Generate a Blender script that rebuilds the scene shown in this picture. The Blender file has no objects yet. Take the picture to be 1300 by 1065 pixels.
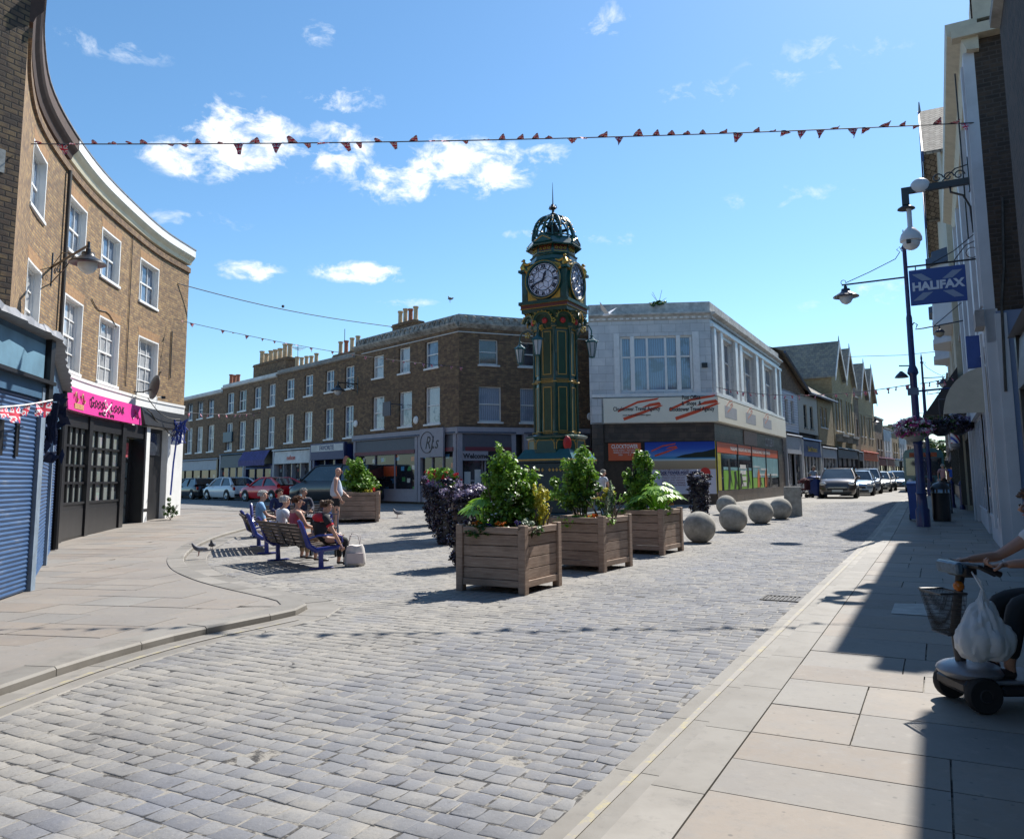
import bpy, math, random
import numpy as np
from mathutils import Vector, Matrix
random.seed(7); RNG=np.random.default_rng(7)
SC=bpy.context.scene; COL=SC.collection
PI=math.pi
# ---------------------------------------------------------------- survey of the place (camera position and lens)
F=1000.;TILT=math.atan(120.5/1000);ROLL=.009;EYE=1.55
def ray(px,py):
    a=(px-650)/F;b=(487.5-py)/F;c,s=math.cos(ROLL),math.sin(ROLL)
    u=a*c-b*s; v=b*c-a*s
    return (u, math.cos(TILT)-v*math.sin(TILT), v*math.cos(TILT)+math.sin(TILT))
def zg(y):
    t=min(1,max(0,(y-17)/18.));return .4*t*t*(3-2*t)
def G(px,py,h=0):
    d=ray(px,py);y=10
    for i in range(200): y=y*.7+.3*(EYE-h-zg(y))/-d[2]*d[1]
    s=y/d[1];return Vector((d[0]*s,y,zg(y)+h))
def P(px,py,Y):
    d=ray(px,py);s=Y/d[1];return Vector((d[0]*s,Y,EYE+d[2]*s))
SD=Vector((math.sin(math.radians(28.2)),math.cos(math.radians(28.2)),0))   # along the high street
TD=Vector((SD.y,-SD.x,0))                                                    # across it, to the right
def ST(s,t,z=0): return SD*s+TD*t+Vector((0,0,z))
def azv(a): a=math.radians(a); return Vector((math.sin(a),math.cos(a),0))
# ---------------------------------------------------------------- materials
MC={}
def newmat(name):
    m=bpy.data.materials.new(name); m.use_nodes=True; return m,m.node_tree,m.node_tree.nodes['Principled BSDF']
def N(nt,t,**k):
    n=nt.nodes.new(t)
    for a,b in k.items():
        if a=='ins':
            for i,v in b.items(): n.inputs[i].default_value=v
        else: setattr(n,a,b)
    return n
def mixc(nt,a,b,fac,mode='MIX'):
    n=nt.nodes.new('ShaderNodeMix'); n.data_type='RGBA'; n.blend_type=mode
    for s,v in ((0,fac),(6,a),(7,b)):
        if isinstance(v,bpy.types.NodeSocket): nt.links.new(v,n.inputs[s])
        elif s==0: n.inputs[0].default_value=v
        else: n.inputs[s].default_value=(*v,1) if len(v)==3 else v
    return n.outputs[2]
def noise(nt,scale,detail=4,vec=None,rough=.6):
    n=N(nt,'ShaderNodeTexNoise',ins={'Scale':scale,'Detail':detail,'Roughness':rough})
    if vec is None:
        tc=N(nt,'ShaderNodeNewGeometry'); vec=tc.outputs['Position']
    nt.links.new(vec,n.inputs['Vector']); return n.outputs['Fac']
def ramp(nt,fac,stops):
    r=nt.nodes.new('ShaderNodeValToRGB'); nt.links.new(fac,r.inputs[0]); e=r.color_ramp.elements
    e[0].position,e[0].color=stops[0][0],(*stops[0][1],1) if not isinstance(stops[0][1],float) else (stops[0][1],)*3+(1,)
    e[1].position,e[1].color=stops[-1][0],(*stops[-1][1],1) if not isinstance(stops[-1][1],float) else (stops[-1][1],)*3+(1,)
    for p,c in stops[1:-1]:
        x=e.new(p); x.color=(*c,1) if not isinstance(c,float) else (c,c,c,1)
    return r.outputs[0]
def bumpn(nt,h,bsdf,st=.3,dist=.01):
    b=N(nt,'ShaderNodeBump',ins={'Strength':st,'Distance':dist}); nt.links.new(h,b.inputs['Height']); nt.links.new(b.outputs[0],bsdf.inputs['Normal'])
def mat(name,col,rough=.6,metal=0.,var=.25,scale=6.,coat=0.,bump=.1,spec=.5,dirt=0.,trans=0.):
    if name in MC: return MC[name]
    m,nt,b=newmat(name)
    b.inputs['Roughness'].default_value=rough; b.inputs['Metallic'].default_value=metal
    b.inputs['Coat Weight'].default_value=coat; b.inputs['Specular IOR Level'].default_value=spec
    if var:
        f=noise(nt,scale,5); dk=tuple(c*(1-var) for c in col); lt=tuple(min(1,c*(1+var*.6)) for c in col)
        c=ramp(nt,f,[(.3,dk),(.7,lt)])
        if dirt:
            f2=noise(nt,scale*.23,8,rough=.75); c=mixc(nt,c,(.05,.045,.04),ramp(nt,f2,[(.5,0.),(.72,dirt)]))
        nt.links.new(c,b.inputs['Base Color'])
        if bump: bumpn(nt,noise(nt,scale*6,4),b,bump,.005)
    else: b.inputs['Base Color'].default_value=(*col,1)
    if trans: b.inputs['Transmission Weight'].default_value=trans
    MC[name]=m; return m
def leafmat(name,c1,c2,tr=.35):
    if name in MC: return MC[name]
    m,nt,b=newmat(name); g=N(nt,'ShaderNodeNewGeometry')
    c=ramp(nt,g.outputs['Random Per Island'],[(0,c1),(1,c2)])
    nt.links.new(c,b.inputs['Base Color']); b.inputs['Roughness'].default_value=.42
    t=nt.nodes.new('ShaderNodeBsdfTranslucent'); nt.links.new(mixc(nt,c,(1,1,.4),.25,'MULTIPLY'),t.inputs[0])
    mx=nt.nodes.new('ShaderNodeMixShader'); mx.inputs[0].default_value=tr
    nt.links.new(b.outputs[0],mx.inputs[1]);nt.links.new(t.outputs[0],mx.inputs[2]);nt.links.new(mx.outputs[0],nt.nodes['Material Output'].inputs[0])
    MC[name]=m;return m
def brickmat(name,c1,c2,c3,mortar,bw=.225,bh=.075,ms=.01,stain=.5,bump=.6,rot=0.,mrough=.9,squash=1.):
    if name in MC: return MC[name]
    m,nt,b=newmat(name); uv=N(nt,'ShaderNodeUVMap'); v=uv.outputs[0]
    nz=N(nt,'ShaderNodeTexNoise',ins={'Scale':9.,'Detail':3.}); nt.links.new(v,nz.inputs['Vector'])
    va=N(nt,'ShaderNodeVectorMath',operation='MULTIPLY_ADD'); nt.links.new(nz.outputs['Color'],va.inputs[0]); va.inputs[1].default_value=(.012,.012,0); nt.links.new(v,va.inputs[2])
    def bt(ca,cb,off):
        t=N(nt,'ShaderNodeTexBrick',offset=.5,ins={'Scale':1.,'Mortar Size':ms,'Mortar Smooth':.3,'Brick Width':bw,'Row Height':bh,'Bias':off})
        t.inputs['Color1'].default_value=(*ca,1);t.inputs['Color2'].default_value=(*cb,1);t.inputs['Mortar'].default_value=(*mortar,1)
        nt.links.new(va.outputs[0],t.inputs['Vector']);return t
    t1=bt(c1,c2,0.);t2=bt(c3,c2,-.3)
    # low frequency choice between the two palettes
    f=noise(nt,1.1/bw,1,v,.5); f=ramp(nt,f,[(.45,0.),(.58,1.)])
    c=mixc(nt,t1.outputs[0],t2.outputs[0],f)
    big=noise(nt,.55,8,v,.7); c=mixc(nt,c,(.035,.03,.026),ramp(nt,big,[(.45,0.),(.8,stain)]))
    fine=noise(nt,60,3,v); c=mixc(nt,c,(.5,.5,.5),ramp(nt,fine,[(.3,.0),(.7,.1)]),'OVERLAY')
    nt.links.new(c,b.inputs['Base Color']);b.inputs['Roughness'].default_value=mrough
    inv=N(nt,'ShaderNodeMath',operation='MULTIPLY_ADD',ins={1:-1.,2:1.});nt.links.new(t1.outputs['Fac'],inv.inputs[0])
    ad=N(nt,'ShaderNodeMath',operation='MULTIPLY_ADD',ins={1:.35});nt.links.new(fine,ad.inputs[0]);nt.links.new(inv.outputs[0],ad.inputs[2])
    bumpn(nt,ad.outputs[0],b,bump,.012)
    MC[name]=m;return m
def glassmat(name,tint,curtain=None,rough=.06):
    """a pane seen against a dim room, with or without a curtain just behind it"""
    if name in MC: return MC[name]
    m,nt,b=newmat(name)
    f=noise(nt,1.3,3)
    if curtain:
        uv=N(nt,'ShaderNodeUVMap'); w=N(nt,'ShaderNodeTexWave',ins={'Scale':3.2,'Distortion':2.5,'Detail':2.});nt.links.new(uv.outputs[0],w.inputs[0])
        c=mixc(nt,tuple(x*.55 for x in curtain),curtain,w.outputs['Fac'])
        c=mixc(nt,c,tint,ramp(nt,f,[(.52,0.),(.62,.75)]))
    else: c=ramp(nt,f,[(.35,tuple(x*.5 for x in tint)),(.65,tuple(min(1,x*1.8) for x in tint))])
    nt.links.new(c,b.inputs['Base Color']);b.inputs['Roughness'].default_value=rough;b.inputs['Specular IOR Level'].default_value=.9;b.inputs['IOR'].default_value=1.6
    MC[name]=m;return m
def shopmat(name,dark=(.02,.02,.025),cols=((.5,.1,.05),(.1,.3,.5),(.6,.6,.55),(.1,.35,.12)),amount=.5,scale=2.2):
    if name in MC: return MC[name]
    m,nt,b=newmat(name);uv=N(nt,'ShaderNodeUVMap')
    v=N(nt,'ShaderNodeTexVoronoi',distance='CHEBYCHEV',ins={'Scale':scale,'Randomness':.8});nt.links.new(uv.outputs[0],v.inputs['Vector'])
    sep=N(nt,'ShaderNodeSeparateColor');nt.links.new(v.outputs['Color'],sep.inputs[0])
    r=nt.nodes.new('ShaderNodeValToRGB');nt.links.new(sep.outputs[0],r.inputs[0]);r.color_ramp.interpolation='CONSTANT'
    e=r.color_ramp.elements; n=len(cols)
    e[0].position=0;e[0].color=(*dark,1);e[1].position=1-amount;e[1].color=(*cols[0],1)
    for i,c in enumerate(cols[1:]):
        x=e.new(1-amount+amount*(i+1)/n);x.color=(*c,1)
    v2=N(nt,'ShaderNodeTexVoronoi',ins={'Scale':scale*5});nt.links.new(uv.outputs[0],v2.inputs['Vector'])
    c=mixc(nt,r.outputs[0],v2.outputs['Color'],.25,'MULTIPLY')
    c=mixc(nt,c,dark,ramp(nt,v.outputs['Distance'],[(.28,0.),(.34,1.)]))
    nt.links.new(c,b.inputs['Base Color']);b.inputs['Roughness'].default_value=.08;b.inputs['Specular IOR Level'].default_value=.7
    MC[name]=m;return m
# ---------------------------------------------------------------- mesh collector
class MB:
    def __init__(s): s.v=[];s.f=[];s.m=[];s.uv=[];s.M=Matrix.Identity(4)
    def vt(s,p):
        s.v.append(tuple(s.M@Vector(p)));return len(s.v)-1
    def face(s,pts,mi=0,uv=None):
        s.f.append([s.vt(p) for p in pts]);s.m.append(mi);s.uv.append(uv)
    def idx(s,ids,mi=0): s.f.append(list(ids));s.m.append(mi);s.uv.append(None)
    def box(s,a,b,mi=0,bev=0.,skip=''):
        x0,y0,z0=[min(a[i],b[i]) for i in range(3)];x1,y1,z1=[max(a[i],b[i]) for i in range(3)]
        if bev and min(x1-x0,y1-y0,z1-z0)>2.1*bev:
            e=bev;o=len(s.v);P8=[]
            for X,sx in ((x0,1),(x1,-1)):
                for Y,sy in ((y0,1),(y1,-1)):
                    for Z,sz in ((z0,1),(z1,-1)):
                        P8.append([s.vt((X,Y+sy*e,Z+sz*e)),s.vt((X+sx*e,Y,Z+sz*e)),s.vt((X+sx*e,Y+sy*e,Z))])
            c=lambda i,j,k:P8[i*4+j*2+k]
            for i in (0,1): s.idx([c(i,0,0)[0],c(i,1,0)[0],c(i,1,1)[0],c(i,0,1)[0]],mi)
            for j in (0,1): s.idx([c(0,j,0)[1],c(1,j,0)[1],c(1,j,1)[1],c(0,j,1)[1]],mi)
            for k in (0,1): s.idx([c(0,0,k)[2],c(1,0,k)[2],c(1,1,k)[2],c(0,1,k)[2]],mi)
            for i in (0,1):
                for j in (0,1): s.idx([c(i,j,0)[0],c(i,j,1)[0],c(i,j,1)[1],c(i,j,0)[1]],mi)
            for i in (0,1):
                for k in (0,1): s.idx([c(i,0,k)[0],c(i,1,k)[0],c(i,1,k)[2],c(i,0,k)[2]],mi)
            for j in (0,1):
                for k in (0,1): s.idx([c(0,j,k)[1],c(1,j,k)[1],c(1,j,k)[2],c(0,j,k)[2]],mi)
            for q in P8: s.idx(q,mi)
            return
        i=[s.vt(p) for p in ((x0,y0,z0),(x1,y0,z0),(x1,y1,z0),(x0,y1,z0),(x0,y0,z1),(x1,y0,z1),(x1,y1,z1),(x0,y1,z1))]
        for q in ((0,3,2,1),(4,5,6,7),(0,1,5,4),(1,2,6,5),(2,3,7,6),(3,0,4,7)): s.idx([i[k] for k in q],mi)
    def prism(s,poly,vec,mi=0,mi2=None):
        """polygon (3d points) pushed along vec"""
        vec=Vector(vec);a=[s.vt(p) for p in poly];b=[s.vt(Vector(p)+vec) for p in poly];n=len(poly)
        s.idx(a[::-1],mi);s.idx(b,mi if mi2 is None else mi2)
        for i in range(n): s.idx([a[i],a[(i+1)%n],b[(i+1)%n],b[i]],mi)
    def tube(s,pts,r,n=8,mi=0,caps=True):
        pts=[Vector(p) for p in pts];rr=r if isinstance(r,(list,tuple)) else [r]*len(pts);rings=[];up=None
        for i,p in enumerate(pts):
            t=(pts[min(i+1,len(pts)-1)]-pts[max(i-1,0)]).normalized()
            if up is None: up=Vector((0,0,1)) if abs(t.z)<.9 else Vector((1,0,0))
            a=t.cross(up)
            if a.length<1e-4: a=t.orthogonal()
            a.normalize();b=a.cross(t).normalized();up=b
            rings.append([s.vt(p+(a*math.cos(2*PI*k/n)+b*math.sin(2*PI*k/n))*rr[i]) for k in range(n)])
        for i in range(len(rings)-1):
            for k in range(n): s.idx([rings[i][k],rings[i][(k+1)%n],rings[i+1][(k+1)%n],rings[i+1][k]],mi)
        if caps: s.idx(rings[0][::-1],mi);s.idx(rings[-1],mi)
    def lathe(s,prof,n=16,c=(0,0,0),mi=0,ph=0.,caps=True,sx=1.,sy=1.):
        rings=[[s.vt((c[0]+r*sx*math.cos(2*PI*k/n+ph),c[1]+r*sy*math.sin(2*PI*k/n+ph),c[2]+z)) for k in range(n)] for r,z in prof]
        for i in range(len(rings)-1):
            for k in range(n): s.idx([rings[i][k],rings[i][(k+1)%n],rings[i+1][(k+1)%n],rings[i+1][k]],mi)
        if caps: s.idx(rings[0][::-1],mi);s.idx(rings[-1],mi)
    def sphere(s,c,r,n=12,mi=0,sc=(1,1,1)):
        m=n//2;pr=[(r*math.sin(PI*j/m) if 0<j<m else r*.02,-r*math.cos(PI*j/m)) for j in range(m+1)]
        o=len(s.v);s.lathe(pr,n,(0,0,0),mi)
        inv=s.M.inverted()
        for k in range(o,len(s.v)):
            p=inv@Vector(s.v[k]);s.v[k]=tuple(s.M@Vector((c[0]+p.x*sc[0],c[1]+p.y*sc[1],c[2]+p.z*sc[2])))
    def mesh(s,name,mats,smooth=False,sharp=35):
        me=bpy.data.meshes.new(name)
        me.from_pydata(s.v,[],s.f);
        for m in (mats if isinstance(mats,(list,tuple)) else [mats]): me.materials.append(m)
        if me.polygons:
            me.polygons.foreach_set('material_index',s.m)
        uvl=me.uv_layers.new(name='UVMap');me.update()
        co=np.empty(len(me.vertices)*3);me.vertices.foreach_get('co',co);co=co.reshape(-1,3)
        out=np.zeros((len(me.loops),2));li=np.empty(len(me.loops),int);me.loops.foreach_get('vertex_index',li)
        for p in me.polygons:
            sl=slice(p.loop_start,p.loop_start+p.loop_total);u=s.uv[p.index]
            if u is not None: out[sl]=u;continue
            c=co[li[sl]];n=p.normal
            if abs(n.z)>.75: out[sl]=c[:,:2]
            else:
                t=np.array((-n.y,n.x));t=t/(np.hypot(*t)+1e-9)
                if t[0]<0 or (abs(t[0])<1e-6 and t[1]<0): t=-t
                out[sl,0]=c[:,:2]@t;out[sl,1]=c[:,2]
        uvl.data.foreach_set('uv',out.ravel())
        if smooth:
            me.polygons.foreach_set('use_smooth',[True]*len(me.polygons));
            if sharp: me.set_sharp_from_angle(angle=math.radians(sharp))
        return me
    def build(s,name,mats,parent=None,smooth=False,sharp=35,loc=None,rot=None):
        return link(name,s.mesh(name,mats,smooth,sharp),parent,loc,rot)
def link(name,me,parent=None,loc=None,rot=None):
    o=bpy.data.objects.new(name,me);COL.objects.link(o)
    if parent: o.parent=parent
    if loc is not None:o.location=loc
    if rot is not None:o.rotation_euler=rot if not isinstance(rot,(int,float)) else (0,0,rot)
    return o
def tag(o,label=None,cat=None,group=None,kind=None):
    if label:o['label']=label
    if cat:o['category']=cat
    if group:o['group']=group
    if kind:o['kind']=kind
    return o
def thing(name,label,cat,loc=(0,0,0),rz=0,group=None):
    o=bpy.data.objects.new(name,None);COL.objects.link(o);o.location=loc;o.rotation_euler=(0,0,rz)
    o.empty_display_size=.2
    return tag(o,label,cat,group)
def kids(o): return [c for c in list(bpy.data.objects) if c.parent==o]
def copy_tree(o,parent=None,_m=None):
    if _m is None:
        _m={}
        for c in bpy.data.objects:
            if c.parent: _m.setdefault(c.parent.name,[]).append(c)
    c=o.copy();COL.objects.link(c);c.parent=parent
    for ch in _m.get(o.name,[]): copy_tree(ch,c,_m)
    return c
def frameM(o,xdir,zup=Vector((0,0,1))):
    """matrix with local x along xdir (horizontal), local z up, local y pointing INTO the wall"""
    x=Vector(xdir).normalized();y=zup.cross(x).normalized();z=x.cross(y)
    return Matrix(((x.x,y.x,z.x,o[0]),(x.y,y.y,z.y,o[1]),(x.z,y.z,z.z,o[2]),(0,0,0,1)))
FONT=None
def text_mesh(txt,size=1.,ext=.004,align='CENTER',shear=0.,sx=1.,bold=0.):
    c=bpy.data.curves.new('t','FONT');c.body=txt;c.size=size;c.extrude=ext;c.align_x=align;c.align_y='CENTER';c.resolution_u=2;c.shear=shear;c.offset=bold
    o=bpy.data.objects.new('t',c);COL.objects.link(o);dg=bpy.context.evaluated_depsgraph_get();dg.update()
    me=bpy.data.meshes.new_from_object(o.evaluated_get(dg));bpy.data.objects.remove(o);bpy.data.curves.remove(c)
    # text lies in xy, stand it up: x->x, y->z, faces -y
    me.transform(Matrix(((sx,0,0,0),(0,0,-1,0),(0,1,0,0),(0,0,0,1))));return me
def text(name,txt,size,m,parent,o,xdir,**k):
    """lettering on a surface: o world position, xdir reading direction; parent at any place"""
    me=text_mesh(txt,size,**k);me.materials.clear();me.materials.append(m)
    for p in me.polygons:p.material_index=0
    me.transform(frameM(o,xdir))
    pm=world_m(parent) if parent else Matrix.Identity(4);me.transform(pm.inverted());me.name=name
    return link(name,me,parent)
def world_m(o):
    M=Matrix.LocRotScale(o.location,o.rotation_euler,o.scale)
    return (world_m(o.parent) if o.parent else Matrix.Identity(4))@M
# ---------------------------------------------------------------- facades
class Fac:
    """straight facade: o start, dir along (reading direction left to right seen from the street), k metres along"""
    def __init__(s,o,d): s.o=Vector((o[0],o[1],0));s.d=Vector((d[0],d[1],0)).normalized();s.inn=Vector((-s.d.y,s.d.x,0))
    def pt(s,k,d,z): return s.o+s.d*k+s.inn*d+Vector((0,0,z))
    def tan(s,k): return s.d
    def sub(s,a,b): return []
class Curve(Fac):
    def __init__(s,pts,n=90):
        P_=[Vector((p[0],p[1],0)) for p in pts];out=[]
        for i in range(len(P_)-1):
            p0=P_[max(i-1,0)];p1=P_[i];p2=P_[i+1];p3=P_[min(i+2,len(P_)-1)]
            for j in range(12):
                t=j/12;out.append(.5*((2*p1)+(p2-p0)*t+(2*p0-5*p1+4*p2-p3)*t*t+(3*p1-p0-3*p2+p3)*t**3))
        out.append(P_[-1]);s.p=out;s.L=[0]
        for a,b in zip(out,out[1:]): s.L.append(s.L[-1]+(b-a).length)
        s.len=s.L[-1]
    def _i(s,k):
        for i in range(len(s.L)-2):
            if k<s.L[i+1]: return i
        return len(s.L)-2
    def tan(s,k):
        i=s._i(k);return (s.p[min(i+2,len(s.p)-1)]-s.p[max(i-1,0)]).normalized()
    def pt(s,k,d,z):
        i=s._i(k);t=(k-s.L[i])/(s.L[i+1]-s.L[i]);p=s.p[i].lerp(s.p[i+1],t);a=s.tan(s.L[i]);b=s.tan(s.L[i+1]);g=a.lerp(b,t).normalized()
        return p+Vector((-g.y,g.x,0))*d+Vector((0,0,z))
    def sub(s,a,b): return [a+(b-a)*i/max(1,int((b-a)/.5)) for i in range(1,max(1,int((b-a)/.5)))]
def wall(mb,fac,k0,k1,z0,z1,ops=(),depth=.13,mi=0,d0=0.,rmi=None):
    ks={k0,k1};zs={z0,z1}
    for a,b,c,d in ops: ks|={a,b};zs|={c,d}
    ks=sorted(ks);zs=sorted(z for z in zs if z0<=z<=z1);K=[]
    for a,b in zip(ks,ks[1:]): K+=[a]+list(fac.sub(a,b))
    K.append(ks[-1]);rmi=mi if rmi is None else rmi
    for a,b in zip(K,K[1:]):
        mk=(a+b)/2
        for c,d in zip(zs,zs[1:]):
            mz=(c+d)/2
            if any(o[0]<mk<o[1] and o[2]<mz<o[3] for o in ops): continue
            mb.face([fac.pt(a,d0,c),fac.pt(b,d0,c),fac.pt(b,d0,d),fac.pt(a,d0,d)],mi,[(a,c),(b,c),(b,d),(a,d)])
    for a,b,c,d in ops:
        for (p,q) in (((a,c),(a,d)),((a,d),(b,d)),((b,d),(b,c)),((b,c),(a,c))):
            mb.face([fac.pt(p[0],d0,p[1]),fac.pt(q[0],d0,q[1]),fac.pt(q[0],d0+depth,q[1]),fac.pt(p[0],d0+depth,p[1])],rmi,[(p[0],p[1]),(q[0],q[1]),(q[0]+(depth if p[0]==q[0] else 0),q[1]+(0 if p[0]==q[0] else depth)),(p[0]+(depth if p[0]==q[0] else 0),p[1]+(0 if p[0]==q[0] else depth))])
def band(mb,fac,k0,k1,prof,mi=0,capends=True):
    """sweep a (d,z) profile along the facade; d negative sticks out"""
    K=[k0]+list(fac.sub(k0,k1))+[k1];n=len(prof)
    R=[[mb.vt(fac.pt(k,d,z)) for d,z in prof] for k in K]
    for i in range(len(R)-1):
        for j in range(n): mb.idx([R[i][j],R[i+1][j],R[i+1][(j+1)%n],R[i][(j+1)%n]],mi)
    if capends: mb.idx(R[0],mi);mb.idx(R[-1][::-1],mi)
def fbox(mb,fac,k0,k1,d0,d1,z0,z1,mi=0): band(mb,fac,k0,k1,[(d0,z0),(d1,z0),(d1,z1),(d0,z1)],mi)
WC={}
def window(bld,fac,k0,k1,z0,z1,d=.1,bars=(2,2),glass=None,frame=None,sill=True,fw=.055,arch=None,lab=None):
    """sash window as a part of bld: frame (own mesh) > pane, sill"""
    w=round(k1-k0,2);h=round(z1-z0,2);key=(w,h,bars,glass.name,frame.name,sill,fw)
    if key not in WC:
        a=MB();e=.003
        a.box((-w/2+e,0,0+e),(-w/2+fw,.07,h-e));a.box((w/2-fw,0,e),(w/2-e,.07,h-e));a.box((-w/2+fw,0,h-fw),(w/2-fw,.07,h-e));a.box((-w/2+fw,0,e),(w/2-fw,.07,fw*1.3))
        a.box((-w/2+fw,.012,h/2-.025),(w/2-fw,.06,h/2+.025))
        for i in range(1,bars[0]): x=-w/2+fw+(w-2*fw)*i/bars[0];a.box((x-.014,.02,fw*1.3),(x+.014,.05,h-fw))
        for hh,(a0,a1) in enumerate(((fw*1.3,h/2-.025),(h/2+.025,h-fw))):
            for i in range(1,bars[1]): z=a0+(a1-a0)*i/bars[1];a.box((-w/2+fw,.022,z-.014),(w/2-fw,.048,z+.014))
        g=MB();g.box((-w/2+fw,.051,fw),(w/2-fw,.064,h-fw))
        s=MB();s.box((-w/2-.08,-d-.06,-.09),(w/2+.08,.0,-.002),bev=.01)
        WC[key]=(a.mesh('window',[frame]),g.mesh('pane',[glass]),s.mesh('sill',[frame]))
    mm=WC[key];k=(k0+k1)/2;p=fac.pt(k,d,z0);t=fac.tan(k);rz=math.atan2(t.y,t.x)
    pm=world_m(bld);L=pm.inverted()@frameM(p,t)
    o=link('window',mm[0],bld);o.location=L.to_translation();o.rotation_euler=L.to_euler()
    link('pane',mm[1],o)
    if sill: link('sill',mm[2],o)
    return o
def build_in(mb,name,mats,bld,**k):
    """mesh collected in world coordinates, parented to a thing"""
    M=world_m(bld).inverted();mb.v=[tuple(M@Vector(v)) for v in mb.v];return mb.build(name,mats,bld,**k)
# ================================================================ CAMERA, SKY, SUN
cam=bpy.data.cameras.new('camera');co=bpy.data.objects.new('camera',cam);COL.objects.link(co);SC.camera=co
cam.sensor_width=36;cam.lens=36*F/1300;cam.shift_y=-45/1300;cam.clip_end=3000;cam.clip_start=.05
co.location=(0,0,EYE);co.matrix_world=Matrix.Translation((0,0,EYE))@Matrix.Rotation(PI/2+TILT,4,'X')@Matrix.Rotation(-ROLL,4,'Z')
SUN_AZ=math.radians(38.5);SUN_EL=math.radians(48.5)
sl=bpy.data.lights.new('sun','SUN');so=bpy.data.objects.new('sun',sl);COL.objects.link(so)
sl.energy=4.8;sl.angle=math.radians(.5);sl.color=(1,.955,.88)
sdir=Vector((math.sin(SUN_AZ)*math.cos(SUN_EL),math.cos(SUN_AZ)*math.cos(SUN_EL),math.sin(SUN_EL)))
so.rotation_euler=sdir.to_track_quat('Z','Y').to_euler();so.location=sdir*60
SC.view_settings.view_transform='Standard';SC.view_settings.look='None';SC.view_settings.exposure=.78;SC.view_settings.gamma=1
w=bpy.data.worlds.new('World');SC.world=w;w.use_nodes=True;nt=w.node_tree;bg=nt.nodes['Background']
sky=N(nt,'ShaderNodeTexSky');sky.sky_type='NISHITA';sky.sun_disc=False;sky.sun_elevation=SUN_EL;sky.sun_rotation=SUN_AZ;sky.air_density=1.;sky.dust_density=.3;sky.ozone_density=2.
tc=N(nt,'ShaderNodeTexCoord');dirv=tc.outputs['Generated']
def dirof(px,py): return Vector(ray(px,py)).normalized()
def vm(op,a,b):
    n=N(nt,'ShaderNodeVectorMath',operation=op)
    for i,v in enumerate((a,b)):
        if isinstance(v,bpy.types.NodeSocket): nt.links.new(v,n.inputs[i])
        else:n.inputs[i].default_value=v
    return n.outputs[1 if op in('DOT_PRODUCT','LENGTH') else 0]
def ma(op,a,b=0,c=0,clamp=False):
    n=N(nt,'ShaderNodeMath',operation=op,use_clamp=clamp)
    for i,v in enumerate((a,b,c)):
        if isinstance(v,bpy.types.NodeSocket): nt.links.new(v,n.inputs[i])
        else:n.inputs[i].default_value=v
    return n.outputs[0]
acc=None
for cx,cy,hw,hh,st in ((315,178,72,44,1.),(265,203,68,24,1.),(375,200,60,24,.6),(436,190,46,34,.85),(440,125,48,20,.65),(600,212,82,34,1.),(510,232,62,24,.9),(695,197,34,14,.7),(322,345,38,13,.75),(462,347,56,13,.85),
    (520,385,34,6,.5),(668,298,22,6,.35),(1130,372,110,16,.3),(790,28,44,20,.35),(412,42,26,14,.4),(1050,75,90,26,.25),(900,120,70,14,.3),(150,60,60,14,.3),(1000,250,80,12,.25),(250,280,60,10,.3),(430,168,70,14,.5),(780,303,40,8,.25)):
    c=dirof(cx,cy);hw*=1.15;hh*=1.2;r=Vector((c.y,-c.x,0)).normalized();u=r.cross(c).normalized()
    if u.z<0:u=-u
    k=1/math.hypot(1,math.hypot((cx-650)/F,(487.5-cy)/F))
    a=ma('DIVIDE',vm('DOT_PRODUCT',dirv,r),hw/F*k);b=ma('DIVIDE',vm('DOT_PRODUCT',dirv,u),hh/F*k)
    front=ma('GREATER_THAN',vm('DOT_PRODUCT',dirv,c),0)
    q=ma('ADD',ma('MULTIPLY',a,a),ma('MULTIPLY',b,b));m=ma('SUBTRACT',1.25,q);m=ma('MAXIMUM',m,0.);m=ma('MINIMUM',m,1.);m=ma('MULTIPLY',m,st);m=ma('MULTIPLY',m,front)
    acc=m if acc is None else ma('MAXIMUM',acc,m)
nz=N(nt,'ShaderNodeTexNoise',ins={'Scale':24.,'Detail':11.,'Roughness':.64,'Distortion':.35})
mp=N(nt,'ShaderNodeMapping',ins={'Scale':(1,1,1.7)});nt.links.new(dirv,mp.inputs[0]);nt.links.new(mp.outputs[0],nz.inputs['Vector'])
nf=nz.outputs['Fac']
dens=ma('MULTIPLY_ADD',ma('SUBTRACT',nf,.5),4.2,ma('MULTIPLY_ADD',acc,1.,-.36));
dens=ma('MULTIPLY',ma('MAXIMUM',dens,0),1.15,clamp=True);dens=ma('MULTIPLY',dens,ma('POWER',ma('MULTIPLY',acc,1.3,clamp=True),.6))
hsv=N(nt,'ShaderNodeHueSaturation',ins={'Hue':.492,'Saturation':1.08,'Value':1.0});nt.links.new(sky.outputs[0],hsv.inputs['Color'])
skyc=mixc(nt,hsv.outputs[0],(1.02,1.22,1.36),1.,'MULTIPLY')
cl=mixc(nt,(7.5,8.2,9.0),(12.5,12.4,12.3),ma('MULTIPLY',dens,nf))
nt.links.new(mixc(nt,skyc,cl,dens),bg.inputs[0]);bg.inputs[1].default_value=.076
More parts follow.
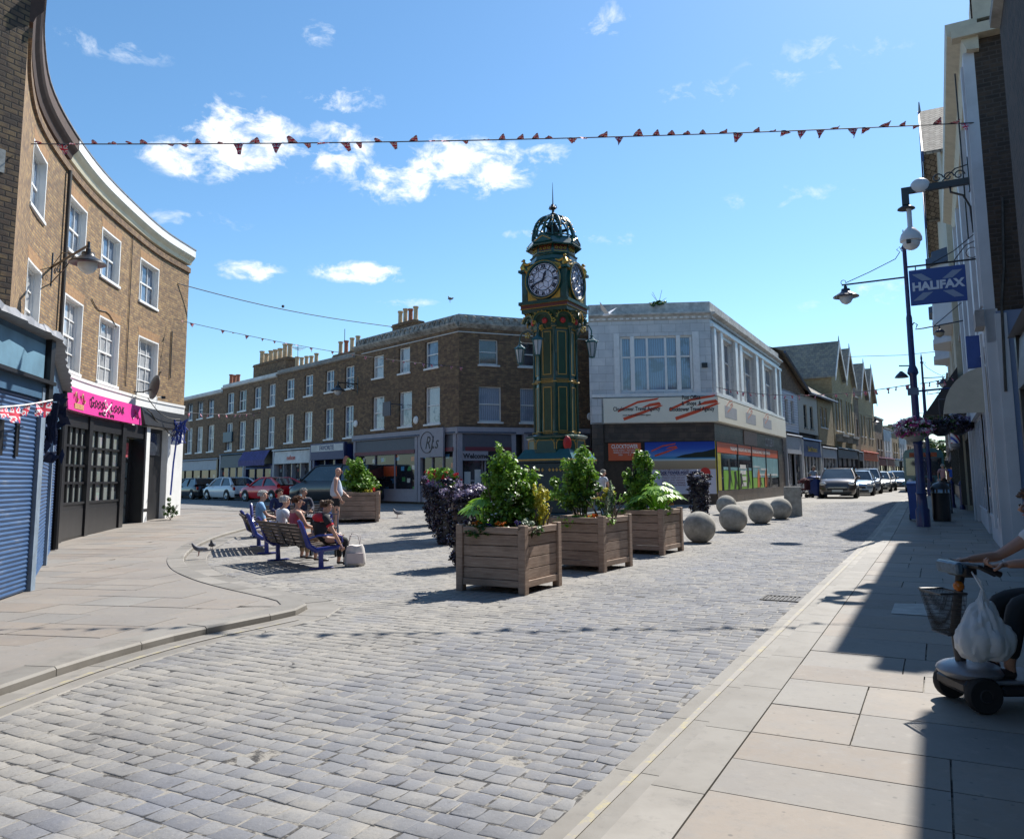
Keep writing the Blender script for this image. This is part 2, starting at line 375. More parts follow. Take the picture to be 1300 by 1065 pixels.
# ================================================================ GROUND
def inpoly(x,y,poly):
    c=np.zeros(x.shape,bool);n=len(poly);j=n-1
    for i in range(n):
        xi,yi=poly[i];xj,yj=poly[j]
        if yi!=yj: c^=((yi>y)!=(yj>y))&(x<(xj-xi)*(y-yi)/(yj-yi)+xi)
        j=i
    return c
def zga(y):
    t=np.clip((y-17)/18,0,1);return .4*t*t*(3-2*t)
def groundmat(name,kind):
    m,nt,b=newmat(name)
    g=N(nt,'ShaderNodeNewGeometry');pos=g.outputs['Position']
    mp=N(nt,'ShaderNodeMapping',ins={'Rotation':(0,0,math.radians(28.2))});nt.links.new(pos,mp.inputs[0]);st=mp.outputs[0]  # x=t, y=s
    sep=N(nt,'ShaderNodeSeparateXYZ');nt.links.new(st,sep.inputs[0]);T=sep.outputs[0]
    big=noise(nt,.5,6,pos,.65);mid=noise(nt,2.2,5,pos);fine=noise(nt,45,4,pos)
    if kind in('sett','base'):
        # bluish setts on the carriageway, sandier ones round the planters, dusty joints in places
        tn=N(nt,'ShaderNodeMath',operation='MULTIPLY_ADD',ins={1:1.6});nt.links.new(mid,tn.inputs[0]);nt.links.new(T,tn.inputs[2])
        sand=ramp(nt,tn.outputs[0],[(0,1.),(1,0.)]);r=sand.node.color_ramp
        mr=N(nt,'ShaderNodeMapRange',ins={'From Min':-4.2,'From Max':-2.6,'To Min':1.,'To Max':0.});nt.links.new(tn.outputs[0],mr.inputs[0])
        mr.interpolation_type='SMOOTHSTEP'
        if kind=='sett':
            rnd=g.outputs['Random Per Island']
            blue=ramp(nt,rnd,[(0,(.150,.154,.172)),(.35,(.180,.183,.196)),(.8,(.203,.204,.212)),(1,(.232,.228,.225))])
            tan=ramp(nt,rnd,[(0,(.225,.215,.203)),(.5,(.252,.240,.222)),(1,(.282,.266,.243))])
            c=mixc(nt,blue,tan,mr.outputs[0])
            c=mixc(nt,c,(.315,.290,.25),ramp(nt,mid,[(.50,0.),(.68,.55)]));c=mixc(nt,c,(.155,.165,.20),ramp(nt,noise(nt,.9,4,pos,.6),[(.52,0.),(.7,.55)]))
            c=mixc(nt,c,(.085,.085,.09),ramp(nt,big,[(.50,0.),(.68,.5)]));c=mixc(nt,c,(.06,.06,.065),ramp(nt,noise(nt,1.7,8,pos,.75),[(.60,0.),(.70,.55)]))
            c=mixc(nt,c,(.5,.5,.5),ramp(nt,fine,[(.35,.0),(.75,.35)]),'OVERLAY');c=mixc(nt,c,(.10,.10,.105),ramp(nt,noise(nt,26,6,pos,.8),[(.52,0.),(.72,.6)]));c=mixc(nt,c,(.42,.40,.36),ramp(nt,noise(nt,38,5,pos,.8),[(.58,0.),(.74,.5)]))
            nt.links.new(c,b.inputs['Base Color']);b.inputs['Roughness'].default_value=.85;b.inputs['Specular IOR Level'].default_value=.25;bumpn(nt,fine,b,.5,.006)
        else:
            br=N(nt,'ShaderNodeTexBrick',ins={'Scale':1.,'Brick Width':.17,'Row Height':.115,'Mortar Size':.012,'Bias':-.2})
            br.inputs['Color1'].default_value=(.215,.205,.192,1);br.inputs['Color2'].default_value=(.165,.162,.16,1);br.inputs['Mortar'].default_value=(.2,.18,.15,1);nt.links.new(st,br.inputs['Vector'])
            py=N(nt,'ShaderNodeSeparateXYZ');nt.links.new(pos,py.inputs[0])
            far=N(nt,'ShaderNodeMapRange',ins={'From Min':33.,'From Max':35.});nt.links.new(py.outputs[1],far.inputs[0])
            joint=mixc(nt,(.035,.032,.03),(.25,.232,.205),ramp(nt,noise(nt,4.5,6,pos,.75),[(.44,0.),(.52,1.)]))
            nt.links.new(mixc(nt,joint,br.outputs[0],far.outputs[0]),b.inputs['Base Color']);b.inputs['Roughness'].default_value=.8;bumpn(nt,fine,b,.5,.01)
    elif kind=='flag':
        rnd=g.outputs['Random Per Island']
        c=ramp(nt,rnd,[(0,(.20,.168,.138)),(.25,(.24,.203,.168)),(.45,(.20,.188,.172)),(.7,(.262,.225,.187)),(1,(.225,.214,.195))])
        c=mixc(nt,c,(.14,.125,.115),ramp(nt,big,[(.44,0.),(.72,.55)]));c=mixc(nt,c,(.2,.19,.18),ramp(nt,noise(nt,3.1,8,pos,.78),[(.46,0.),(.66,.6)]));c=mixc(nt,c,(.5,.5,.5),ramp(nt,fine,[(.3,0.),(.7,.5)]),'OVERLAY');c=mixc(nt,c,(.12,.11,.10),ramp(nt,noise(nt,22,7,pos,.8),[(.52,0.),(.75,.6)]))
        sp=N(nt,'ShaderNodeTexVoronoi',ins={'Scale':9.,'Randomness':1.});nt.links.new(pos,sp.inputs['Vector'])
        c=mixc(nt,c,(.07,.065,.06),ramp(nt,sp.outputs['Distance'],[(.07,.6),(.12,0.)]));c=mixc(nt,c,(.36,.33,.29),ramp(nt,noise(nt,11,6,pos,.75),[(.55,0.),(.72,.35)]))
        nt.links.new(c,b.inputs['Base Color']);b.inputs['Roughness'].default_value=.75;bumpn(nt,fine,b,.25,.004)
    elif kind=='granite':
        rnd=g.outputs['Random Per Island'];c=ramp(nt,rnd,[(0,(.185,.172,.152)),(1,(.26,.24,.212))])
        sp=noise(nt,160,2,pos);c=mixc(nt,c,(.5,.5,.5),ramp(nt,sp,[(.35,0.),(.65,.7)]),'OVERLAY')
        c=mixc(nt,c,(.13,.115,.095),ramp(nt,mid,[(.42,0.),(.75,.65)]));c=mixc(nt,c,(.08,.075,.07),ramp(nt,noise(nt,8,6,pos,.75),[(.55,0.),(.75,.5)]))
        nt.links.new(c,b.inputs['Base Color']);b.inputs['Roughness'].default_value=.7;bumpn(nt,fine,b,.2,.003)
    return m
M_SETT=groundmat('sett_stone','sett');M_BASE=groundmat('joint_sand','base');M_FLAG=groundmat('york_stone','flag');M_GRAN=groundmat('granite','granite')
# one sheet to the horizon
a=MB();xs=[-900,-300,-100,-60,-30,-15,0,15,30,60,100,300,900];ys=[-300,-60,0,8,14]+[15+i for i in range(22)]+[40,50,70,100,200,500,1500]
g_=[[a.vt((x,y,zg(y)-.0032)) for x in xs] for y in ys]
for i in range(len(ys)-1):
    for j in range(len(xs)-1): a.idx([g_[i][j],g_[i][j+1],g_[i+1][j+1],g_[i+1][j]])
tag(a.build('ground',M_BASE),kind='structure')
KP=[(-3.9,-3),(-3.88,2),(-3.85,5.0),(-3.78,6.0),(-3.62,7.0),(-3.3,8.0),(-2.85,8.8),(-2.55,9.35),(-2.5,9.75),(-2.72,10.25),(-3.25,10.85),(-3.95,11.6),(-4.77,12.63),(-5.7,14.1),(-6.6,16.1),(-7.4,18.7),(-7.85,21.35),(-7.9,23.9),(-8.2,26.5),(-9.2,29.3),(-11,31.3),(-14.5,33.2),(-20,35.2)]
kerb=Curve(KP)
WALLP=[(-4.9,7.6),(-6.38,10.1),(-6.75,10.97),(-8.55,13.6),(-9.85,15.8),(-10.95,18.9),(-11.6,21.6),(-12.0,24.6),(-12.15,26.7),(-11.95,28.95)]
def off(cv,d,n=None):
    out=[]
    for i,p in enumerate(cv.p):
        t=(cv.p[min(i+1,len(cv.p)-1)]-cv.p[max(i-1,0)]).normalized();out.append(p+Vector((-t.y,t.x,0))*d)
    return out
def strip(mb,A,B,za,zb,mi=0):
    ra=[mb.vt((p.x,p.y,za+zg(p.y))) for p in A];rb=[mb.vt((p.x,p.y,zb+zg(p.y))) for p in B]
    for i in range(len(ra)-1): mb.idx([ra[i],ra[i+1],rb[i+1],rb[i]],mi)
kin=off(kerb,.3)
def stones(name,cv,d0,d1,z0,z1,step,m,kind='structure',gap=.008,front=True):
    """separate kerb or channel stones laid end to end along a curve"""
    a=MB();k=0.;L=cv.len
    def q(k,d,z):
        p=cv.pt(k,d,0);return (p.x,p.y,z+zg(p.y))
    while k<L-.1:
        st=step*random.uniform(.85,1.15);e=min(k+st,L)-gap;m_=(k+e)/2;j=random.uniform(-.003,.003)
        r=[[q(kk,d,z) for d,z in ((d0+.0,z0),(d0+.0,z1-.02+j),(d0+.02,z1+j),(d1,z1+j),(d1,z0))] for kk in (k,m_,e)]
        I=[[a.vt(p) for p in rr] for rr in r]
        for s_ in (0,1):
            for jn in range(4): a.idx([I[s_][jn],I[s_+1][jn],I[s_+1][jn+1],I[s_][jn+1]])
        a.idx(I[0][::-1]);a.idx(I[2]);k=e+gap
    return tag(a.build(name,m),kind=kind)
stones('kerb',kerb,0,.3,-.05,.080,.9,M_GRAN)
stones('drain_channel',kerb,-.42,-.012,-.05,.008,1.0,M_GRAN)
# left pavement of flagstones (real slabs clipped to the outline by choosing those inside)
pp=[(p.x,p.y) for p in off(kerb,.31)];pp=[p for p in pp if p[1]>-3];PAVL=pp+[(-20,28),(-14,26),(-13,20),(-11,15),(-8,10),(-6,6),(-5.6,-3)]
a=MB();poly=PAVL
ring=[a.vt((x,y,.05+zg(y))) for x,y in pp];
wl=[a.vt((x,y,.05+zg(y))) for x,y in [(-9+ -4*min(1,max(0,(y-8)/8)),y) if y<26 else (x-5,y-4) for x,y in pp]]
for i in range(len(ring)-1): a.idx([ring[i],ring[i+1],wl[i+1],wl[i]])
tag(a.build('pavement_bed',M_BASE),kind='structure')
def flags(name,X0,X1,Y0,Y1,R,rows,lens,test,z,org=(0,0),zf=zg,seam=.006):
    a=MB();y=Y0;c,s=math.cos(R),math.sin(R)
    while y<Y1:
        h=random.choice(rows);x=X0+random.uniform(-1,0)
        while x<X1:
            l=random.choice(lens);pts=[(x+seam,y+seam),(x+l-seam,y+seam),(x+l-seam,y+h-seam),(x+seam,y+h-seam)]
            W=[(org[0]+px*c-py*s,org[1]+px*s+py*c) for px,py in pts];j=random.uniform(-.0025,.0025)
            if test(W):
                t=[a.vt((X,Y,zf(Y)+z+j+random.uniform(-.001,.001))) for X,Y in W];cx=sum(p[0] for p in W)/4;cy=sum(p[1] for p in W)/4
                b=[a.vt((X+(X-cx)*.01,Y+(Y-cy)*.01,zf(Y)+z-.04)) for X,Y in W];a.idx(t)
                for i in range(4): a.idx([b[i],b[(i+1)%4],t[(i+1)%4],t[i]])
            x+=l
        y+=h
    return tag(a.build(name,M_FLAG),kind='structure')
PA=[(p.x,p.y) for p in kin if p.y>-2.9]+[(-24,33),(-24,20),(-14,15),(-9,8),(-9,-3)]
def tl(W):
    x=np.array([p[0] for p in W]);y=np.array([p[1] for p in W]);return bool(inpoly(x,y,PA).all()) and W[0][1]>1.5
flags('pavement',-30,0,-8,45,math.radians(-12),(.45,.55,.6,.7),(.6,.75,.9,1.1,1.25),tl,.073,seam=.007)
# edge infill under clipped slabs so that cut stones meet the kerb
a=MB();strip(a,kin,off(kerb,1.25),.0685,.0685);tag(a.build('pavement_edge',M_FLAG),kind='structure')
# right pavement
TK=-1.09
def tr(W): return all(TK-.0<(x*TD.x+y*TD.y)<1.4 for x,y in W) and W[0][1]>-3
a=MB()
def stz(s,t,z):
    p=ST(s,t);return (p.x,p.y,zg(p.y)+z)
for s0 in range(-6,120): a.face([stz(s0,TK,.012),stz(s0,4.,.012),stz(s0+1,4.,.012),stz(s0+1,TK,.012)])
tag(a.build('pavement_bed',M_BASE),kind='structure')
a=MB();s_=-4.
while s_<90:
    h=random.choice((.5,.6,.66,.75));t=TK
    lim=1.16
    while t<lim-.01:
        l=random.choice((.55,.75,.9,1.05,1.2));l=min(l,lim-t)
        if lim-t-l<.3:l=lim-t
        e=.005;j=random.uniform(-.002,.002);W=[(s_+e,t+e),(s_+e,t+l-e),(s_+h-e,t+l-e),(s_+h-e,t+e)]
        T_=[a.vt(stz(p,q,.034+j+random.uniform(-.001,.001))) for p,q in W];B_=[a.vt(stz(p,q,0)) for p,q in W];a.idx(T_[::-1])
        for i in range(4): a.idx([B_[i],B_[(i+1)%4],T_[(i+1)%4],T_[i]])
        t+=l
    s_+=h
tag(a.build('pavement',M_FLAG),kind='structure')
for nm,t0,t1,z,st_ in (('kerb',-1.36,TK-.004,.034,1.1),('drain_channel',-1.62,-1.364,.012,1.0)):
    a=MB();s_=-4.
    while s_<90:
        h=st_*random.uniform(.9,1.1);e=.004;T_=[a.vt(stz(p,q,z)) for p,q in ((s_+e,t0),(s_+e,t1),(s_+h-e,t1),(s_+h-e,t0))];B_=[a.vt(stz(p,q,-.03)) for p,q in ((s_+e,t0),(s_+e,t1),(s_+h-e,t1),(s_+h-e,t0))];a.idx(T_[::-1])
        for i in range(4): a.idx([B_[i],B_[(i+1)%4],T_[(i+1)%4],T_[i]])
        s_+=h
    tag(a.build(nm,M_GRAN),kind='structure')
# worn yellow lines
m,nt2,b=newmat('worn_yellow_paint');f=noise(nt2,7,8,rough=.8);c=mixc(nt2,(.25,.23,.205),(.44,.37,.14),ramp(nt2,f,[(.50,0.),(.64,.6)]));nt2.links.new(c,b.inputs['Base Color']);b.inputs['Roughness'].default_value=.7
a=MB()
for i in range(-4,44): a.face([stz(i,-1.52,.0165),stz(i,-1.475,.0165),stz(i+1,-1.475,.0165),stz(i+1,-1.52,.0165)][::-1])
a.v=[v for v in a.v]
tag(a.build('yellow_line',m),kind='structure')
for v in (0,):
    a=MB();A=[p for p in off(kerb,-.2)];B_=[p for p in off(kerb,-.26)];I=[i for i,p in enumerate(kerb.p) if p.y<9.2]
    strip(a,[A[i] for i in I],[B_[i] for i in I],.0125,.0125);tag(a.build('yellow_line',m),kind='structure')
# setts: every stone is real
def setts():
    V=[];rows=1;px=[];
    KQ=[(p.x,p.y) for p in off(kerb,-.43)]+[(-30,36),(-30,-3)]
    S=[];
    s=0.
    while s<42:
        h=RNG.uniform(.118,.148);n=int(34/.14);L=RNG.uniform(.10,.20,n);t=np.cumsum(L)-30.;t=t[t<-1.66+.3]
        t0=t;wd=L[:len(t)];te=np.minimum(t0,-1.632);S.append(np.stack([np.full(len(t),s),t0-wd,np.full(len(t),s+h),te],1));s+=h
    S=np.concatenate(S);S=S[S[:,3]-S[:,1]>.05]
    cs=(S[:,0]+S[:,2])/2;ct=(S[:,1]+S[:,3])/2;X=cs*SD.x+ct*TD.x;Y=cs*SD.y+ct*TD.y
    k=(Y>2.2)&(Y<35.5)&(X>-.72*Y-1.2)&(X<.72*Y+1.5);k&=~inpoly(X,Y,KQ);S=S[k];n=len(S)
    g=.0035;e=RNG.uniform(.005,.012,(n,1));s0,t0,s1,t1=[S[:,i:i+1]+(g if i<2 else -g)+RNG.normal(0,.006,(n,4)) for i in range(4)]
    dz=RNG.normal(0,.0011,(n,1));tilt=RNG.normal(0,.0011,(n,4))
    cS=np.stack([s0[:,0],s0[:,1],s1[:,2],s1[:,3]],1);cT=np.stack([t0[:,0],t1[:,1],t1[:,2],t0[:,3]],1)
    mS=cS.mean(1,keepdims=True);mT=cT.mean(1,keepdims=True)
    iS=cS+np.sign(mS-cS)*e;iT=cT+np.sign(mT-cT)*e
    def w(s,t,z):
        x=s*SD.x+t*TD.x;y=s*SD.y+t*TD.y;return np.stack([x,y,z+zga(y)],2)
    top=w(iS,iT,.0+dz+tilt);mid=w(cS,cT,-.0035+dz+tilt);bot=w(cS,cT,-.04+0*cS)
    V=np.concatenate([top,mid,bot],1).reshape(-1,3)
    fq=[[3,2,1,0]]+[[i,(i+1)%4,4+(i+1)%4,4+i] for i in range(4)]+[[4+i,4+(i+1)%4,8+(i+1)%4,8+i] for i in range(4)]
    fq=np.array(fq);Fc=(fq[None]+12*np.arange(n)[:,None,None]).reshape(-1,4)
    me=bpy.data.meshes.new('cobbled_road');me.vertices.add(len(V));me.vertices.foreach_set('co',V.ravel());me.loops.add(Fc.size);me.loops.foreach_set('vertex_index',Fc.ravel())
    me.polygons.add(len(Fc));me.polygons.foreach_set('loop_start',np.arange(len(Fc))*4);me.update(calc_edges=True);me.validate()
    me.materials.append(M_SETT);print('setts',n);return tag(link('cobbled_road',me),kind='structure')
setts()
# gully grate and a pale repaired slab in the right pavement
M_IRON=mat('cast_iron',(.07,.065,.06),.55,.7,.4,12.)
p=G(1022,762);c=ST(p.dot(SD),-1.86);g=thing('drain_grate','rusty iron gully grate set in the setts by the yellow line','drain grate',(c.x,c.y,0),math.radians(-28.2))
a=MB();a.box((-.24,-.22,-.02),(.24,-.19,.012));a.box((-.24,.19,-.02),(.24,.22,.012));a.box((-.24,-.19,-.02),(-.21,.19,.012));a.box((.21,-.19,-.02),(.24,.19,.012));a.build('frame',M_IRON,g)
a=MB();[a.box((-.2+i*.05,-.19,-.015),(-.175+i*.05,.19,.009)) for i in range(9)];a.build('bars',M_IRON,g)
c=[G(1126,783),G(1186,787),G(1190,771),G(1131,770)];a=MB();a.face([(v.x,v.y,zg(v.y)+.0405) for v in c]);tag(a.build('pavement_patch',mat('pale_slab',(.36,.36,.34),.7)),kind='structure')
# ================================================================ BUILDING MATERIALS
B_STOCK=brickmat('stock_brick',(.30,.175,.075),(.15,.085,.045),(.36,.23,.10),(.17,.14,.105),.235,.078,.012,.5)
B_NEAR=brickmat('weathered_brick',(.13,.085,.055),(.065,.048,.038),(.20,.135,.07),(.03,.026,.022),.24,.098,.014,.5,bump=1.)
B_DARK=brickmat('sooty_brick',(.205,.122,.067),(.105,.063,.040),(.26,.165,.085),(.11,.088,.066),.235,.078,.009,.3)
B_DARK2=brickmat('brown_brick',(.205,.125,.07),(.12,.075,.047),(.25,.16,.088),(.125,.10,.077),.235,.078,.009,.3)
B_YEL=brickmat('yellow_brick',(.38,.27,.13),(.30,.21,.10),(.42,.31,.16),(.27,.22,.16),.235,.08,.008,.2)
B_BLACK=brickmat('dark_gable_brick',(.055,.038,.028),(.03,.023,.019),(.075,.05,.035),(.075,.06,.052),.24,.084,.012,.3,bump=.8)
B_FAI=brickmat('glazed_block',(.56,.57,.58),(.48,.495,.51),(.62,.62,.62),(.22,.22,.22),.62,.36,.006,.3,bump=.15,mrough=.35)
B_RUB=brickmat('rubbed_brick_arch',(.36,.20,.085),(.28,.15,.07),(.38,.22,.10),(.22,.17,.12),.075,.34,.006,.2)
B_SLATE=brickmat('slate_roof',(.26,.235,.20),(.19,.175,.155),(.32,.28,.21),(.08,.075,.07),.3,.2,.008,.35,bump=.5)
B_TILE=brickmat('clay_tile_roof',(.30,.25,.20),(.20,.165,.135),(.36,.31,.25),(.05,.045,.04),.24,.20,.014,.3,bump=1.)
WHITE=mat('white_paint',(.78,.78,.76),.5,var=.06,scale=3,bump=.05,dirt=.15)
WHITED=mat('aged_white_render',(.62,.62,.60),.7,var=.15,scale=2,dirt=.35)
CREAM=mat('cream_render',(.50,.43,.28),.7,var=.12,scale=2,dirt=.2)
STONE=mat('stone_cap',(.30,.29,.27),.85,var=.3,scale=3,dirt=.6,bump=.3)
BLACK=mat('black_gloss_paint',(.022,.022,.024),.35,var=.15,scale=3,bump=.03)
BROWN=mat('dark_brown_tile',(.045,.03,.022),.3,var=.5,scale=4)
GREY=mat('grey_fascia_paint',(.12,.125,.14),.5,var=.1)
LGREY=mat('pale_grey_paint',(.36,.37,.40),.55,var=.1,dirt=.2)
NAVY=mat('navy_paint',(.015,.035,.14),.4,var=.15)
BLUEP=mat('blue_paint',(.02,.06,.26),.45,var=.15)
MAROON=mat('maroon_paint',(.14,.02,.035),.5,var=.1)
LEAD=mat('lead_flashing',(.22,.22,.23),.5,.3,var=.3,scale=5)
FELT=mat('roof_felt',(.09,.085,.08),.9,var=.3)
POT=mat('terracotta_pot',(.35,.13,.07),.8,var=.3,scale=5);POTC=mat('buff_pot',(.50,.37,.22),.8,var=.3,scale=5)
G_CUR=glassmat('curtained_pane',(.05,.08,.12),(.50,.51,.52));G_BLU=glassmat('sky_pane',(.10,.14,.20));G_DRK=glassmat('dark_pane',(.03,.035,.045))
G_GRY=glassmat('frosted_pane',(.14,.18,.24),(.27,.32,.40))
SH1=shopmat('shop_display',amount=.5);SH2=shopmat('shop_display_dim',cols=((.3,.3,.3),(.25,.05,.04),(.05,.12,.25),(.4,.36,.28)),amount=.4,scale=1.6)
SH3=shopmat('poster_window',dark=(.05,.05,.055),cols=((.55,.55,.55),(.4,.42,.45),(.28,.1,.08),(.5,.5,.52)),amount=.6,scale=2.6)
RED=mat('red_paint',(.50,.03,.02),.4,var=.1)
def body(bld,fac,k0,k1,z0,z1,depth,m,roofm=FELT,rz=None):
    """side and back walls and a flat roof behind a facade"""
    a=MB();q=lambda k,d,z:fac.pt(k,d,z);e=.0
    if z0>.3: z0=.3
    for k in (k0,k1): a.face([q(k,.005,z0),q(k,depth,z0),q(k,depth,z1),q(k,.005,z1)])
    a.face([q(k0,depth,z0),q(k1,depth,z0),q(k1,depth,z1),q(k0,depth,z1)])
    build_in(a,'side_wall',m,bld)
    a=MB();band(a,fac,k0+.01,k1-.01,[(.02,(rz or z1-.35)),(depth-.01,(rz or z1-.35)),(depth-.01,(rz or z1-.35)+.08),(.02,(rz or z1-.35)+.08)]);build_in(a,'roof',roofm,bld)
def chimney(bld,p,xd,w,d,z0,z1,pots,m,potm=None,r=.12,h=.55):
    a=MB();a.M=frameM((p[0],p[1],0),xd)@Matrix.Identity(4);a.box((-w/2,-d/2,z0),(w/2,d/2,z1-.16));a.box((-w/2-.05,-d/2-.05,z1-.16),(w/2+.05,d/2+.05,z1-.08));a.box((-w/2-.02,-d/2-.02,z1-.08),(w/2+.02,d/2+.02,z1))
    c=build_in(a,'chimney',m,bld)
    for i in range(pots):
        b=MB();b.M=frameM((p[0],p[1],0),xd);x=-w/2+w*(i+.5)/pots;hh=h*random.uniform(.75,1.25)
        b.lathe([(r*.9,z1),(r*.95,z1+.08),(r*.78,z1+.12),(r*.72,z1+hh-.1),(r*.95,z1+hh-.08),(r*.95,z1+hh),(r*.6,z1+hh)],10,(x,0,0))
        pm=potm or random.choice((POT,POTC,POTC));M=(world_m(bld)).inverted();b.v=[tuple(M@Vector(v)) for v in b.v];b.build('chimney_pot',pm,c,smooth=True)
    return c
def arch_over(a,fac,k0,k1,z,h=.3,d=-.004,mi=0):
    n=7
    for i in range(n):
        ka=k0-.12+(k1-k0+.24)*i/n;kb=k0-.12+(k1-k0+.24)*(i+1)/n;e=.06*math.sin(PI*0)
        a.face([fac.pt(ka+ (.1 if i==0 else 0),d,z),fac.pt(kb-(.1 if i==n-1 else 0),d,z),fac.pt(kb,d,z+h),fac.pt(ka,d,z+h)],mi,[(ka,z),(kb,z),(kb,z+h),(ka,z+h)])
def shopfront(bld,fac,k0,k1,z0,zf0,zf1,fm,framem,glass,mull=3,stall=.5,door=None,proj=.12,txt=None,tm=None,ts=.3,transom=None,fd=.0,tk=None,pil=True,lab=None):
    """glazed shopfront: framing > panes, door; fascia > lettering"""
    a=MB()
    if pil:
        fbox(a,fac,k0,k0+.22,-proj-.04,.1,z0,zf1+.05);fbox(a,fac,k1-.22,k1,-proj-.04,.1,z0,zf1+.05)
    pw=.22 if pil else .05
    g0,g1=k0+pw,k1-pw
    segs=[(g0,g1)] if not door else [s for s in ((g0,door[0]),(door[1],g1)) if s[1]-s[0]>.15]
    for x0,x1 in segs:
        fbox(a,fac,x0,x1,-proj+.04,.1,z0,z0+stall);fbox(a,fac,x0,x1,-proj+.02,0,z0+stall,z0+stall+.06)
        n=max(1,round(mull*(x1-x0)/(g1-g0)))
        for i in range(n+1):
            x=x0+(x1-x0)*i/n;fbox(a,fac,x-.03,x+.03,-proj+.03,0.,z0+stall+.06,zf0)
        if transom: fbox(a,fac,x0,x1,-proj+.035,.0,transom,transom+.05)
    sf=build_in(a,'shopfront',framem,bld)
    M=world_m(bld).inverted()
    def sub(b,nm,m,**k):
        b.v=[tuple(M@Vector(v)) for v in b.v];return b.build(nm,m,sf,**k)
    for x0,x1 in segs:
        b=MB();b.face([fac.pt(x0,-.02,z0+stall+.05),fac.pt(x1,-.02,z0+stall+.05),fac.pt(x1,-.02,zf0),fac.pt(x0,-.02,zf0)],0,[(x0,z0),(x1,z0),(x1,zf0),(x0,zf0)]);sub(b,'pane',glass)
    if door:
        b=MB();x0,x1=door;fbox(b,fac,x0+.02,x0+.1,.15,.2,z0,zf0);fbox(b,fac,x1-.1,x1-.02,.15,.2,z0,zf0);fbox(b,fac,x0+.1,x1-.1,.15,.2,z0,z0+.25);fbox(b,fac,x0+.1,x1-.1,.15,.2,z0+2.0,z0+2.12)
        fbox(b,fac,x0+.1,x1-.1,.15,.2,z0+.95,z0+1.03);sub(b,'door',framem)
        b=MB();b.face([fac.pt(x0,.18,z0),fac.pt(x1,.18,z0),fac.pt(x1,.18,zf0),fac.pt(x0,.18,zf0)]);sub(b,'door_pane',G_DRK)
    b=MB();band(b,fac,k0+(.221 if pil else 0),k1-(.221 if pil else 0),[(-proj-fd-.06,zf0),(.1,zf0),(.1,zf1),(-proj-fd,zf1)]);band(b,fac,k0,k1,[(-proj-.12-fd,zf1+.052),(.1,zf1+.052),(.1,zf1+.13),(-proj-.08-fd,zf1+.13)])
    fa=sub(b,'fascia',fm)
    if txt:
        k=(k0+k1)/2 if tk is None else tk;me=text_mesh(txt,ts,.006,bold=.004);me.materials.clear();me.materials.append(tm or WHITE)
        me.transform(M@frameM(fac.pt(k,-proj-fd-.05,(zf0+zf1)/2-.04),fac.tan(k)));link('lettering',me,sf)
    return sf
# ================================================================ LEFT: curved brick terrace
CW=Curve([(-8.44,13.0),(-9.3,14.4),(-10.25,16.3),(-11.0,18.6),(-11.6,21.2),(-12.0,24.2),(-12.18,26.6),(-12.08,28.85)]);LK=CW.len
bl=thing('curved_terrace','three storey concave yellow stock brick building with pink shop sign and white cornice','building',(-11.6,21.2,0))
wins=[(3.5,4.85,7.45,8.8),(6.95,8.3,7.45,8.8),(9.6,11.0,7.45,8.8),(12.75,14.25,7.45,8.8)];wm=[(3.7,4.95,4.42,6.25),(7.0,8.4,4.42,6.25),(9.75,11.25,4.42,6.25),(12.9,14.45,4.42,6.25)]
ZB=4.3
a=MB();wall(a,CW,0,LK,ZB,9.55,[o for o in wins+wm],.17)
for k0,k1,z0,z1 in wins+wm: arch_over(a,CW,k0,k1,z1+.012,mi=1)
build_in(a,'wall',[B_STOCK,B_RUB],bl)
a=MB();wall(a,CW,6.2,LK,3.34,ZB,[],0,d0=-.03);fbox(a,CW,6.2,LK,-.055,-.03,ZB-.06,ZB+.02)
wall(a,CW,15.1,LK,.05,3.34,[],0,d0=-.03);build_in(a,'render_band',WHITE,bl)
a=MB();band(a,CW,0,LK,[(0,9.3),(-.06,9.32),(-.06,9.5),(0,9.5)]);build_in(a,'string_course',B_DARK,bl)
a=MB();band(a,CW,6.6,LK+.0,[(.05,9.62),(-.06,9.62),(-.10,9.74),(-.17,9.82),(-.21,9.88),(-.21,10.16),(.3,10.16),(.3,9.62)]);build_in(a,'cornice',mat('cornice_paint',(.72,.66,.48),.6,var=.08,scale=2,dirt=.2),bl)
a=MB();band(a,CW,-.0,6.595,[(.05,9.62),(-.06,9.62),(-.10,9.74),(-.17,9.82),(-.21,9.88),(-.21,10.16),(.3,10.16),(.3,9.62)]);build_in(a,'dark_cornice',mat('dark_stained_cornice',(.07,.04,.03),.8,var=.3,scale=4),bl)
a=MB();band(a,CW,0,LK+.02,[(-.24,10.165),(.35,10.165),(.35,10.21),(-.24,10.21)]);band(a,CW,6.6,LK,[(-.225,9.9),(-.213,9.9),(-.213,10.16),(-.225,10.16)],1);build_in(a,'capping',[LEAD,WHITE],bl)
# end wall and roof
a=MB();e=CW.pt(LK-.0,0,0);n=CW.pt(LK,6,0)
for z0,z1 in ((.05,9.56),): a.face([CW.pt(LK,0,z0),CW.pt(LK,7,z0),CW.pt(LK,7,z1),CW.pt(LK,0,z1)])
a.face([CW.pt(0,0,0),CW.pt(0,5,0),CW.pt(0,5,9.5),CW.pt(0,0,9.5)])
build_in(a,'side_wall',B_STOCK,bl)
a=MB();K=[i*.5 for i in range(int(LK*2))]+[LK]
for p,q in zip(K,K[1:]): a.face([CW.pt(p,0.2,9.9),CW.pt(q,.2,9.9),CW.pt(q,7,9.9),CW.pt(p,7,9.9)])
build_in(a,'roof',FELT,bl)
for o in wins: window(bl,CW,*o,d=.12,bars=(3,1),glass=G_BLU,frame=WHITE)
for o in wm: window(bl,CW,*o,d=.12,bars=(3,2),glass=G_CUR,frame=WHITE)
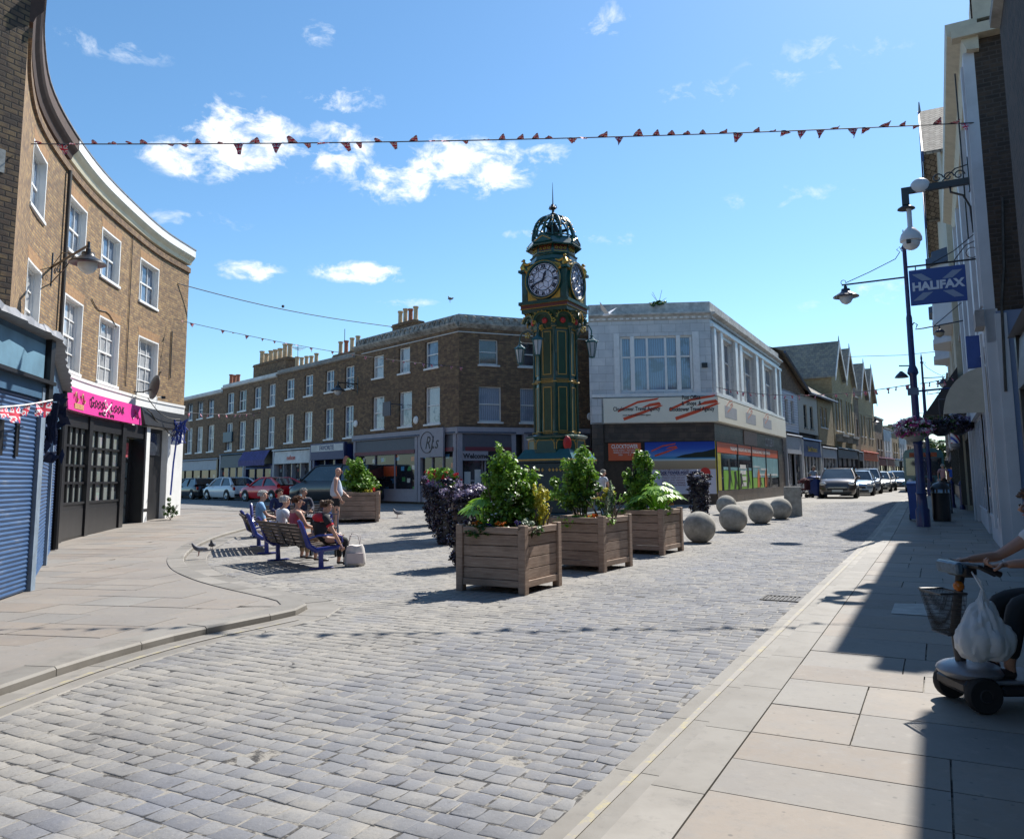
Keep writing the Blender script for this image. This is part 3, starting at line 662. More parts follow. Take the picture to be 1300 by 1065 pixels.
for k0,k1,z0,z1 in wins+wm:   # white painted reveals
    pass
for k0,k1,z0,z1 in wins+wm:
    a=MB()
    for k,s in ((k0,1),(k1,-1)): a.face([CW.pt(k+s*.003,-.004,z0),CW.pt(k+s*.003,.168,z0),CW.pt(k+s*.003,.168,z1),CW.pt(k+s*.003,-.004,z1)])
    a.face([CW.pt(k0,-.004,z1-.003),CW.pt(k1,-.004,z1-.003),CW.pt(k1,.168,z1-.003),CW.pt(k0,.168,z1-.003)])
    # painted rim of the opening
    e=.045
    for (x0,x1,y0,y1) in ((k0-e,k0,z0,z1+e),(k1,k1+e,z0,z1+e),(k0,k1,z1,z1+e)): fbox(a,CW,x0,x1,-.008,-.001,y0,y1)
    build_in(a,'window_reveal',WHITE,bl)
# shop: pink sign and black small-paned windows
PINK=mat('pink_sign',(.72,.05,.30),.4,var=.06,scale=1)
SHD=mat('printed_blind',(.26,.28,.27),.25,var=.3,scale=2.5);
a=MB();z0=.07
for x0,x1 in ((7.05,7.25),(9.0,9.25),(11.55,11.85),(13.38,13.5)): fbox(a,CW,x0,x1,-.16,.05,z0,3.34)
for x0,x1 in ((7.25,9.0),(9.25,11.55)):
    fbox(a,CW,x0,x1,-.1,.05,z0,1.0);fbox(a,CW,x0+.1,x1-.1,-.125,-.1,z0+.1,.88);fbox(a,CW,x0,x1,-.13,.0,1.0,1.06);fbox(a,CW,x0,x1,-.12,.0,2.98,3.34)
    n=4 if x1<9.1 else 4
    for i in range(1,n): x=x0+(x1-x0)*i/n;fbox(a,CW,x-.035,x+.035,-.1,-.02,1.06,2.98)
    for z in (1.55,2.0,2.5): fbox(a,CW,x0,x1,-.095,-.02,z-.03,z+.03)
fbox(a,CW,11.85,13.38,-.12,.05,2.95,3.34);fbox(a,CW,6.6,7.05,-.05,.05,z0,3.34)
sf=build_in(a,'shopfront',BLACK,bl);Mi=world_m(bl).inverted()
def subp(b,nm,m,par=None,**k):
    b.v=[tuple(Mi@Vector(v)) for v in b.v];return b.build(nm,m,par or sf,**k)
SHB=shopmat('blind_pictures',dark=(.20,.22,.21),cols=((.30,.32,.31),(.06,.06,.07),(.38,.39,.38)),amount=.45,scale=2.4)
for x0,x1 in ((7.25,9.0),(9.25,11.55)):
    b=MB();wall(b,CW,x0,x1,1.06,2.98,d0=-.03);subp(b,'pane',SHB)
b=MB();fbox(b,CW,11.9,12.02,.25,.3,z0,2.95);fbox(b,CW,13.2,13.38,.25,.3,z0,2.95);fbox(b,CW,12.02,13.2,.25,.3,z0,z0+.2);fbox(b,CW,12.02,13.2,.25,.3,2.2,2.3)
for z in (.75,1.2,1.65): fbox(b,CW,12.02,13.2,.26,.29,z,z+.05)
for x in (11.855,13.375): b.face([CW.pt(x,-.1,z0),CW.pt(x,.3,z0),CW.pt(x,.3,2.95),CW.pt(x,-.1,2.95)])
dr=subp(b,'door',BLACK)
b=MB();wall(b,CW,12.02,13.2,z0,2.95,d0=.28);subp(b,'door_pane',shopmat('door_display',dark=(.10,.12,.12),cols=((.5,.52,.5),(.05,.05,.05)),amount=.4,scale=1.7))
b=MB();[fbox(b,CW,12.2+i*.5,12.5+i*.5,.2,.215,2.35,2.8) for i in (0,1)];subp(b,'door_notice',mat('red_notice',(.5,.1,.12),.5,var=.6,scale=9))
# second entrance: white posts and black door
b=MB();fbox(b,CW,13.5,13.78,-.17,.1,z0,3.34);fbox(b,CW,15.1,15.3,-.2,.1,z0,3.34);subp(b,'white_post',WHITE)
b=MB();fbox(b,CW,13.78,15.1,.02,.1,z0,3.34);fbox(b,CW,13.95,14.9,-.005,.02,z0+.15,1.2);subp(b,'black_door',BLACK)
b=MB();fbox(b,CW,13.95,14.9,-.008,.02,2.45,3.2);subp(b,'fanlight',G_DRK)
b=MB();band(b,CW,13.0,LK,[(-.30,3.40),(.0,3.40),(.0,3.98),(-.14,3.98)]);subp(b,'dark_fascia',BLACK)
b=MB();fbox(b,CW,13.5,13.8,-.175,-.17,.6,.7);subp(b,'trim',BLACK)
b=MB();band(b,CW,6.85,12.75,[(-.26,3.36),(-.2,3.36),(-.12,3.96),(-.2,3.96)]);sg=subp(b,'fascia',PINK)
BLK=mat('black_lettering',(.02,.015,.02),.5,var=0)
def curvetext(txt,k,z,size,m,step,par,nm='lettering',d=-.262,sx=1.):
    ms=[]
    for i,ch in enumerate(txt):
        if ch!=' ':
            me=text_mesh(ch,size,.006,sx=sx,bold=.006);kk=k+i*step;me.transform(Mi@frameM(CW.pt(kk,d,z),CW.tan(kk)));ms.append(me)
    bm=bmesh.new();
    for me in ms: bm.from_mesh(me);bpy.data.meshes.remove(me)
    me=bpy.data.meshes.new(nm);bm.to_mesh(me);bm.free();me.materials.append(m)
    return link(nm,me,par)
import bmesh
curvetext('G',8.75,3.70,.40,BLK,.3,sf,sx=.8);curvetext('OOD',9.07,3.68,.28,BLK,.28,sf,sx=.85);curvetext('L',10.3,3.70,.40,BLK,.3,sf,sx=.8);curvetext('OOK',10.6,3.68,.28,BLK,.29,sf,sx=.85);curvetext('01795 000 073'.replace('000','6'),9.35,3.44,.13,BLK,.11,sf)
b=MB()
for x,y in ((9.78,10.2),(10.2,9.78)): b.tube([CW.pt(x,-.27,3.52),CW.pt(y,-.27,3.78)],.022,5)
for x in (9.72,9.76): b.tube([CW.pt(x+.09*math.cos(t),-.27,3.5+(x-9.72)*7+.07*math.sin(t)) for t in [i*PI/5 for i in range(11)]],.014,5)
subp(b,'scissors_logo',mat('pale_pink',(.85,.55,.65),.5,var=0))
b=MB()
for x,z in ((7.35,3.72),(7.9,3.72)): b.tube([CW.pt(x+ (.28-.0)*(t) ,-.262,z+.12*math.sin(t*6)) for t in [i/8 for i in range(9)]],.02,5)
fbox(b,CW,7.35,8.1,-.262,-.255,3.42,3.56);subp(b,'flourish',mat('tan_print',(.55,.3,.15),.5,var=.4,scale=20))
b=MB();b.tube([CW.pt(12.0,-.262,3.5),CW.pt(12.25,-.262,3.68),CW.pt(12.5,-.262,3.85)],.02,5);b.tube([CW.pt(12.1,-.262,3.8),CW.pt(12.5,-.262,3.55)],.02,5);b.sphere(tuple(CW.pt(12.3,-.262,3.68)),.06,8);subp(b,'comb_logo',mat('deep_pink',(.4,.02,.15),.5,var=0))
# soil pipe, cables
b=MB();k=6.5
b.tube([CW.pt(k,-.08,z) for z in (3.5,5,7,9.3)],.05,8);b.tube([CW.pt(11.9,-.03,4.5),CW.pt(11.9,-.03,6.8),CW.pt(11.9,-.03,9.3)],.014,5)
b.tube([CW.pt(9.0+i*.28,-.02,6.6-.05*i-.1*math.sin(i)) for i in range(8)],.012,5);b.tube([CW.pt(15.4,-.03,z) for z in (5.2,6.0,6.9)],.02,5);b.tube([CW.pt(13.2+i*.35,-.25,3.9-.12*min(i,6)+.05*math.sin(i*2)) for i in range(8)],.02,5)
b.tube([CW.pt(13.0+i*.33,-.33,4.25-.25*math.sin(PI*i/9)-.05*i) for i in range(9)],.014,5)
b.v=[tuple(Mi@Vector(v)) for v in b.v];b.build('drainpipe_and_cables',mat('dark_pipe',(.05,.045,.04),.6,var=.2),bl)
# satellite dish
sd=thing('satellite_dish','dark round satellite dish fixed to the white band over the pink sign','satellite dish',tuple(CW.pt(12.75,-.5,4.6)),math.atan2(CW.tan(12.7).y,CW.tan(12.7).x)+.5)
b=MB();b.M=Matrix.Rotation(math.radians(98),4,'X')@Matrix.Rotation(.2,4,'Y');b.lathe([(.01,0),(.16,.012),(.3,.05),(.4,.1),(.4,.112),(.29,.065),(.01,.015)],24);b.build('dish',mat('dish_grey',(.06,.06,.065),.5,var=.2),sd,smooth=True)
b=MB();b.tube([(0,0,-.1),(0,.25,-.2),(0,.5,-.2)],.022,6);b.tube([(.0,0,-.35),(.22,-.38,-.3)],.012,6);b.box((.18,-.48,-.36),(.28,-.36,-.27));b.build('arm',BLACK,sd)
# blue cable tangle by the corner
rr=random.Random(3);pts=[CW.pt(15.5,-.38,3.3)+Vector((rr.uniform(-.3,.3),rr.uniform(-.12,.12),rr.uniform(-.45,.45))) for i in range(46)]
b=MB();b.tube(pts,.022,5);b.tube([CW.pt(15.5,-.33,3.3),CW.pt(15.45,-.25,2.2),CW.pt(15.4,-.22,1.1)],.03,6);tag(b.build('cable_bundle',mat('blue_cable',(.02,.05,.28),.5,var=.3,scale=8)),'tangled blue cable bundle hanging on the white corner pillar','cable bundle')
# weed at the wall foot
# ================================================================ near blue shop with the dark brick wall above
bn=thing('blue_shop_building','weathered dark brick building with flaking blue shutters at ground floor','building',(-9,10,0))
NF=Fac((-8.44-SD.x*11,13.0-SD.y*11),(SD.x,SD.y))
a=MB();wall(a,NF,0,11,3.2,13.5,[(1.5,2.7,5,7),(5.2,6.4,5,7),(1.5,2.7,8.2,9.8),(5.2,6.4,8.2,9.8)],.15);build_in(a,'wall',B_NEAR,bn)
for o in ((1.5,2.7,5,7),(5.2,6.4,5,7),(1.5,2.7,8.2,9.8),(5.2,6.4,8.2,9.8)): window(bn,NF,*o,bars=(2,2),glass=G_GRY,frame=WHITE)
a=MB();a.face([NF.pt(11,0,0),NF.pt(11,1.2,0),NF.pt(11,1.2,13.5),NF.pt(11,0,13.5)]);a.face([NF.pt(0,0,0),NF.pt(0,7,0),NF.pt(0,7,13.5),NF.pt(0,0,13.5)]);a.face([NF.pt(0,0,13.4),NF.pt(11,0,13.4),NF.pt(11,7,13.4),NF.pt(0,7,13.4)]);build_in(a,'side_wall',B_NEAR,bn)
a=MB();fbox(a,NF,10.55,10.75,-.02,-.001,6.75,7.15);build_in(a,'wall_bracket_plate',mat('lichen_plate',(.35,.36,.34),.8,var=.5,scale=9),bn)
# projecting shopfront: front plane A->Bc, return Bc->Cc
A0=Vector((-5.72,6.5,0));Bc=Vector((-6.75,11.25,0));Cc=Vector((-10.35,18.0,0))
FA=Fac(A0,(Bc-A0));FB=Fac(Bc,(Cc-Bc));LA=(Bc-A0).length;LB=(Cc-Bc).length
m,nt_,b_=newmat('flaking_blue_shutter');uv=N(nt_,'ShaderNodeUVMap');f=N(nt_,'ShaderNodeTexNoise',ins={'Scale':3.,'Detail':9.,'Roughness':.8});mpp=N(nt_,'ShaderNodeMapping',ins={'Scale':(.5,4,1)});nt_.links.new(uv.outputs[0],mpp.inputs[0]);nt_.links.new(mpp.outputs[0],f.inputs[0])
nt_.links.new(ramp(nt_,f.outputs[0],[(.3,(.018,.05,.13)),(.53,(.03,.085,.20)),(.6,(.07,.12,.22)),(.66,(.25,.24,.23))]),b_.inputs[0]);b_.inputs['Roughness'].default_value=.45
SHUT=m
def shutter(fac,k0,k1,z0,z1,d,par,nm='shutter'):
    b=MB();n=int((z1-z0)/.06);
    for i in range(n):
        z=z0+(z1-z0)*i/n;h=(z1-z0)/n
        b.face([fac.pt(k0,d,z),fac.pt(k1,d,z),fac.pt(k1,d-.014,z+h*.5),fac.pt(k0,d-.014,z+h*.5)],0,[(k0,z),(k1,z),(k1,z+h),(k0,z+h)]);b.face([fac.pt(k0,d-.014,z+h*.5),fac.pt(k1,d-.014,z+h*.5),fac.pt(k1,d,z+h*.94),fac.pt(k0,d,z+h*.94)],0,[(k0,z),(k1,z),(k1,z+h),(k0,z+h)]);b.face([fac.pt(k0,d+.01,z+h*.94),fac.pt(k1,d+.01,z+h*.94),fac.pt(k1,d+.01,z+h),fac.pt(k0,d+.01,z+h)])
    return build_in(b,nm,SHUT,par)
shutter(FA,.3,LA-.16,.09,2.75,.0,bn);shutter(FB,.1,LB*.48,.09,2.75,.02,bn);shutter(FB,LB*.52,LB*.86,.09,2.75,.02,bn)
BLU2=mat('weathered_blue_board',(.045,.11,.19),.55,var=.35,scale=2.5,dirt=.35);BLU3=mat('pale_blue_board',(.12,.24,.33),.6,var=.3,scale=1.7,dirt=.25);BGY=mat('grey_blue_post',(.20,.26,.33),.6,var=.3,scale=4,dirt=.3)
for q_ in ((FA,LA-.16,LA,-.06,.15,.05,2.9),(FB,LB*.48,LB*.52,-.04,.12,.05,2.9),(FA,.0,.3,-.04,.1,.05,2.9)): a=MB();fbox(a,*q_);build_in(a,'post',BGY,bn)
a=MB();fbox(a,FA,0,LA+.05,-.05,.2,2.74,2.95);fbox(a,FB,0.02,LB,-.03,.2,2.74,3.62);fbox(a,FA,0,LA,-.02,.2,3.0,3.66);build_in(a,'fascia',BLU2,bn)
a=MB();fbox(a,FA,.1,LA-.1,-.035,-.021,3.02,3.52);build_in(a,'fascia_board',BLU3,bn)
a=MB();fbox(a,FA,0,LA+.12,-.14,.1,2.95,3.0);fbox(a,FA,LA-.04,LA+.12,-.1,.1,2.6,3.62);fbox(a,FB,.08,.5,-.09,-.03,2.55,3.6);build_in(a,'cornice_strip',BLACK,bn)
a=MB();n=30
for fac,L in ((FA,LA+.1),(FB,LB)):
    for i in range(n):
        k0=L*i/n;k1=L*(i+1)/n;j=lambda q:.02*math.sin(q*7)+.015*math.sin(q*23)
        a.face([fac.pt(k0,-.22+j(k0),3.62),fac.pt(k1,-.22+j(k1),3.62),fac.pt(k1,-.16,3.74+j(k1*1.7)),fac.pt(k0,-.16,3.74+j(k0*1.7))]);a.face([fac.pt(k0,-.16,3.74+j(k0*1.7)),fac.pt(k1,-.16,3.74+j(k1*1.7)),fac.pt(k1,2.6,3.86),fac.pt(k0,2.6,3.86)])
        a.face([fac.pt(k0,-.22+j(k0),3.62),fac.pt(k1,-.22+j(k1),3.62),fac.pt(k1,.05,3.6),fac.pt(k0,.05,3.6)])
build_in(a,'lead_roof',LEAD,bn)
a=MB();fbox(a,FB,LB*.86,LB*.97,.05,.3,.05,3.6);a.tube([FB.pt(LB*.95,-.05,.1),FB.pt(LB*.95,-.05,3.6)],.07,8);build_in(a,'dark_recess',BLACK,bn)
a=MB();fbox(a,FB,LB*.97,LB+.12,-.05,.3,.05,3.6);build_in(a,'navy_pilaster',NAVY,bn)
a=MB();fbox(a,FA,3.35,3.55,-.03,-.0,1.9,2.35);fbox(a,FA,3.95,4.05,-.03,-.0,1.9,2.35);build_in(a,'shutter_slot',BLACK,bn)
# ================================================================ BACKGROUND LEFT: row of three storey brick shops
Cn=Vector((-2.45,36.,0));DA=azv(-42);LR=62
FR=Fac(Cn+DA*LR,-DA)
def R_(k): return LR-k   # distance from the corner -> facade coordinate
def terrace(name,label,k0,k1,zt,m,w3,w2,z3,z2,cap,shops,frame=WHITE,g3=None,g2=None,group=None,zb=3.5,bars=(2,1),depth=7.5,capm=STONE):
    mid=FR.pt(R_((k0+k1)/2),0,0);b=thing(name,label,'building',tuple(mid),0,group)
    ops3=[(R_(y),R_(x),*z3) if len((x,y))==2 else 0 for x,y in w3];ops2=[(R_(y),R_(x),*z2) for x,y in w2]
    a=MB();wall(a,FR,R_(k1),R_(k0),zb,zt-.32,ops3+ops2,.13);build_in(a,'wall',m,b)
    body(b,FR,R_(k1),R_(k0),.2,zt-.32,depth,m)
    a=MB();band(a,FR,R_(k1),R_(k0),[(.0,zt-.32),(-.1,zt-.30),(-.16,zt-.24),(-.16,zt-.2),(-.03,zt-.2),(-.03,zt),(.25,zt),(.25,zt-.32)]);build_in(a,'parapet',capm,b)
    for i,o in enumerate(ops3): window(b,FR,*o,bars=bars,glass=g3 or random.choice((G_BLU,G_DRK,G_GRY)),frame=frame)
    for i,o in enumerate(ops2): window(b,FR,*o,bars=(bars[0],1),glass=g2 or random.choice((G_GRY,G_CUR,G_BLU)),frame=frame)
    a=MB();wall(a,FR,R_(k1),R_(k0),.3,zb,[],0,d0=.25);build_in(a,'ground_floor_wall',BLACK,b)
    for s in shops: shopfront(b,FR,R_(s['k'][1]),R_(s['k'][0]),.5,s['z'][0],s['z'][1],s.get('fm',GREY),s.get('frm',GREY),s.get('g',SH1),s.get('mull',3),s.get('stall',.45),s.get('door'),txt=s.get('txt'),tm=s.get('tm'),ts=s.get('ts',.3),proj=s.get('proj',.12))
    return b
# far terrace at the left end
terrace('brick_terrace','far left dark brick shop terrace with three tall first floor windows',27.5,44,8.2,B_DARK2,[(29.1,30.2),(31.2,32.3),(33.3,34.4),(36,37.1),(39,40.1)],[(28.9,30.1),(31.1,32.3),(33.2,34.4),(36,37.1),(39,40.1)],(6.3,7.65),(3.75,5.7),1,
    [dict(k=(27.6,36.2),z=(2.4,3.1),fm=LGREY,frm=BROWN,g=SH2,mull=5),dict(k=(36.3,43.8),z=(2.4,3.1),fm=GREY,frm=BLACK,g=SH2,mull=4)],capm=WHITED,zb=3.3)
t2=terrace('brick_terrace','dark brick shop terrace with white parapet and purple blue awning',18.7,27.5,8.45,B_DARK2,[(19.0,20.0),(21.1,22.2),(23.4,24.7),(25.5,26.7)],[(19.0,20.0),(21.1,22.2),(23.4,24.5),(25.6,26.7)],(6.35,7.8),(3.7,5.65),1,
    [dict(k=(18.8,23.0),z=(2.35,2.5),fm=NAVY,frm=NAVY,g=SH1,mull=3),dict(k=(23.1,27.3),z=(2.5,3.35),fm=mat('dark_teal_fascia',(.05,.07,.09),.5,var=.1),frm=LGREY,g=SH1,mull=3,txt='ENVY HAIR STUDIO'.replace('ENVY','')[:0] or None)],capm=WHITED,zb=3.5)
# ribbed awning
a=MB();n=16
for i in range(n):
    x0=R_(22.9)+(4.0)*i/n;x1=R_(22.9)+4.0*(i+1)/n;q=[(x0,-.3,3.5),((x0+x1)/2,-.34,3.5),(x1,-.3,3.5)]
    for (p,r) in zip(q,q[1:]):
        a.face([FR.pt(*p),FR.pt(*r),FR.pt(r[0],r[1]-.35,2.9),FR.pt(p[0],p[1]-.35,2.9)]);a.face([FR.pt(p[0],p[1]-.35,2.9),FR.pt(r[0],r[1]-.35,2.9),FR.pt(r[0],r[1]-.35,2.55),FR.pt(p[0],p[1]-.35,2.55)])
a.face([FR.pt(R_(22.9),-.3,3.5),FR.pt(R_(18.9),-.3,3.5),FR.pt(R_(18.9),0,3.5),FR.pt(R_(22.9),0,3.5)])
build_in(a,'awning',mat('purple_blue_awning',(.07,.06,.20),.6,var=.3,scale=3),t2)
text('hanging_board',' ',.1,WHITE,t2,FR.pt(R_(24),-.2,4),FR.d) if False else None
a=MB();fbox(a,FR,R_(26.9),R_(25.4),-.12,-.04,4.3,5.0);build_in(a,'estate_board',mat('teal_board',(.02,.08,.13),.4,var=.1),t2)
t3=terrace('brick_terrace','dark brick shop terrace with stone parapet, between white shop sign and navy sign',9.2,18.7,8.55,B_DARK,[(9.3,10.3),(11.5,12.5),(14.0,15.05),(16.4,17.5)],[(9.3,10.3),(11.5,12.5),(14.0,15.05),(16.4,17.5)],(6.6,7.85),(3.9,5.65),1,
    [dict(k=(9.4,13.2),z=(2.75,3.4),fm=mat('navy_sign_board',(.03,.04,.14),.4,var=.05),frm=NAVY,g=SH2,mull=3,txt='FAVORITE',tm=WHITE,ts=.52,proj=.3),dict(k=(13.4,18.4),z=(2.6,3.35),fm=WHITED,frm=LGREY,g=SH3,mull=4,txt='nelson',tm=RED,ts=.42,proj=.3)],zb=3.55)
a=MB();b_=MB();fbox(a,FR,R_(13.1),R_(9.5),-.50,-.42,3.18,3.56);fbox(b_,FR,R_(13.2),R_(9.4),-.49,-.3,2.72,3.64);build_in(b_,'canopy_box',mat('navy_canopy',(.03,.04,.12),.5,var=.1),t3);build_in(a,'canopy_board',WHITED,t3)
text('canopy_lettering','FAVORITE',.36,NAVY,t3,FR.pt(R_(11.3),-.505,3.36),FR.d,bold=.01)
a=MB();a.M=frameM(FR.pt(R_(9.0),-.55,2.55),FR.d);a.lathe([(.3,-.04),(.3,.04)],20);a.M=Matrix.Identity(4);
rd=MB();rd.M=frameM(FR.pt(R_(9.1),-.5,2.55),FR.d)@Matrix.Rotation(PI/2,4,'X');rd.lathe([(.32,-.04),(.32,.04)],20);build_in(rd,'round_sign',mat('red_round_sign',(.35,.06,.04),.5,var=.2),t3)
# --- corner building with the grey and maroon fascia
FF=Fac(Cn,(math.sin(math.radians(68.2)),math.cos(math.radians(68.2))))
rj=thing('corner_building','brown brick corner building with scalloped stone parapet and grey and maroon fascia','building',(Cn.x,Cn.y,0))
zt=9.25;o3=[(R_(2.65),R_(1.6),6.9,8.2),(R_(4.95),R_(3.95),6.9,8.2),(R_(7.4),R_(6.35),6.9,8.1)];o2=[(R_(2.65),R_(1.45),4.2,5.98),(R_(4.9),R_(3.75),4.2,5.95),(R_(7.4),R_(6.25),4.2,5.9)]
a=MB();wall(a,FR,R_(9.2),R_(0),3.9,8.75,o3+o2,.13)
f3=[(1.0,1.95,6.87,8.08),(3.0,4.0,6.87,8.06)];f2=[(.98,2.1,4.2,5.85),(3.05,4.3,4.2,5.85)]
wall(a,FF,0,7.6,3.9,8.75,f3+f2,.13);build_in(a,'wall',B_DARK,rj)
a=MB()
for k in (0.,1.): pass
a.face([FR.pt(R_(9.2),0,.3),FR.pt(R_(9.2),8,.3),FR.pt(R_(9.2),8,8.8),FR.pt(R_(9.2),0,8.8)]);a.face([FF.pt(7.6,0,.3),FF.pt(7.6,8,.3),FF.pt(7.6,8,8.8),FF.pt(7.6,0,8.8)]);build_in(a,'side_wall',B_DARK,rj)
a=MB();a.face([FR.pt(R_(9.2),.1,8.7),Cn+Vector((0,.3,8.7)),FF.pt(7.6,.1,8.7),FF.pt(7.6,8,8.7),FR.pt(R_(9.2),8,8.7)]);build_in(a,'roof',FELT,rj)
prof=[(.0,8.55),(-.08,8.6),(-.22,8.72),(-.24,8.8),(.0,8.82),(.0,9.2),(.28,9.2),(.28,8.55)]
a=MB();band(a,FR,R_(9.2),LR+.02,prof);band(a,FF,-.02,7.6,prof)
for fac,k0,k1 in ((FR,R_(9.2),LR),(FF,0,7.6)):
    k=k0+.1
    while k<k1-.3:
        b0=a;pts=[fac.pt(k+.2+.19*math.cos(t),-.03,8.86+.26*math.sin(t)) for t in [PI*i/6 for i in range(7)]];a.tube(pts,.03,5);k+=.42
build_in(a,'parapet',mat('mossy_stone',(.36,.35,.32),.9,var=.6,scale=5,dirt=.8,bump=.5),rj)
a=MB();fbox(a,FR,R_(8.5),LR+.03,-.035,-.0,8.34,8.38);fbox(a,FF,-.03,7.6,-.035,-.0,8.34,8.38);build_in(a,'cable_trunking',WHITED,rj)
for o in o3: window(rj,FR,*o,bars=(1,1),glass=random.choice((G_BLU,G_CUR)),frame=WHITE)
for o in o2: window(rj,FR,*o,bars=(1,1),glass=G_CUR,frame=WHITE)
for o in f3: window(rj,FF,*o,bars=(1,1),glass=G_DRK,frame=WHITED)
for o in f2: window(rj,FF,*o,bars=(1,1),glass=G_GRY,frame=WHITED)
LG2=mat('mauve_grey_board',(.30,.29,.33),.6,var=.1,dirt=.15);DG=mat('slate_grey_board',(.075,.075,.095),.5,var=.1)
a=MB()
for fac,k0,k1 in ((FR,R_(9.1),LR),(FF,0,7.6)): wall(a,fac,k0,k1,.3,3.9,[],0,d0=.3)
build_in(a,'ground_floor_wall',BLACK,rj)
for fac,k0,k1,dr in ((FR,R_(9.0),R_(3.05),None),(FR,R_(3.0),LR-.02,None),(FF,-.1,2.75,(.15,1.25)),(FF,3.15,7.4,None)):
    s=shopfront(rj,fac,k0,k1,.5,2.82,3.6,DG,LG2,SH1 if fac is FR else SH2,3,.55,dr,pil=True)
a=MB()
for fac,k0,k1 in ((FR,R_(9.1),LR+.12),(FF,-.12,7.6)): fbox(a,fac,k0,k1,-.2,-.1,3.62,3.93);
build_in(a,'upper_fascia',LG2,rj)
a=MB()
for fac,k0,k1 in ((FR,R_(8.8),R_(3.25)),(FR,R_(2.75),LR-.2),(FF,.25,2.5),(FF,3.35,7.2)): fbox(a,fac,k0,k1,-.2,-.1,2.84,3.02)
build_in(a,'maroon_strip',MAROON,rj)
a=MB();fbox(a,FR,R_(2.6),R_(.75),-.34,-.24,2.6,3.95);pn=build_in(a,'sign_panel',LG2,rj)
text('sign_lettering','RJ.s',.85,BLK,rj,FR.pt(R_(1.65),-.345,3.25),FR.d,shear=.35,sx=.85)
b=MB();b.tube([FR.pt(R_(2.0)+.52*math.cos(t),-.345,3.3+.5*math.sin(t)) for t in [i*PI/9 for i in range(18)]],.018,5);build_in(b,'sign_ring',BLK,rj)
a=MB();fbox(a,FF,.12,1.35,-.2,-.12,2.40,2.83);build_in(a,'welcome_panel',LG2,rj);text('welcome_lettering','Welcome',.30,BLK,rj,FF.pt(.74,-.206,2.6),FF.d,bold=.012)
a=MB();fbox(a,FF,.3,.6,.12,.14,1.1,1.9);fbox(a,FF,.8,1.1,.12,.14,1.2,2.0);build_in(a,'door_posters',WHITED,rj)
a=MB();fbox(a,FR,R_(7.2),R_(5.0),-.03,-.021,1.75,2.25);build_in(a,'window_banner',mat('orange_red_banner',(.55,.08,.02),.5,var=.2,scale=5),rj)
b=MB();fbox(b,FR,R_(5.0),R_(4.3),-.9,-.85,4.7,5.4);b.tube([FR.pt(R_(4.6),0,5.3),FR.pt(R_(4.6),-.9,5.3)],.03,6);build_in(b,'hanging_sign',DG,rj)
for k,z in ((3.35,4.45),(9.0,4.6)):
    b=MB();b.M=frameM(FR.pt(R_(k),-.03,z),FR.d)@Matrix.Rotation(PI/2,4,'X');b.lathe([(.01,.08),(.17,.05),(.2,0)],14);build_in(b,'alarm_box',WHITE,rj)
b=MB();b.M=frameM(FF.pt(6.75,-.03,4.55),FF.d)@Matrix.Rotation(PI/2,4,'X');b.lathe([(.01,.08),(.17,.05),(.2,0)],14);build_in(b,'alarm_box',WHITE,rj)
# chimneys
def onrow(k,d): return FR.pt(R_(k),d,0)
chimney(rj,onrow(5.6,1.0),FR.d,1.9,.7,8.,9.75,4,B_DARK,r=.16,h=.75)
chimney(t3,onrow(11.6,1.0),FR.d,2.6,.6,7.8,8.9,4,B_DARK,r=.16,h=.7)
chimney(t3,onrow(16.8,1.0),FR.d,3.2,.6,7.8,8.75,5,B_DARK,POTC,r=.16,h=.6)
chimney(t2,onrow(22.3,1.5),FR.d,5.0,.9,7.8,9.7,7,B_DARK,POTC,r=.2,h=.85)
chimney(t2,onrow(27.9,1.0),FR.d,1.9,.6,7.8,8.65,3,B_DARK,POT,r=.17,h=.7)
b=MB();p=onrow(13,1.5);b.tube([p+Vector((0,0,8)),p+Vector((0,0,10.6))],.02,5);p=onrow(23,3.5)
b.tube([p+Vector((0,0,9.6)),p+Vector((0,0,11.2))],.02,5)
for i in range(5): b.tube([p+Vector((-.5+i*.1,-.3,11-.05*i)),p+Vector((.5-i*.1,.3,11-.05*i))],.012,4)
M_=world_m(t2).inverted();b.v=[tuple(M_@Vector(v)) for v in b.v];b.build('television_aerial',M_IRON,t2)
# ================================================================ WHITE FAIENCE CORNER BUILDING
W0=Vector((8.7,34.,0));dF=azv(95.5);FW=Fac(W0-dF*5.5,dF);FS=Fac(W0,SD);LS=17.2
wb=thing('white_corner_building','two storey pale tiled corner building with white sign board and beach mural','building',(8.7,34,0))
def X(kk): return 5.5-kk
wf=[(X(3.93),X(.8),5.3,7.75)];ws=[(1.9,4.3,5.35,7.9),(6.0,9.3,5.35,7.9),(11.6,15.0,5.35,7.9)]
a=MB();wall(a,FW,X(5.3),5.5,3.9,8.45,wf,.25);wall(a,FS,0,LS,3.9,8.45,ws,.4);build_in(a,'wall',B_FAI,wb)
a=MB();pf=[(.0,8.45),(-.06,8.47),(-.10,8.6),(-.26,8.68),(-.26,8.75),(-.02,8.77),(-.02,9.22),(.3,9.22),(.3,8.45)]
band(a,FW,X(5.3),5.52,pf);band(a,FS,-.02,LS,pf);build_in(a,'parapet',mat('stained_block',(.52,.51,.48),.6,var=.35,scale=4,dirt=.7),wb)
a=MB()
for fac,k0,k1 in ((FW,X(5.2),5.4),(FS,.1,LS)):
    k=k0
    while k<k1: fbox(a,fac,k,k+.14,-.09,-.0,8.5,8.6);k+=.26
for k0,k1 in ((.25,.6),(1.45,1.85),(4.35,4.85),(5.4,5.95),(9.35,9.9),(11.0,11.55),(15.05,15.6),(16.5,17.0)): fbox(a,FS,k0,k1,-.12,0,5.2,8.1)
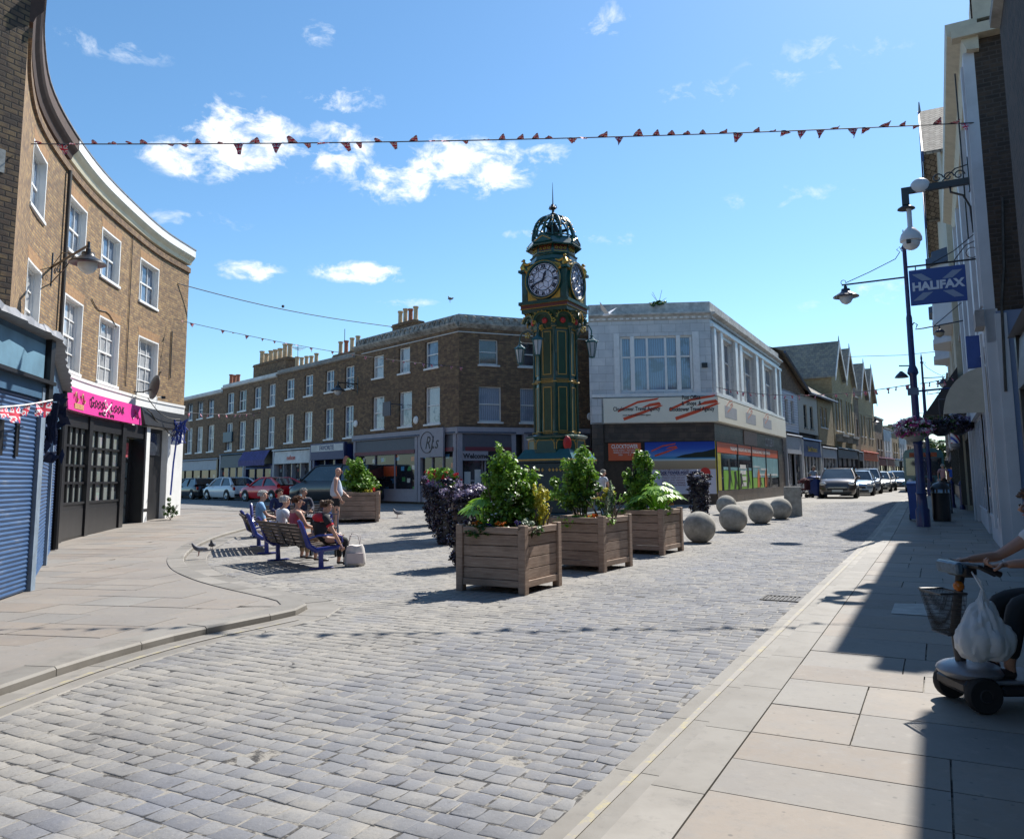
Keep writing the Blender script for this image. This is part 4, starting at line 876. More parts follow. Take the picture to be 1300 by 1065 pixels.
fbox(a,FS,0,LS,-.16,.0,8.1,8.24);fbox(a,FS,0,LS,-.2,.0,5.06,5.2);fbox(a,FW,X(5.2),5.5,-.1,.0,5.06,5.2)
fbox(a,FW,X(4.2),X(3.96),-.05,0,5.2,7.9);fbox(a,FW,X(.78),X(.5),-.05,0,5.2,7.9)
build_in(a,'pilasters',mat('pale_faience',(.70,.70,.69),.35,var=.1,dirt=.2),wb)
body_=MB();body_.face([FW.pt(X(5.3),0,.3),FW.pt(X(5.3),9,.3),FW.pt(X(5.3),9,8.6),FW.pt(X(5.3),0,8.6)]);body_.face([FS.pt(LS,0,.3),FS.pt(LS,9,.3),FS.pt(LS,9,8.6),FS.pt(LS,0,8.6)])
build_in(body_,'side_wall',B_DARK2,wb)
a=MB();a.face([FW.pt(X(5.3),.1,8.8),W0+Vector((-.1,.2,8.8)),FS.pt(LS,.1,8.8),FS.pt(LS,9,8.8),FW.pt(X(5.3),9,8.8)]);build_in(a,'roof',FELT,wb)
def lightwin(fac,k0,k1,z0,z1,xs,d,tr,glass,fm=WHITE):
    b=MB();fbox(b,fac,k0,k1,d-.05,d+.03,z0,z0+.08);fbox(b,fac,k0,k1,d-.05,d+.03,z1-.08,z1);fbox(b,fac,k0,k1,d-.04,d+.03,tr,tr+.07)
    for x in xs: fbox(b,fac,x-.045,x+.045,d-.08,d+.03,z0+.08,z1-.08)
    o=build_in(b,'window',fm,wb);b=MB();b.face([fac.pt(k0,d+.02,z0),fac.pt(k1,d+.02,z0),fac.pt(k1,d+.02,z1),fac.pt(k0,d+.02,z1)],0,[(k0,z0),(k1,z0),(k1,z1),(k0,z1)])
    M=world_m(wb).inverted();b.v=[tuple(M@Vector(v)) for v in b.v];b.build('pane',glass,o)
lightwin(FW,X(3.93),X(.8),5.3,7.75,[X(3.88),X(3.4),X(2.75),X(1.95),X(1.4),X(.85)],.15,6.8,glassmat('blue_pane',(.05,.07,.10),(.15,.24,.38)))
for xx in (3.4,1.4): b=MB();fbox(b,FW,X(xx)-.09,X(xx)+.09,0,.15,5.3,7.75);build_in(b,'window_mullion',WHITE,wb)
for i,(k0,k1,z0,z1) in enumerate(ws): lightwin(FS,k0,k1,z0,z1,[k0+.05,(k0+k1)/2,k1-.05],.22,6.9,G_BLU)
SIGN=mat('cream_sign_board',(.74,.71,.60),.5,var=.05,scale=1)
a=MB();fbox(a,FW,X(4.72),5.66,-.22,-.0,3.93,5.0);fbox(a,FS,.0,LS,-.22,-.0,3.95,5.0);build_in(a,'fascia',SIGN,wb)
SW=mat('red_swoosh',(.60,.07,.02),.5,var=0)
text('fascia_lettering','Clocktower Travel Agency',.25,BLK,wb,FW.pt(X(3.3),-.228,4.52),dF,sx=.74,bold=.004)
text('fascia_small_print','your local independent agent',.12,BLK,wb,FW.pt(X(3.3),-.228,4.26),dF,sx=.85)
text('fascia_lettering','Post Office\n&  Shops  &\nClocktower Travel Agency',.25,BLK,wb,FW.pt(X(.95),-.228,4.72),dF,sx=.70,bold=.006)
def swoosh(fac,k,z,s,d,m=SW):
    b=MB()
    for pts in ([(0,0),(1.0,.45),(2.0,.62),(2.1,.72),(1.0,.56),(.0,.12)],[(.25,-.28),(1.1,-.0),(2.1,.34),(2.3,.32),(1.2,-.12),(.3,-.42)],[(1.2,.22),(2.2,.36),(2.1,.5),(1.6,.42)]):
        b.prism([fac.pt(k+x*s,d,z+y*s) for x,y in pts],-fac.inn*.006)
    build_in(b,'swoosh_emblem',m,wb)
swoosh(FW,X(4.1),4.38,.85,-.222);swoosh(FW,X(1.9),4.4,.95,-.222)
for k in (1.2,5.6,10.0): 
    b=MB();fbox(b,FS,k,k+2.4,-.225,-.221,4.2,4.72);build_in(b,'faded_panel',LGREY,wb)
    swoosh(FS,k+.3,4.65,.6,-.222,mat('faded_swoosh',(.5,.25,.18),.6,var=0))
a=MB();wall(a,FW,X(5.2),5.5,.3,3.93,[],0,d0=.1);wall(a,FS,0,LS,.3,3.93,[],0,d0=.1);build_in(a,'ground_floor_wall',BROWN,wb)
a=MB();fbox(a,FW,X(4.7),5.5,-.02,.1,3.1,3.88);fbox(a,FS,0,LS,-.02,.1,3.1,3.9);fbox(a,FS,0,LS,-.06,.1,.3,.95);fbox(a,FW,X(2.95),5.5,-.06,.1,.3,.85);fbox(a,FW,X(5.25),X(4.75),-.1,.1,.3,3.9);fbox(a,FS,15.2,LS,-.05,.1,.95,3.1)
build_in(a,'brown_tiling',brickmat('brown_tiles',(.06,.04,.03),(.035,.025,.02),(.085,.06,.045),(.02,.016,.014),.5,.25,.008,.3,mrough=.4),wb)
b=MB();fbox(b,FW,X(5.22),X(4.8),-.12,-.1,3.95,5.0);build_in(b,'corner_pier',B_FAI,wb)
# posters
OR=mat('orange_red_poster',(.58,.10,.03),.4,var=0);b=MB();fbox(b,FW,X(4.55),X(3.15),-.1,.02,2.3,3.05);build_in(b,'red_sign',OR,wb)
text('red_sign_lettering','CLOCKTOWER',.24,WHITE,wb,FW.pt(X(3.85),-.106,2.90),dF,sx=.68,bold=.004);text('red_sign_print','TRAVEL AGENCY   POST OFFICE\nBUREAU DE CHANGE   SHOPS\nOPEN            9 - 5',.10,WHITE,wb,FW.pt(X(3.85),-.106,2.64),dF,sx=.7)
b=MB();fbox(b,FW,X(4.4),X(3.15),.12,.13,.5,2.3);build_in(b,'shop_door',G_DRK,wb)
m,n2,bb=newmat('beach_print');tcx=N(n2,'ShaderNodeUVMap');sp=N(n2,'ShaderNodeSeparateXYZ');n2.links.new(tcx.outputs[0],sp.inputs[0])
n1=N(n2,'ShaderNodeTexNoise',ins={'Scale':1.6,'Detail':6.});n2.links.new(tcx.outputs[0],n1.inputs[0])
skyr=ramp(n2,sp.outputs[1],[(0,(.30,.22,.14)),(.30,(.38,.30,.2)),(.34,(.5,.6,.62)),(.40,(.03,.22,.42)),(.5,(.10,.25,.55)),(.75,(.02,.08,.42)),(1,(.01,.04,.30))])
hl=N(n2,'ShaderNodeMath',operation='MULTIPLY_ADD',ins={1:.55,2:.02});n2.links.new(sp.outputs[0],hl.inputs[0]);h2=N(n2,'ShaderNodeMath',operation='MULTIPLY_ADD',ins={1:.35});n2.links.new(n1.outputs[0],h2.inputs[0]);n2.links.new(hl.outputs[0],h2.inputs[2])
lt=N(n2,'ShaderNodeMath',operation='LESS_THAN');n2.links.new(sp.outputs[1],lt.inputs[0]);n2.links.new(h2.outputs[0],lt.inputs[1])
g1=N(n2,'ShaderNodeMath',operation='GREATER_THAN',ins={1:.42});n2.links.new(sp.outputs[1],g1.inputs[0]);g2=N(n2,'ShaderNodeMath',operation='GREATER_THAN',ins={1:.42});n2.links.new(sp.outputs[0],g2.inputs[0])
mm=N(n2,'ShaderNodeMath',operation='MULTIPLY');n2.links.new(lt.outputs[0],mm.inputs[0]);n2.links.new(g1.outputs[0],mm.inputs[1]);m3=N(n2,'ShaderNodeMath',operation='MULTIPLY');n2.links.new(mm.outputs[0],m3.inputs[0]);n2.links.new(g2.outputs[0],m3.inputs[1])
n2.links.new(mixc(n2,skyr,(.012,.02,.012),m3.outputs[0]),bb.inputs[0]);bb.inputs['Roughness'].default_value=.3
b=MB();b.face([FW.pt(X(2.98),-.09,1.9),FW.pt(X(0),-.09,1.9),FW.pt(X(0),-.09,3.08),FW.pt(X(2.98),-.09,3.08)],0,[(0,0),(1,0),(1,1),(0,1)]);build_in(b,'beach_mural',m,wb);swoosh(FW,X(2.7),2.66,.5,-.092)
PP=mat('white_lilac_print',(.52,.52,.62),.4,var=.05);b=MB();fbox(b,FW,X(2.98),5.5,-.088,.0,.85,1.9);build_in(b,'notice_panel',PP,wb)
text('notice_lettering','CLOCK TOWER POST OFFICE',.19,NAVY,wb,FW.pt(X(1.6),-.093,1.74),dF,bold=.006,sx=.75)
text('notice_print','\n'.join(['Main Post Office services   Car tax','Foreign currency  no commission','Banking  savings  insurance','Passport check and send','Lottery  cards  stationery','Parcels  letters  packaging','Open Monday to Saturday']),.105,MAROON,wb,FW.pt(X(1.8),-.093,1.55),dF,sx=.9)
b=MB();b.M=frameM(FW.pt(X(.45),-.09,1.75),dF)@Matrix.Rotation(PI/2,4,'X');b.lathe([(.22,0),(.22,.012)],20);build_in(b,'red_disc',RED,wb)
b=MB();fbox(b,FW,5.5,5.52,-.1,.1,.85,3.1);build_in(b,'yellow_edge',mat('yellow_trim',(.6,.5,.03),.5,var=0),wb)
WIN=shopmat('vinyl_window',dark=(.06,.09,.09),cols=((.20,.42,.06),(.22,.45,.48),(.5,.5,.48),(.03,.05,.05),(.24,.46,.07),(.45,.05,.12)),amount=.8,scale=.9)
GRN=mat('lime_vinyl',(.22,.48,.05),.3,var=.1,scale=2);AQU=mat('aqua_vinyl',(.22,.42,.46),.3,var=.25,scale=2)
b=MB();fbox(b,FS,.1,15.1,-.03,.08,.95,3.1);build_in(b,'window_glass',G_DRK,wb)
b=MB();fbox(b,FS,.1,15.1,-.045,-.03,2.62,3.08);build_in(b,'orange_strip',OR,wb)
text('orange_strip_lettering','WORLDWIDE HOLIDAYS AND TRAVEL     BUREAU DE CHANGE  MONEY TRANSFER',.26,WHITE,wb,FS.pt(7.6,-.05,2.85),SD)
b=MB();fbox(b,FS,1.3,7.3,-.04,-.03,.98,1.85);fbox(b,FS,7.5,10.4,-.04,-.03,.98,1.5);build_in(b,'lime_panel',GRN,wb)
b=MB();fbox(b,FS,7.5,14.9,-.04,-.03,1.52,2.6);fbox(b,FS,1.3,7.3,-.04,-.03,1.87,2.0);build_in(b,'aqua_panel',AQU,wb)
rr=random.Random(5)
for k,h,c in ((2.0,1.3,0),(3.2,.8,0),(4.4,.7,0),(6.0,1.1,0),(9,.5,0),(12,.7,0)): 
    b=MB();b.prism([FS.pt(k+x,-.046,1.0+y*h) for x,y in ((0,0),(.22,.5),(.1,1),(.5,1.05),(.62,.6),(.9,.1),(.55,.35),(.4,0))],-FS.inn*.002);build_in(b,'figure_print',BLACK,wb)
b=MB()
for k in (8.6,10.6): b.prism([FS.pt(k+x,-.046,1.0+y) for x,y in ((0,0),(.1,.7),(.5,1.0),(.9,.5),(.8,0))],-FS.inn*.002)
build_in(b,'guitar_print',mat('orange_print',(.6,.15,.03),.4,var=.1),wb)
b=MB();[fbox(b,FS,4.6+i*.0,5.9,-.047,-.04,1.1+i*.28,1.3+i*.28) for i in range(4)];fbox(b,FS,9.7,11.5,-.047,-.04,1.9,2.0);fbox(b,FS,7.7,9.4,-.047,-.04,2.05,2.1);fbox(b,FS,9.0,14.5,-.047,-.04,1.62,1.70);build_in(b,'price_cards',WHITED,wb)
b=MB()
for k in (.1,4.2,7.4,11.2,15.0): fbox(b,FS,k-.05,k+.05,-.07,.0,.95,3.1)
build_in(b,'window_frame',BLACK,wb)
b=MB();fbox(b,FS,.25,.85,-.04,-.03,.98,2.6);build_in(b,'yellow_panel',mat('yellow_vinyl',(.45,.42,.05),.4,var=.4,scale=4),wb)
b=MB();fbox(b,FS,5.8,9.0,-.05,-.02,3.15,3.85);build_in(b,'faded_brown_panel',mat('faded_mauve',(.22,.15,.13),.5,var=.3),wb)
text('tile_lettering','CUTLERY STORES'[:7],.62,LGREY,wb,FS.pt(12.6,-.03,3.45),SD,bold=.02)
b=MB();fbox(b,FW,X(.42),X(.18),-.08,0,6.3,6.5);build_in(b,'camera_box',BLACK,wb)
# ================================================================ HIGH STREET, LEFT SIDE BEYOND THE WHITE BUILDING
O2=W0+SD*17.3;FO=Fac(O2,azv(33))
CLAP=brickmat('white_clapboard',(.62,.64,.68),(.58,.60,.64),(.64,.66,.7),(.25,.27,.3),8.,.17,.012,.1)
def house(name,label,fac,k0,k1,zt,m,ops,shop=None,zb=3.6,depth=8,glass=None,frame=None,cap=True,group=None,bars=(1,1),roof=None,capm=None,o2=()):
    b=thing(name,label,'building',tuple(fac.pt((k0+k1)/2,0,0)),0,group)
    a=MB();wall(a,fac,k0,k1,zb,zt,list(ops),.12);build_in(a,'wall',m,b)
    if roof: body(b,fac,k0,k1,.3,zt,depth,m,roof,rz=zt-.12)
    else: body(b,fac,k0,k1,.3,zt,depth,m)
    if cap: a=MB();band(a,fac,k0,k1,[(.0,zt-.05),(-.12,zt),(-.12,zt+.14),(.3,zt+.14),(.3,zt-.05)]);build_in(a,'parapet',capm or STONE,b)
    for o in ops: window(b,fac,*o,bars=bars,glass=glass or G_DRK,frame=frame or WHITED)
    a=MB();wall(a,fac,k0,k1,.3,zb,[],0,d0=.25);build_in(a,'ground_floor_wall',BLACK,b)
    if shop: shopfront(b,fac,k0+.05,k1-.05,.5,*shop[0],*shop[1:4],**(shop[4] if len(shop)>4 else {}))
    return b
hA=house('clapboard_house','narrow house with white clapboard upper floor next to the pale tiled building',FO,.15,4.3,7.1,CLAP,[(.9,1.7,5.0,6.5),(2.4,3.2,5.0,6.5)],((3.0,4.1),LGREY,LGREY,SH2,dict(door=(1.2,2.6),mull=2)),cap=False,zb=4.4)
hB=house('cream_fronted_shop','cream upper wall shop with dark narrow windows over navy sign board',FO,4.4,10.2,7.2,mat('pale_cream_render',(.48,.45,.38),.8,var=.1),[(5.9,6.9,4.9,6.5),(7.8,8.8,4.9,6.5)],((2.9,4.0),NAVY,WHITED,SH2,dict(txt='Saint Partners',tm=mat('gold_lettering',(.55,.42,.12),.4,var=0),ts=.5,mull=5)),cap=False,frame=BLACK,zb=4.5)
hC=house('yellow_brick_shop','low yellow brick shop with paired windows beside the tall gables',FO,10.4,15.8,7.3,B_YEL,[(11.2,12.2,5.2,6.7),(12.5,13.5,5.2,6.7)],((2.9,3.6),LGREY,LGREY,SH1,dict(mull=4)),cap=False,zb=3.9)
a=MB()
e=lambda k,d,z:FO.pt(k,d,z)
a.face([e(-.0,-.35,9.4),e(6.6,-.35,7.35),e(6.6,4.5,10.6),e(0,4.5,11.4)]);a.face([e(6.6,-.35,7.35),e(15.9,-.35,7.4),e(15.9,4.5,10.6),e(6.6,4.5,10.6)]);a.face([e(0,9,7),e(15.9,9,7),e(15.9,4.5,10.6),e(0,4.5,11.4)])
a.face([e(0,.0,7.0),e(6.6,.0,7.0),e(6.6,.0,7.4),e(0,.0,9.3)],1);a.face([e(15.9,0,7.2),e(15.9,9,7),e(15.9,4.5,10.6)],1);a.face([e(0,0,7),e(0,9,7),e(0,4.5,11.4),e(0,0,9.3)],1)
build_in(a,'slate_roof',[B_SLATE,B_DARK2],hB)
a=MB();a.tube([e(0,-.38,9.35),e(6.6,-.38,7.3),e(15.9,-.38,7.35)],.09,6);build_in(a,'gutter',mat('gutter_blue',(.06,.08,.12),.5,var=.1),hB)
def gabled(name,label,k0,n,w,ze,za,m,fac=FO,ov=.3,depth=9,barge=None,roofm=B_SLATE,wins=(),shop=None,zb=3.7,bay=False,tl=None):
    b=thing(name,label,'building',tuple(fac.pt(k0+n*w/2,0,0)))
    a=MB();ops=[(k0+i*w+x0,k0+i*w+x1,z0,z1) for i in range(n) for x0,x1,z0,z1 in wins];wall(a,fac,k0,k0+n*w,zb,ze,ops,.15)
    for i in range(n):
        x=k0+i*w;a.face([fac.pt(x,0,ze),fac.pt(x+w,0,ze),fac.pt(x+w/2,0,za)],0,[(x,ze),(x+w,ze),(x+w/2,za)])
    for k in (k0,k0+n*w): a.face([fac.pt(k,0,.3),fac.pt(k,depth,.3),fac.pt(k,depth,ze),fac.pt(k,0,ze)])
    a.face([fac.pt(k0,.25,.3),fac.pt(k0+n*w,.25,.3),fac.pt(k0+n*w,.25,zb),fac.pt(k0,.25,zb)])
    build_in(a,'wall',m,b)
    for o in ops: window(b,fac,*o,bars=(1,1),glass=G_GRY,frame=WHITED)
    for i in range(n):
        x=k0+i*w;t=.12;a=MB()
        for s0,s1 in ((x-.12,x+w/2),(x+w+.12,x+w/2)):
            q=[fac.pt(s0,-ov,ze-.1),fac.pt(s1,-ov,za+.05),fac.pt(s1,depth,za+.05),fac.pt(s0,depth,ze-.1)];a.prism(q,(0,0,t))
        build_in(a,'roof',roofm,b)
        a=MB()
        for s0,s1 in ((x-.12,x+w/2),(x+w+.12,x+w/2)):
            q=[fac.pt(s0,-ov-.01,ze-.35),fac.pt(s1,-ov-.01,za-.25),fac.pt(s1,-ov-.01,za+.2),fac.pt(s0,-ov-.01,ze+.06)];a.prism(q,-fac.inn*.06)
        build_in(a,'bargeboard',barge or WHITED,b)
        a=MB();a.tube([fac.pt(x+w/2,-ov,za+.1),fac.pt(x+w/2,-ov,za+.6)],[.06,.02],6);build_in(a,'finial',LEAD,b)
    if shop: shopfront(b,fac,k0+.05,k0+n*w-.05,.5,*shop[0],*shop[1:4],**(shop[4] if len(shop)>4 else {}))
    return b
g1_=gabled('gabled_building','tall yellow brick building with twin steep gables and slate roof, nearest pair',16.1,2,4.55,9.5,12.5,B_YEL,wins=((.7,1.45,5.2,7.9),(1.85,2.6,5.2,7.9),(3.0,3.75,5.2,7.9)),shop=((3.0,3.7),GREY,BLACK,SH2,dict(mull=4)))
a=MB()
for k in (17.8,22.3):
    fbox(a,FO,k-1.2,k+1.4,-.55,0,4.7,4.9);[fbox(a,FO,k-1.1+i*.6,k-1.0+i*.6,-.45,0,4.3,4.7) for i in range(5)]
build_in(a,'balcony_ledge',STONE,g1_)
house('brick_infill','narrow red brown brick building between the two pairs of gables',FO,25.3,27.5,8.6,B_DARK2,[(26,26.8,5,6.6)],((2.9,3.6),GREY,BLACK,SH2,{}))
gabled('gabled_building','yellow brick building with twin gables further down the street',27.6,2,4.4,8.9,12.0,B_YEL,wins=((.8,1.6,5.2,7.2),(2.4,3.2,5.2,7.2)),shop=((3.0,3.7),mat('orange_fascia',(.5,.1,.03),.5,var=.05),WHITED,SH2,dict(mull=4)))
rr=random.Random(11);k=36.5
for i,(wd,z,mt,lb) in enumerate(((5.5,7.4,B_DARK2,'brown brick shop beyond the second pair of gables'),(6,6.6,WHITED,'white rendered shop far down the high street on the left'),(6,7.2,B_YEL,'small yellow shop between two white fronts far down the street'),(7,6.2,WHITED,'low white shop with parapet far down the street'),(9,6.9,B_DARK,'dark brick shop far down the high street'),(9,5.8,CREAM,'cream rendered shop at the far left end of the street'),(12,6.4,B_DARK2,'brown brick terrace at the distant end of the street'),(14,5.6,WHITED,'pale low terrace at the most distant end of the street'))):
    house('high_street_shop',lb,FO,k,k+wd-.1,z,mt,[(k+1,k+2,4.2,5.3),(k+3,k+4,4.2,5.3)],((2.6,3.3),rr.choice((GREY,NAVY,WHITED,MAROON)),rr.choice((WHITED,BLACK)),SH2,{}),zb=3.4);k+=wd
# ================================================================ HIGH STREET, RIGHT SIDE (in shade)
SE=130.;FH=Fac(ST(SE,1.07),-SD);KS=lambda s:SE-s
hf=thing('bank_building','tall white fronted bank with dark brick gable wall painted grey blue below','building',tuple(ST(22,4)))
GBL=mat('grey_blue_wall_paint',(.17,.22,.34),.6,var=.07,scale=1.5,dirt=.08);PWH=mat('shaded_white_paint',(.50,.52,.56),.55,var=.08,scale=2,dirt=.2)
FG=Fac(ST(16.3,1.09),TD)
a=MB();wall(a,FG,0,9,4.45,10.6);wall(a,FG,1.2,9,10.6,11.4);build_in(a,'gable_wall',B_BLACK,hf)
a=MB();wall(a,FG,0,9,-.1,4.45,d0=-.012);build_in(a,'painted_wall',GBL,hf)
a=MB();wall(a,FH,KS(28.6),KS(16.3),4.45,9.4,[(KS(s)-1.2,KS(s),z0,z1) for s in (19.2,22.2,25.2,28.0) for z0,z1 in ((4.9,6.5),(7.2,8.7))],.2)
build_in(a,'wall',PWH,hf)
for s in (19.2,22.2,25.2,28.0):
    for z0,z1 in ((4.9,6.5),(7.2,8.7)): window(hf,FH,KS(s)-1.2,KS(s),z0,z1,bars=(1,1),glass=G_BLU,frame=PWH)
a=MB();q=lambda s,t,z:ST(s,t,z)
a.face([q(28.6,1.07,0),q(28.6,10,0),q(28.6,10,9.9),q(28.6,1.07,9.9)]);a.face([q(16.3,10,0),q(28.6,10,0),q(28.6,10,9.9),q(16.3,10,9.9)]);build_in(a,'side_wall',B_DARK,hf)
a=MB();a.face([q(16.3,1.1,9.6),q(28.6,1.1,9.6),q(28.6,10,9.6),q(16.3,10,9.6)]);build_in(a,'roof',FELT,hf)
a=MB();pf=[(.1,9.35),(-.1,9.38),(-.18,9.6),(-.40,9.72),(-.42,9.95),(.1,9.95)];band(a,FH,KS(28.6),KS(16.15),pf);fbox(a,FH,KS(28.6),KS(16.3),.12,.35,9.95,10.35);fbox(a,FG,-.35,1.0,-.25,.0,9.6,9.8)
fbox(a,FH,KS(17.2),KS(16.2),.05,.4,9.95,10.6);build_in(a,'cornice',mat('cream_cornice',(.52,.47,.36),.6,var=.1,dirt=.25),hf)
a=MB();fbox(a,FH,KS(16.95),KS(16.30),-.16,.02,-.05,9.38);fbox(a,FH,KS(16.8),KS(16.45),-.2,-.16,4.6,9.2);fbox(a,FH,KS(16.72),KS(16.53),-.24,-.2,.6,4.1);fbox(a,FH,KS(28.6),KS(28.1),-.16,.02,0,9.38)
for s in (20.4,23.4,26.4): fbox(a,FH,KS(s+.35),KS(s-.35),-.12,.02,4.6,9.38)
fbox(a,FH,KS(28.6),KS(16.3),-.14,.05,3.9,4.5);build_in(a,'pilasters',PWH,hf)
a=MB();fbox(a,FG,-.02,.16,-.05,.0,-.05,4.4);build_in(a,'corner_strip',PWH,hf)
a=MB();fbox(a,FH,KS(16.9),KS(16.28),-.30,-.155,4.2,4.5);build_in(a,'pilaster_block',mat('dirty_stone_block',(.28,.27,.27),.8,var=.3),hf)
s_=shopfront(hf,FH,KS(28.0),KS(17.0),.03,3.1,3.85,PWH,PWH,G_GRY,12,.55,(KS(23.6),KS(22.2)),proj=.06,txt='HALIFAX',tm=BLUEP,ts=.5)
a=MB();n=8
for i in range(n):
    t0=PI/2*i/n;t1=PI/2*(i+1)/n
    a.face([FH.pt(KS(18.7),-.15-.75*math.sin(t0),3.55-.85*(1-math.cos(t0))),FH.pt(KS(17.0),-.15-.75*math.sin(t0),3.55-.85*(1-math.cos(t0))),FH.pt(KS(17.0),-.15-.75*math.sin(t1),3.55-.85*(1-math.cos(t1))),FH.pt(KS(18.7),-.15-.75*math.sin(t1),3.55-.85*(1-math.cos(t1)))])
a.face([FH.pt(KS(17.0),-.15-.75*math.sin(PI/2*i/n),3.55-.85*(1-math.cos(PI/2*i/n))) for i in range(n+1)]+[FH.pt(KS(17.0),-.1,2.7)]);build_in(a,'door_hood',mat('cream_hood',(.42,.40,.34),.6,var=.1),hf)
a=MB();fbox(a,FH,KS(18.5),KS(18.3),-.40,-.16,3.7,4.35);build_in(a,'blue_sign',BLUEP,hf)
a=MB();a.M=frameM(FG.pt(.55,-.05,4.0),TD);a.box((-.1,-.14,-.15),(.1,.05,.12),bev=.02);build_in(a,'rusty_box',mat('rusty_box',(.12,.07,.045),.8,var=.4,scale=12),hf)
YEL=mat('yellow_notice',(.6,.6,.05),.5,var=.03);a=MB();fbox(a,FG,.45,1.4,-.03,-.013,2.65,2.72);fbox(a,FG,.5,1.4,-.03,-.013,2.3,2.38);build_in(a,'notice_stripes',YEL,hf)
a=MB();fbox(a,FG,.42,1.42,-.02,-.0125,1.9,2.78);build_in(a,'warning_notice',GBL,hf)
a=MB();a.tube([FG.pt(.62,-.03,2.42),FG.pt(.76,-.03,2.62),FG.pt(.9,-.03,2.42),FG.pt(.62,-.03,2.42)],.014,4);build_in(a,'warning_triangle',BLACK,hf)
a=MB();a.tube([FH.pt(KS(16.9),-.28,z) for z in (9.3,7.6,6.0)],.015,5);a.tube([FG.pt(.25,-.04,6.5),FG.pt(.18,-.05,5.2),FG.pt(.1,-.06,4.6),FG.pt(.05,-.06,3.0)],.025,5);build_in(a,'cables',M_IRON,hf)
a=MB();fbox(a,FG,.5,.9,-.03,0,10.0,10.25);build_in(a,'vent_opening',PWH,hf)
# gabled and bayed building next
FH2=Fac(ST(SE,.85),-SD)
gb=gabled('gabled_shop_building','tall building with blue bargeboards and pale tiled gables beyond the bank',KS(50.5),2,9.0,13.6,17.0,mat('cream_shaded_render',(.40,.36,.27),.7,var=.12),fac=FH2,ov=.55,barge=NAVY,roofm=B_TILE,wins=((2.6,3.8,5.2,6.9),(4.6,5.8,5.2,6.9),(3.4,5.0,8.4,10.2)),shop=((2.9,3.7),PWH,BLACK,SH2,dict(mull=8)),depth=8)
for s in (35.0,39.5,45.0):   # hexagonal bays
    a=MB();c=KS(s)
    pl=[(c-1.5,0),(c-.9,-.6),(c+.9,-.6),(c+1.5,0)];a.prism([FH2.pt(x,y,7.4) for x,y in pl],(0,0,2.2));build_in(a,'bay',PWH,gb)
    a=MB();a.prism([FH2.pt(c+(x-c)*1.08,y*1.12,7.2) for x,y in pl],(0,0,.2));build_in(a,'bay_base',PWH,gb)
    a=MB();a.prism([FH2.pt(c+(x-c)*1.12,y*1.25,9.6) for x,y in pl],(0,0,.3));a.prism([FH2.pt(c+(x-c)*.9,y*.9,9.9) for x,y in pl],(0,0,.3));build_in(a,'bay_roof',mat('dark_blue_roof',(.03,.05,.10),.5,var=.1),gb)
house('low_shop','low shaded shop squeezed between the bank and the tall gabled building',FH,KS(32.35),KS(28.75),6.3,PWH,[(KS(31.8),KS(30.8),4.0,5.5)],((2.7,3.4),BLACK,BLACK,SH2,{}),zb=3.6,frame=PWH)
s=50.7
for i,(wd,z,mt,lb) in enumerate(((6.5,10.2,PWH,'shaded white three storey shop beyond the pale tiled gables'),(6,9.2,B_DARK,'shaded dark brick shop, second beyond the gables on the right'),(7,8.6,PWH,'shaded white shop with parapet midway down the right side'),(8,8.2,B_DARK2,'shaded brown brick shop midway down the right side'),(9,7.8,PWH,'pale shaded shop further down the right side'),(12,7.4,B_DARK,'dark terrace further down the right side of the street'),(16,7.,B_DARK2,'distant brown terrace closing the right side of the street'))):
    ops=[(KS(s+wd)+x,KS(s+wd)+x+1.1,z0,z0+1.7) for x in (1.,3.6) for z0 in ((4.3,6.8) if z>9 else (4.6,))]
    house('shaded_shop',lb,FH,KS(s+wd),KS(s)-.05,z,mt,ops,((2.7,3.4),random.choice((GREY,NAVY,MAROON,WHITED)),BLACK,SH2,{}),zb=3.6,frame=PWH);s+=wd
# building beside the camera, out of frame, whose shadow crosses the pavement
FN=Fac(ST(13.0,1.22),-SD)
house('corner_shop','plain brick shop at the near right edge beside the pavement',FN,0,19,8.1,B_BLACK,[(2+i*3.2,3.2+i*3.2,4.4,6.2) for i in range(5)],((2.7,3.4),GREY,BLACK,SH2,{}))
# unseen shops added behind the camera to block part of the sky light
FNB=Fac(ST(-6.2,1.3),-SD)
for i,(k0,k1,zz,mt,lb) in enumerate(((0,9,9.5,B_DARK2,'unseen brown brick shop added behind the viewpoint on the right side'),(9.1,20,8.6,PWH,'unseen pale rendered shop added behind the viewpoint on the right side'),(20.1,34,9.4,B_DARK,'unseen dark brick terrace added behind the viewpoint on the right side'))): house('unseen_rear_shop',lb,FNB,k0,k1,zz,mt,[(k0+1.2+3*j,k0+2.4+3*j,z0,z0+1.7) for j in range(int((k1-k0-1)/3)) for z0 in (4.3,6.8)][:8] if zz>9 else [(k0+1.2+3*j,k0+2.4+3*j,4.3,6.) for j in range(int((k1-k0-1)/3))],((2.7,3.4),GREY,BLACK,SH2,{}))
FLB=Fac(ST(-34,-11.5),SD)
for i,(k0,k1,zz,mt,lb) in enumerate(((0,12,9.6,B_DARK,'unseen dark brick shop added behind the viewpoint on the left side'),(12.1,22,10.2,B_DARK2,'unseen tall brown shop added behind the viewpoint on the left side'),(22.1,33,9.8,B_STOCK,'unseen yellow brick shop added behind the viewpoint on the left side'))): house('unseen_rear_shop',lb,FLB,k0,k1,zz,mt,[(k0+1.2+3*j,k0+2.4+3*j,z0,z0+1.7) for j in range(int((k1-k0-1)/3)) for z0 in (4.3,6.8)],((2.7,3.4),GREY,BLACK,SH2,{}))
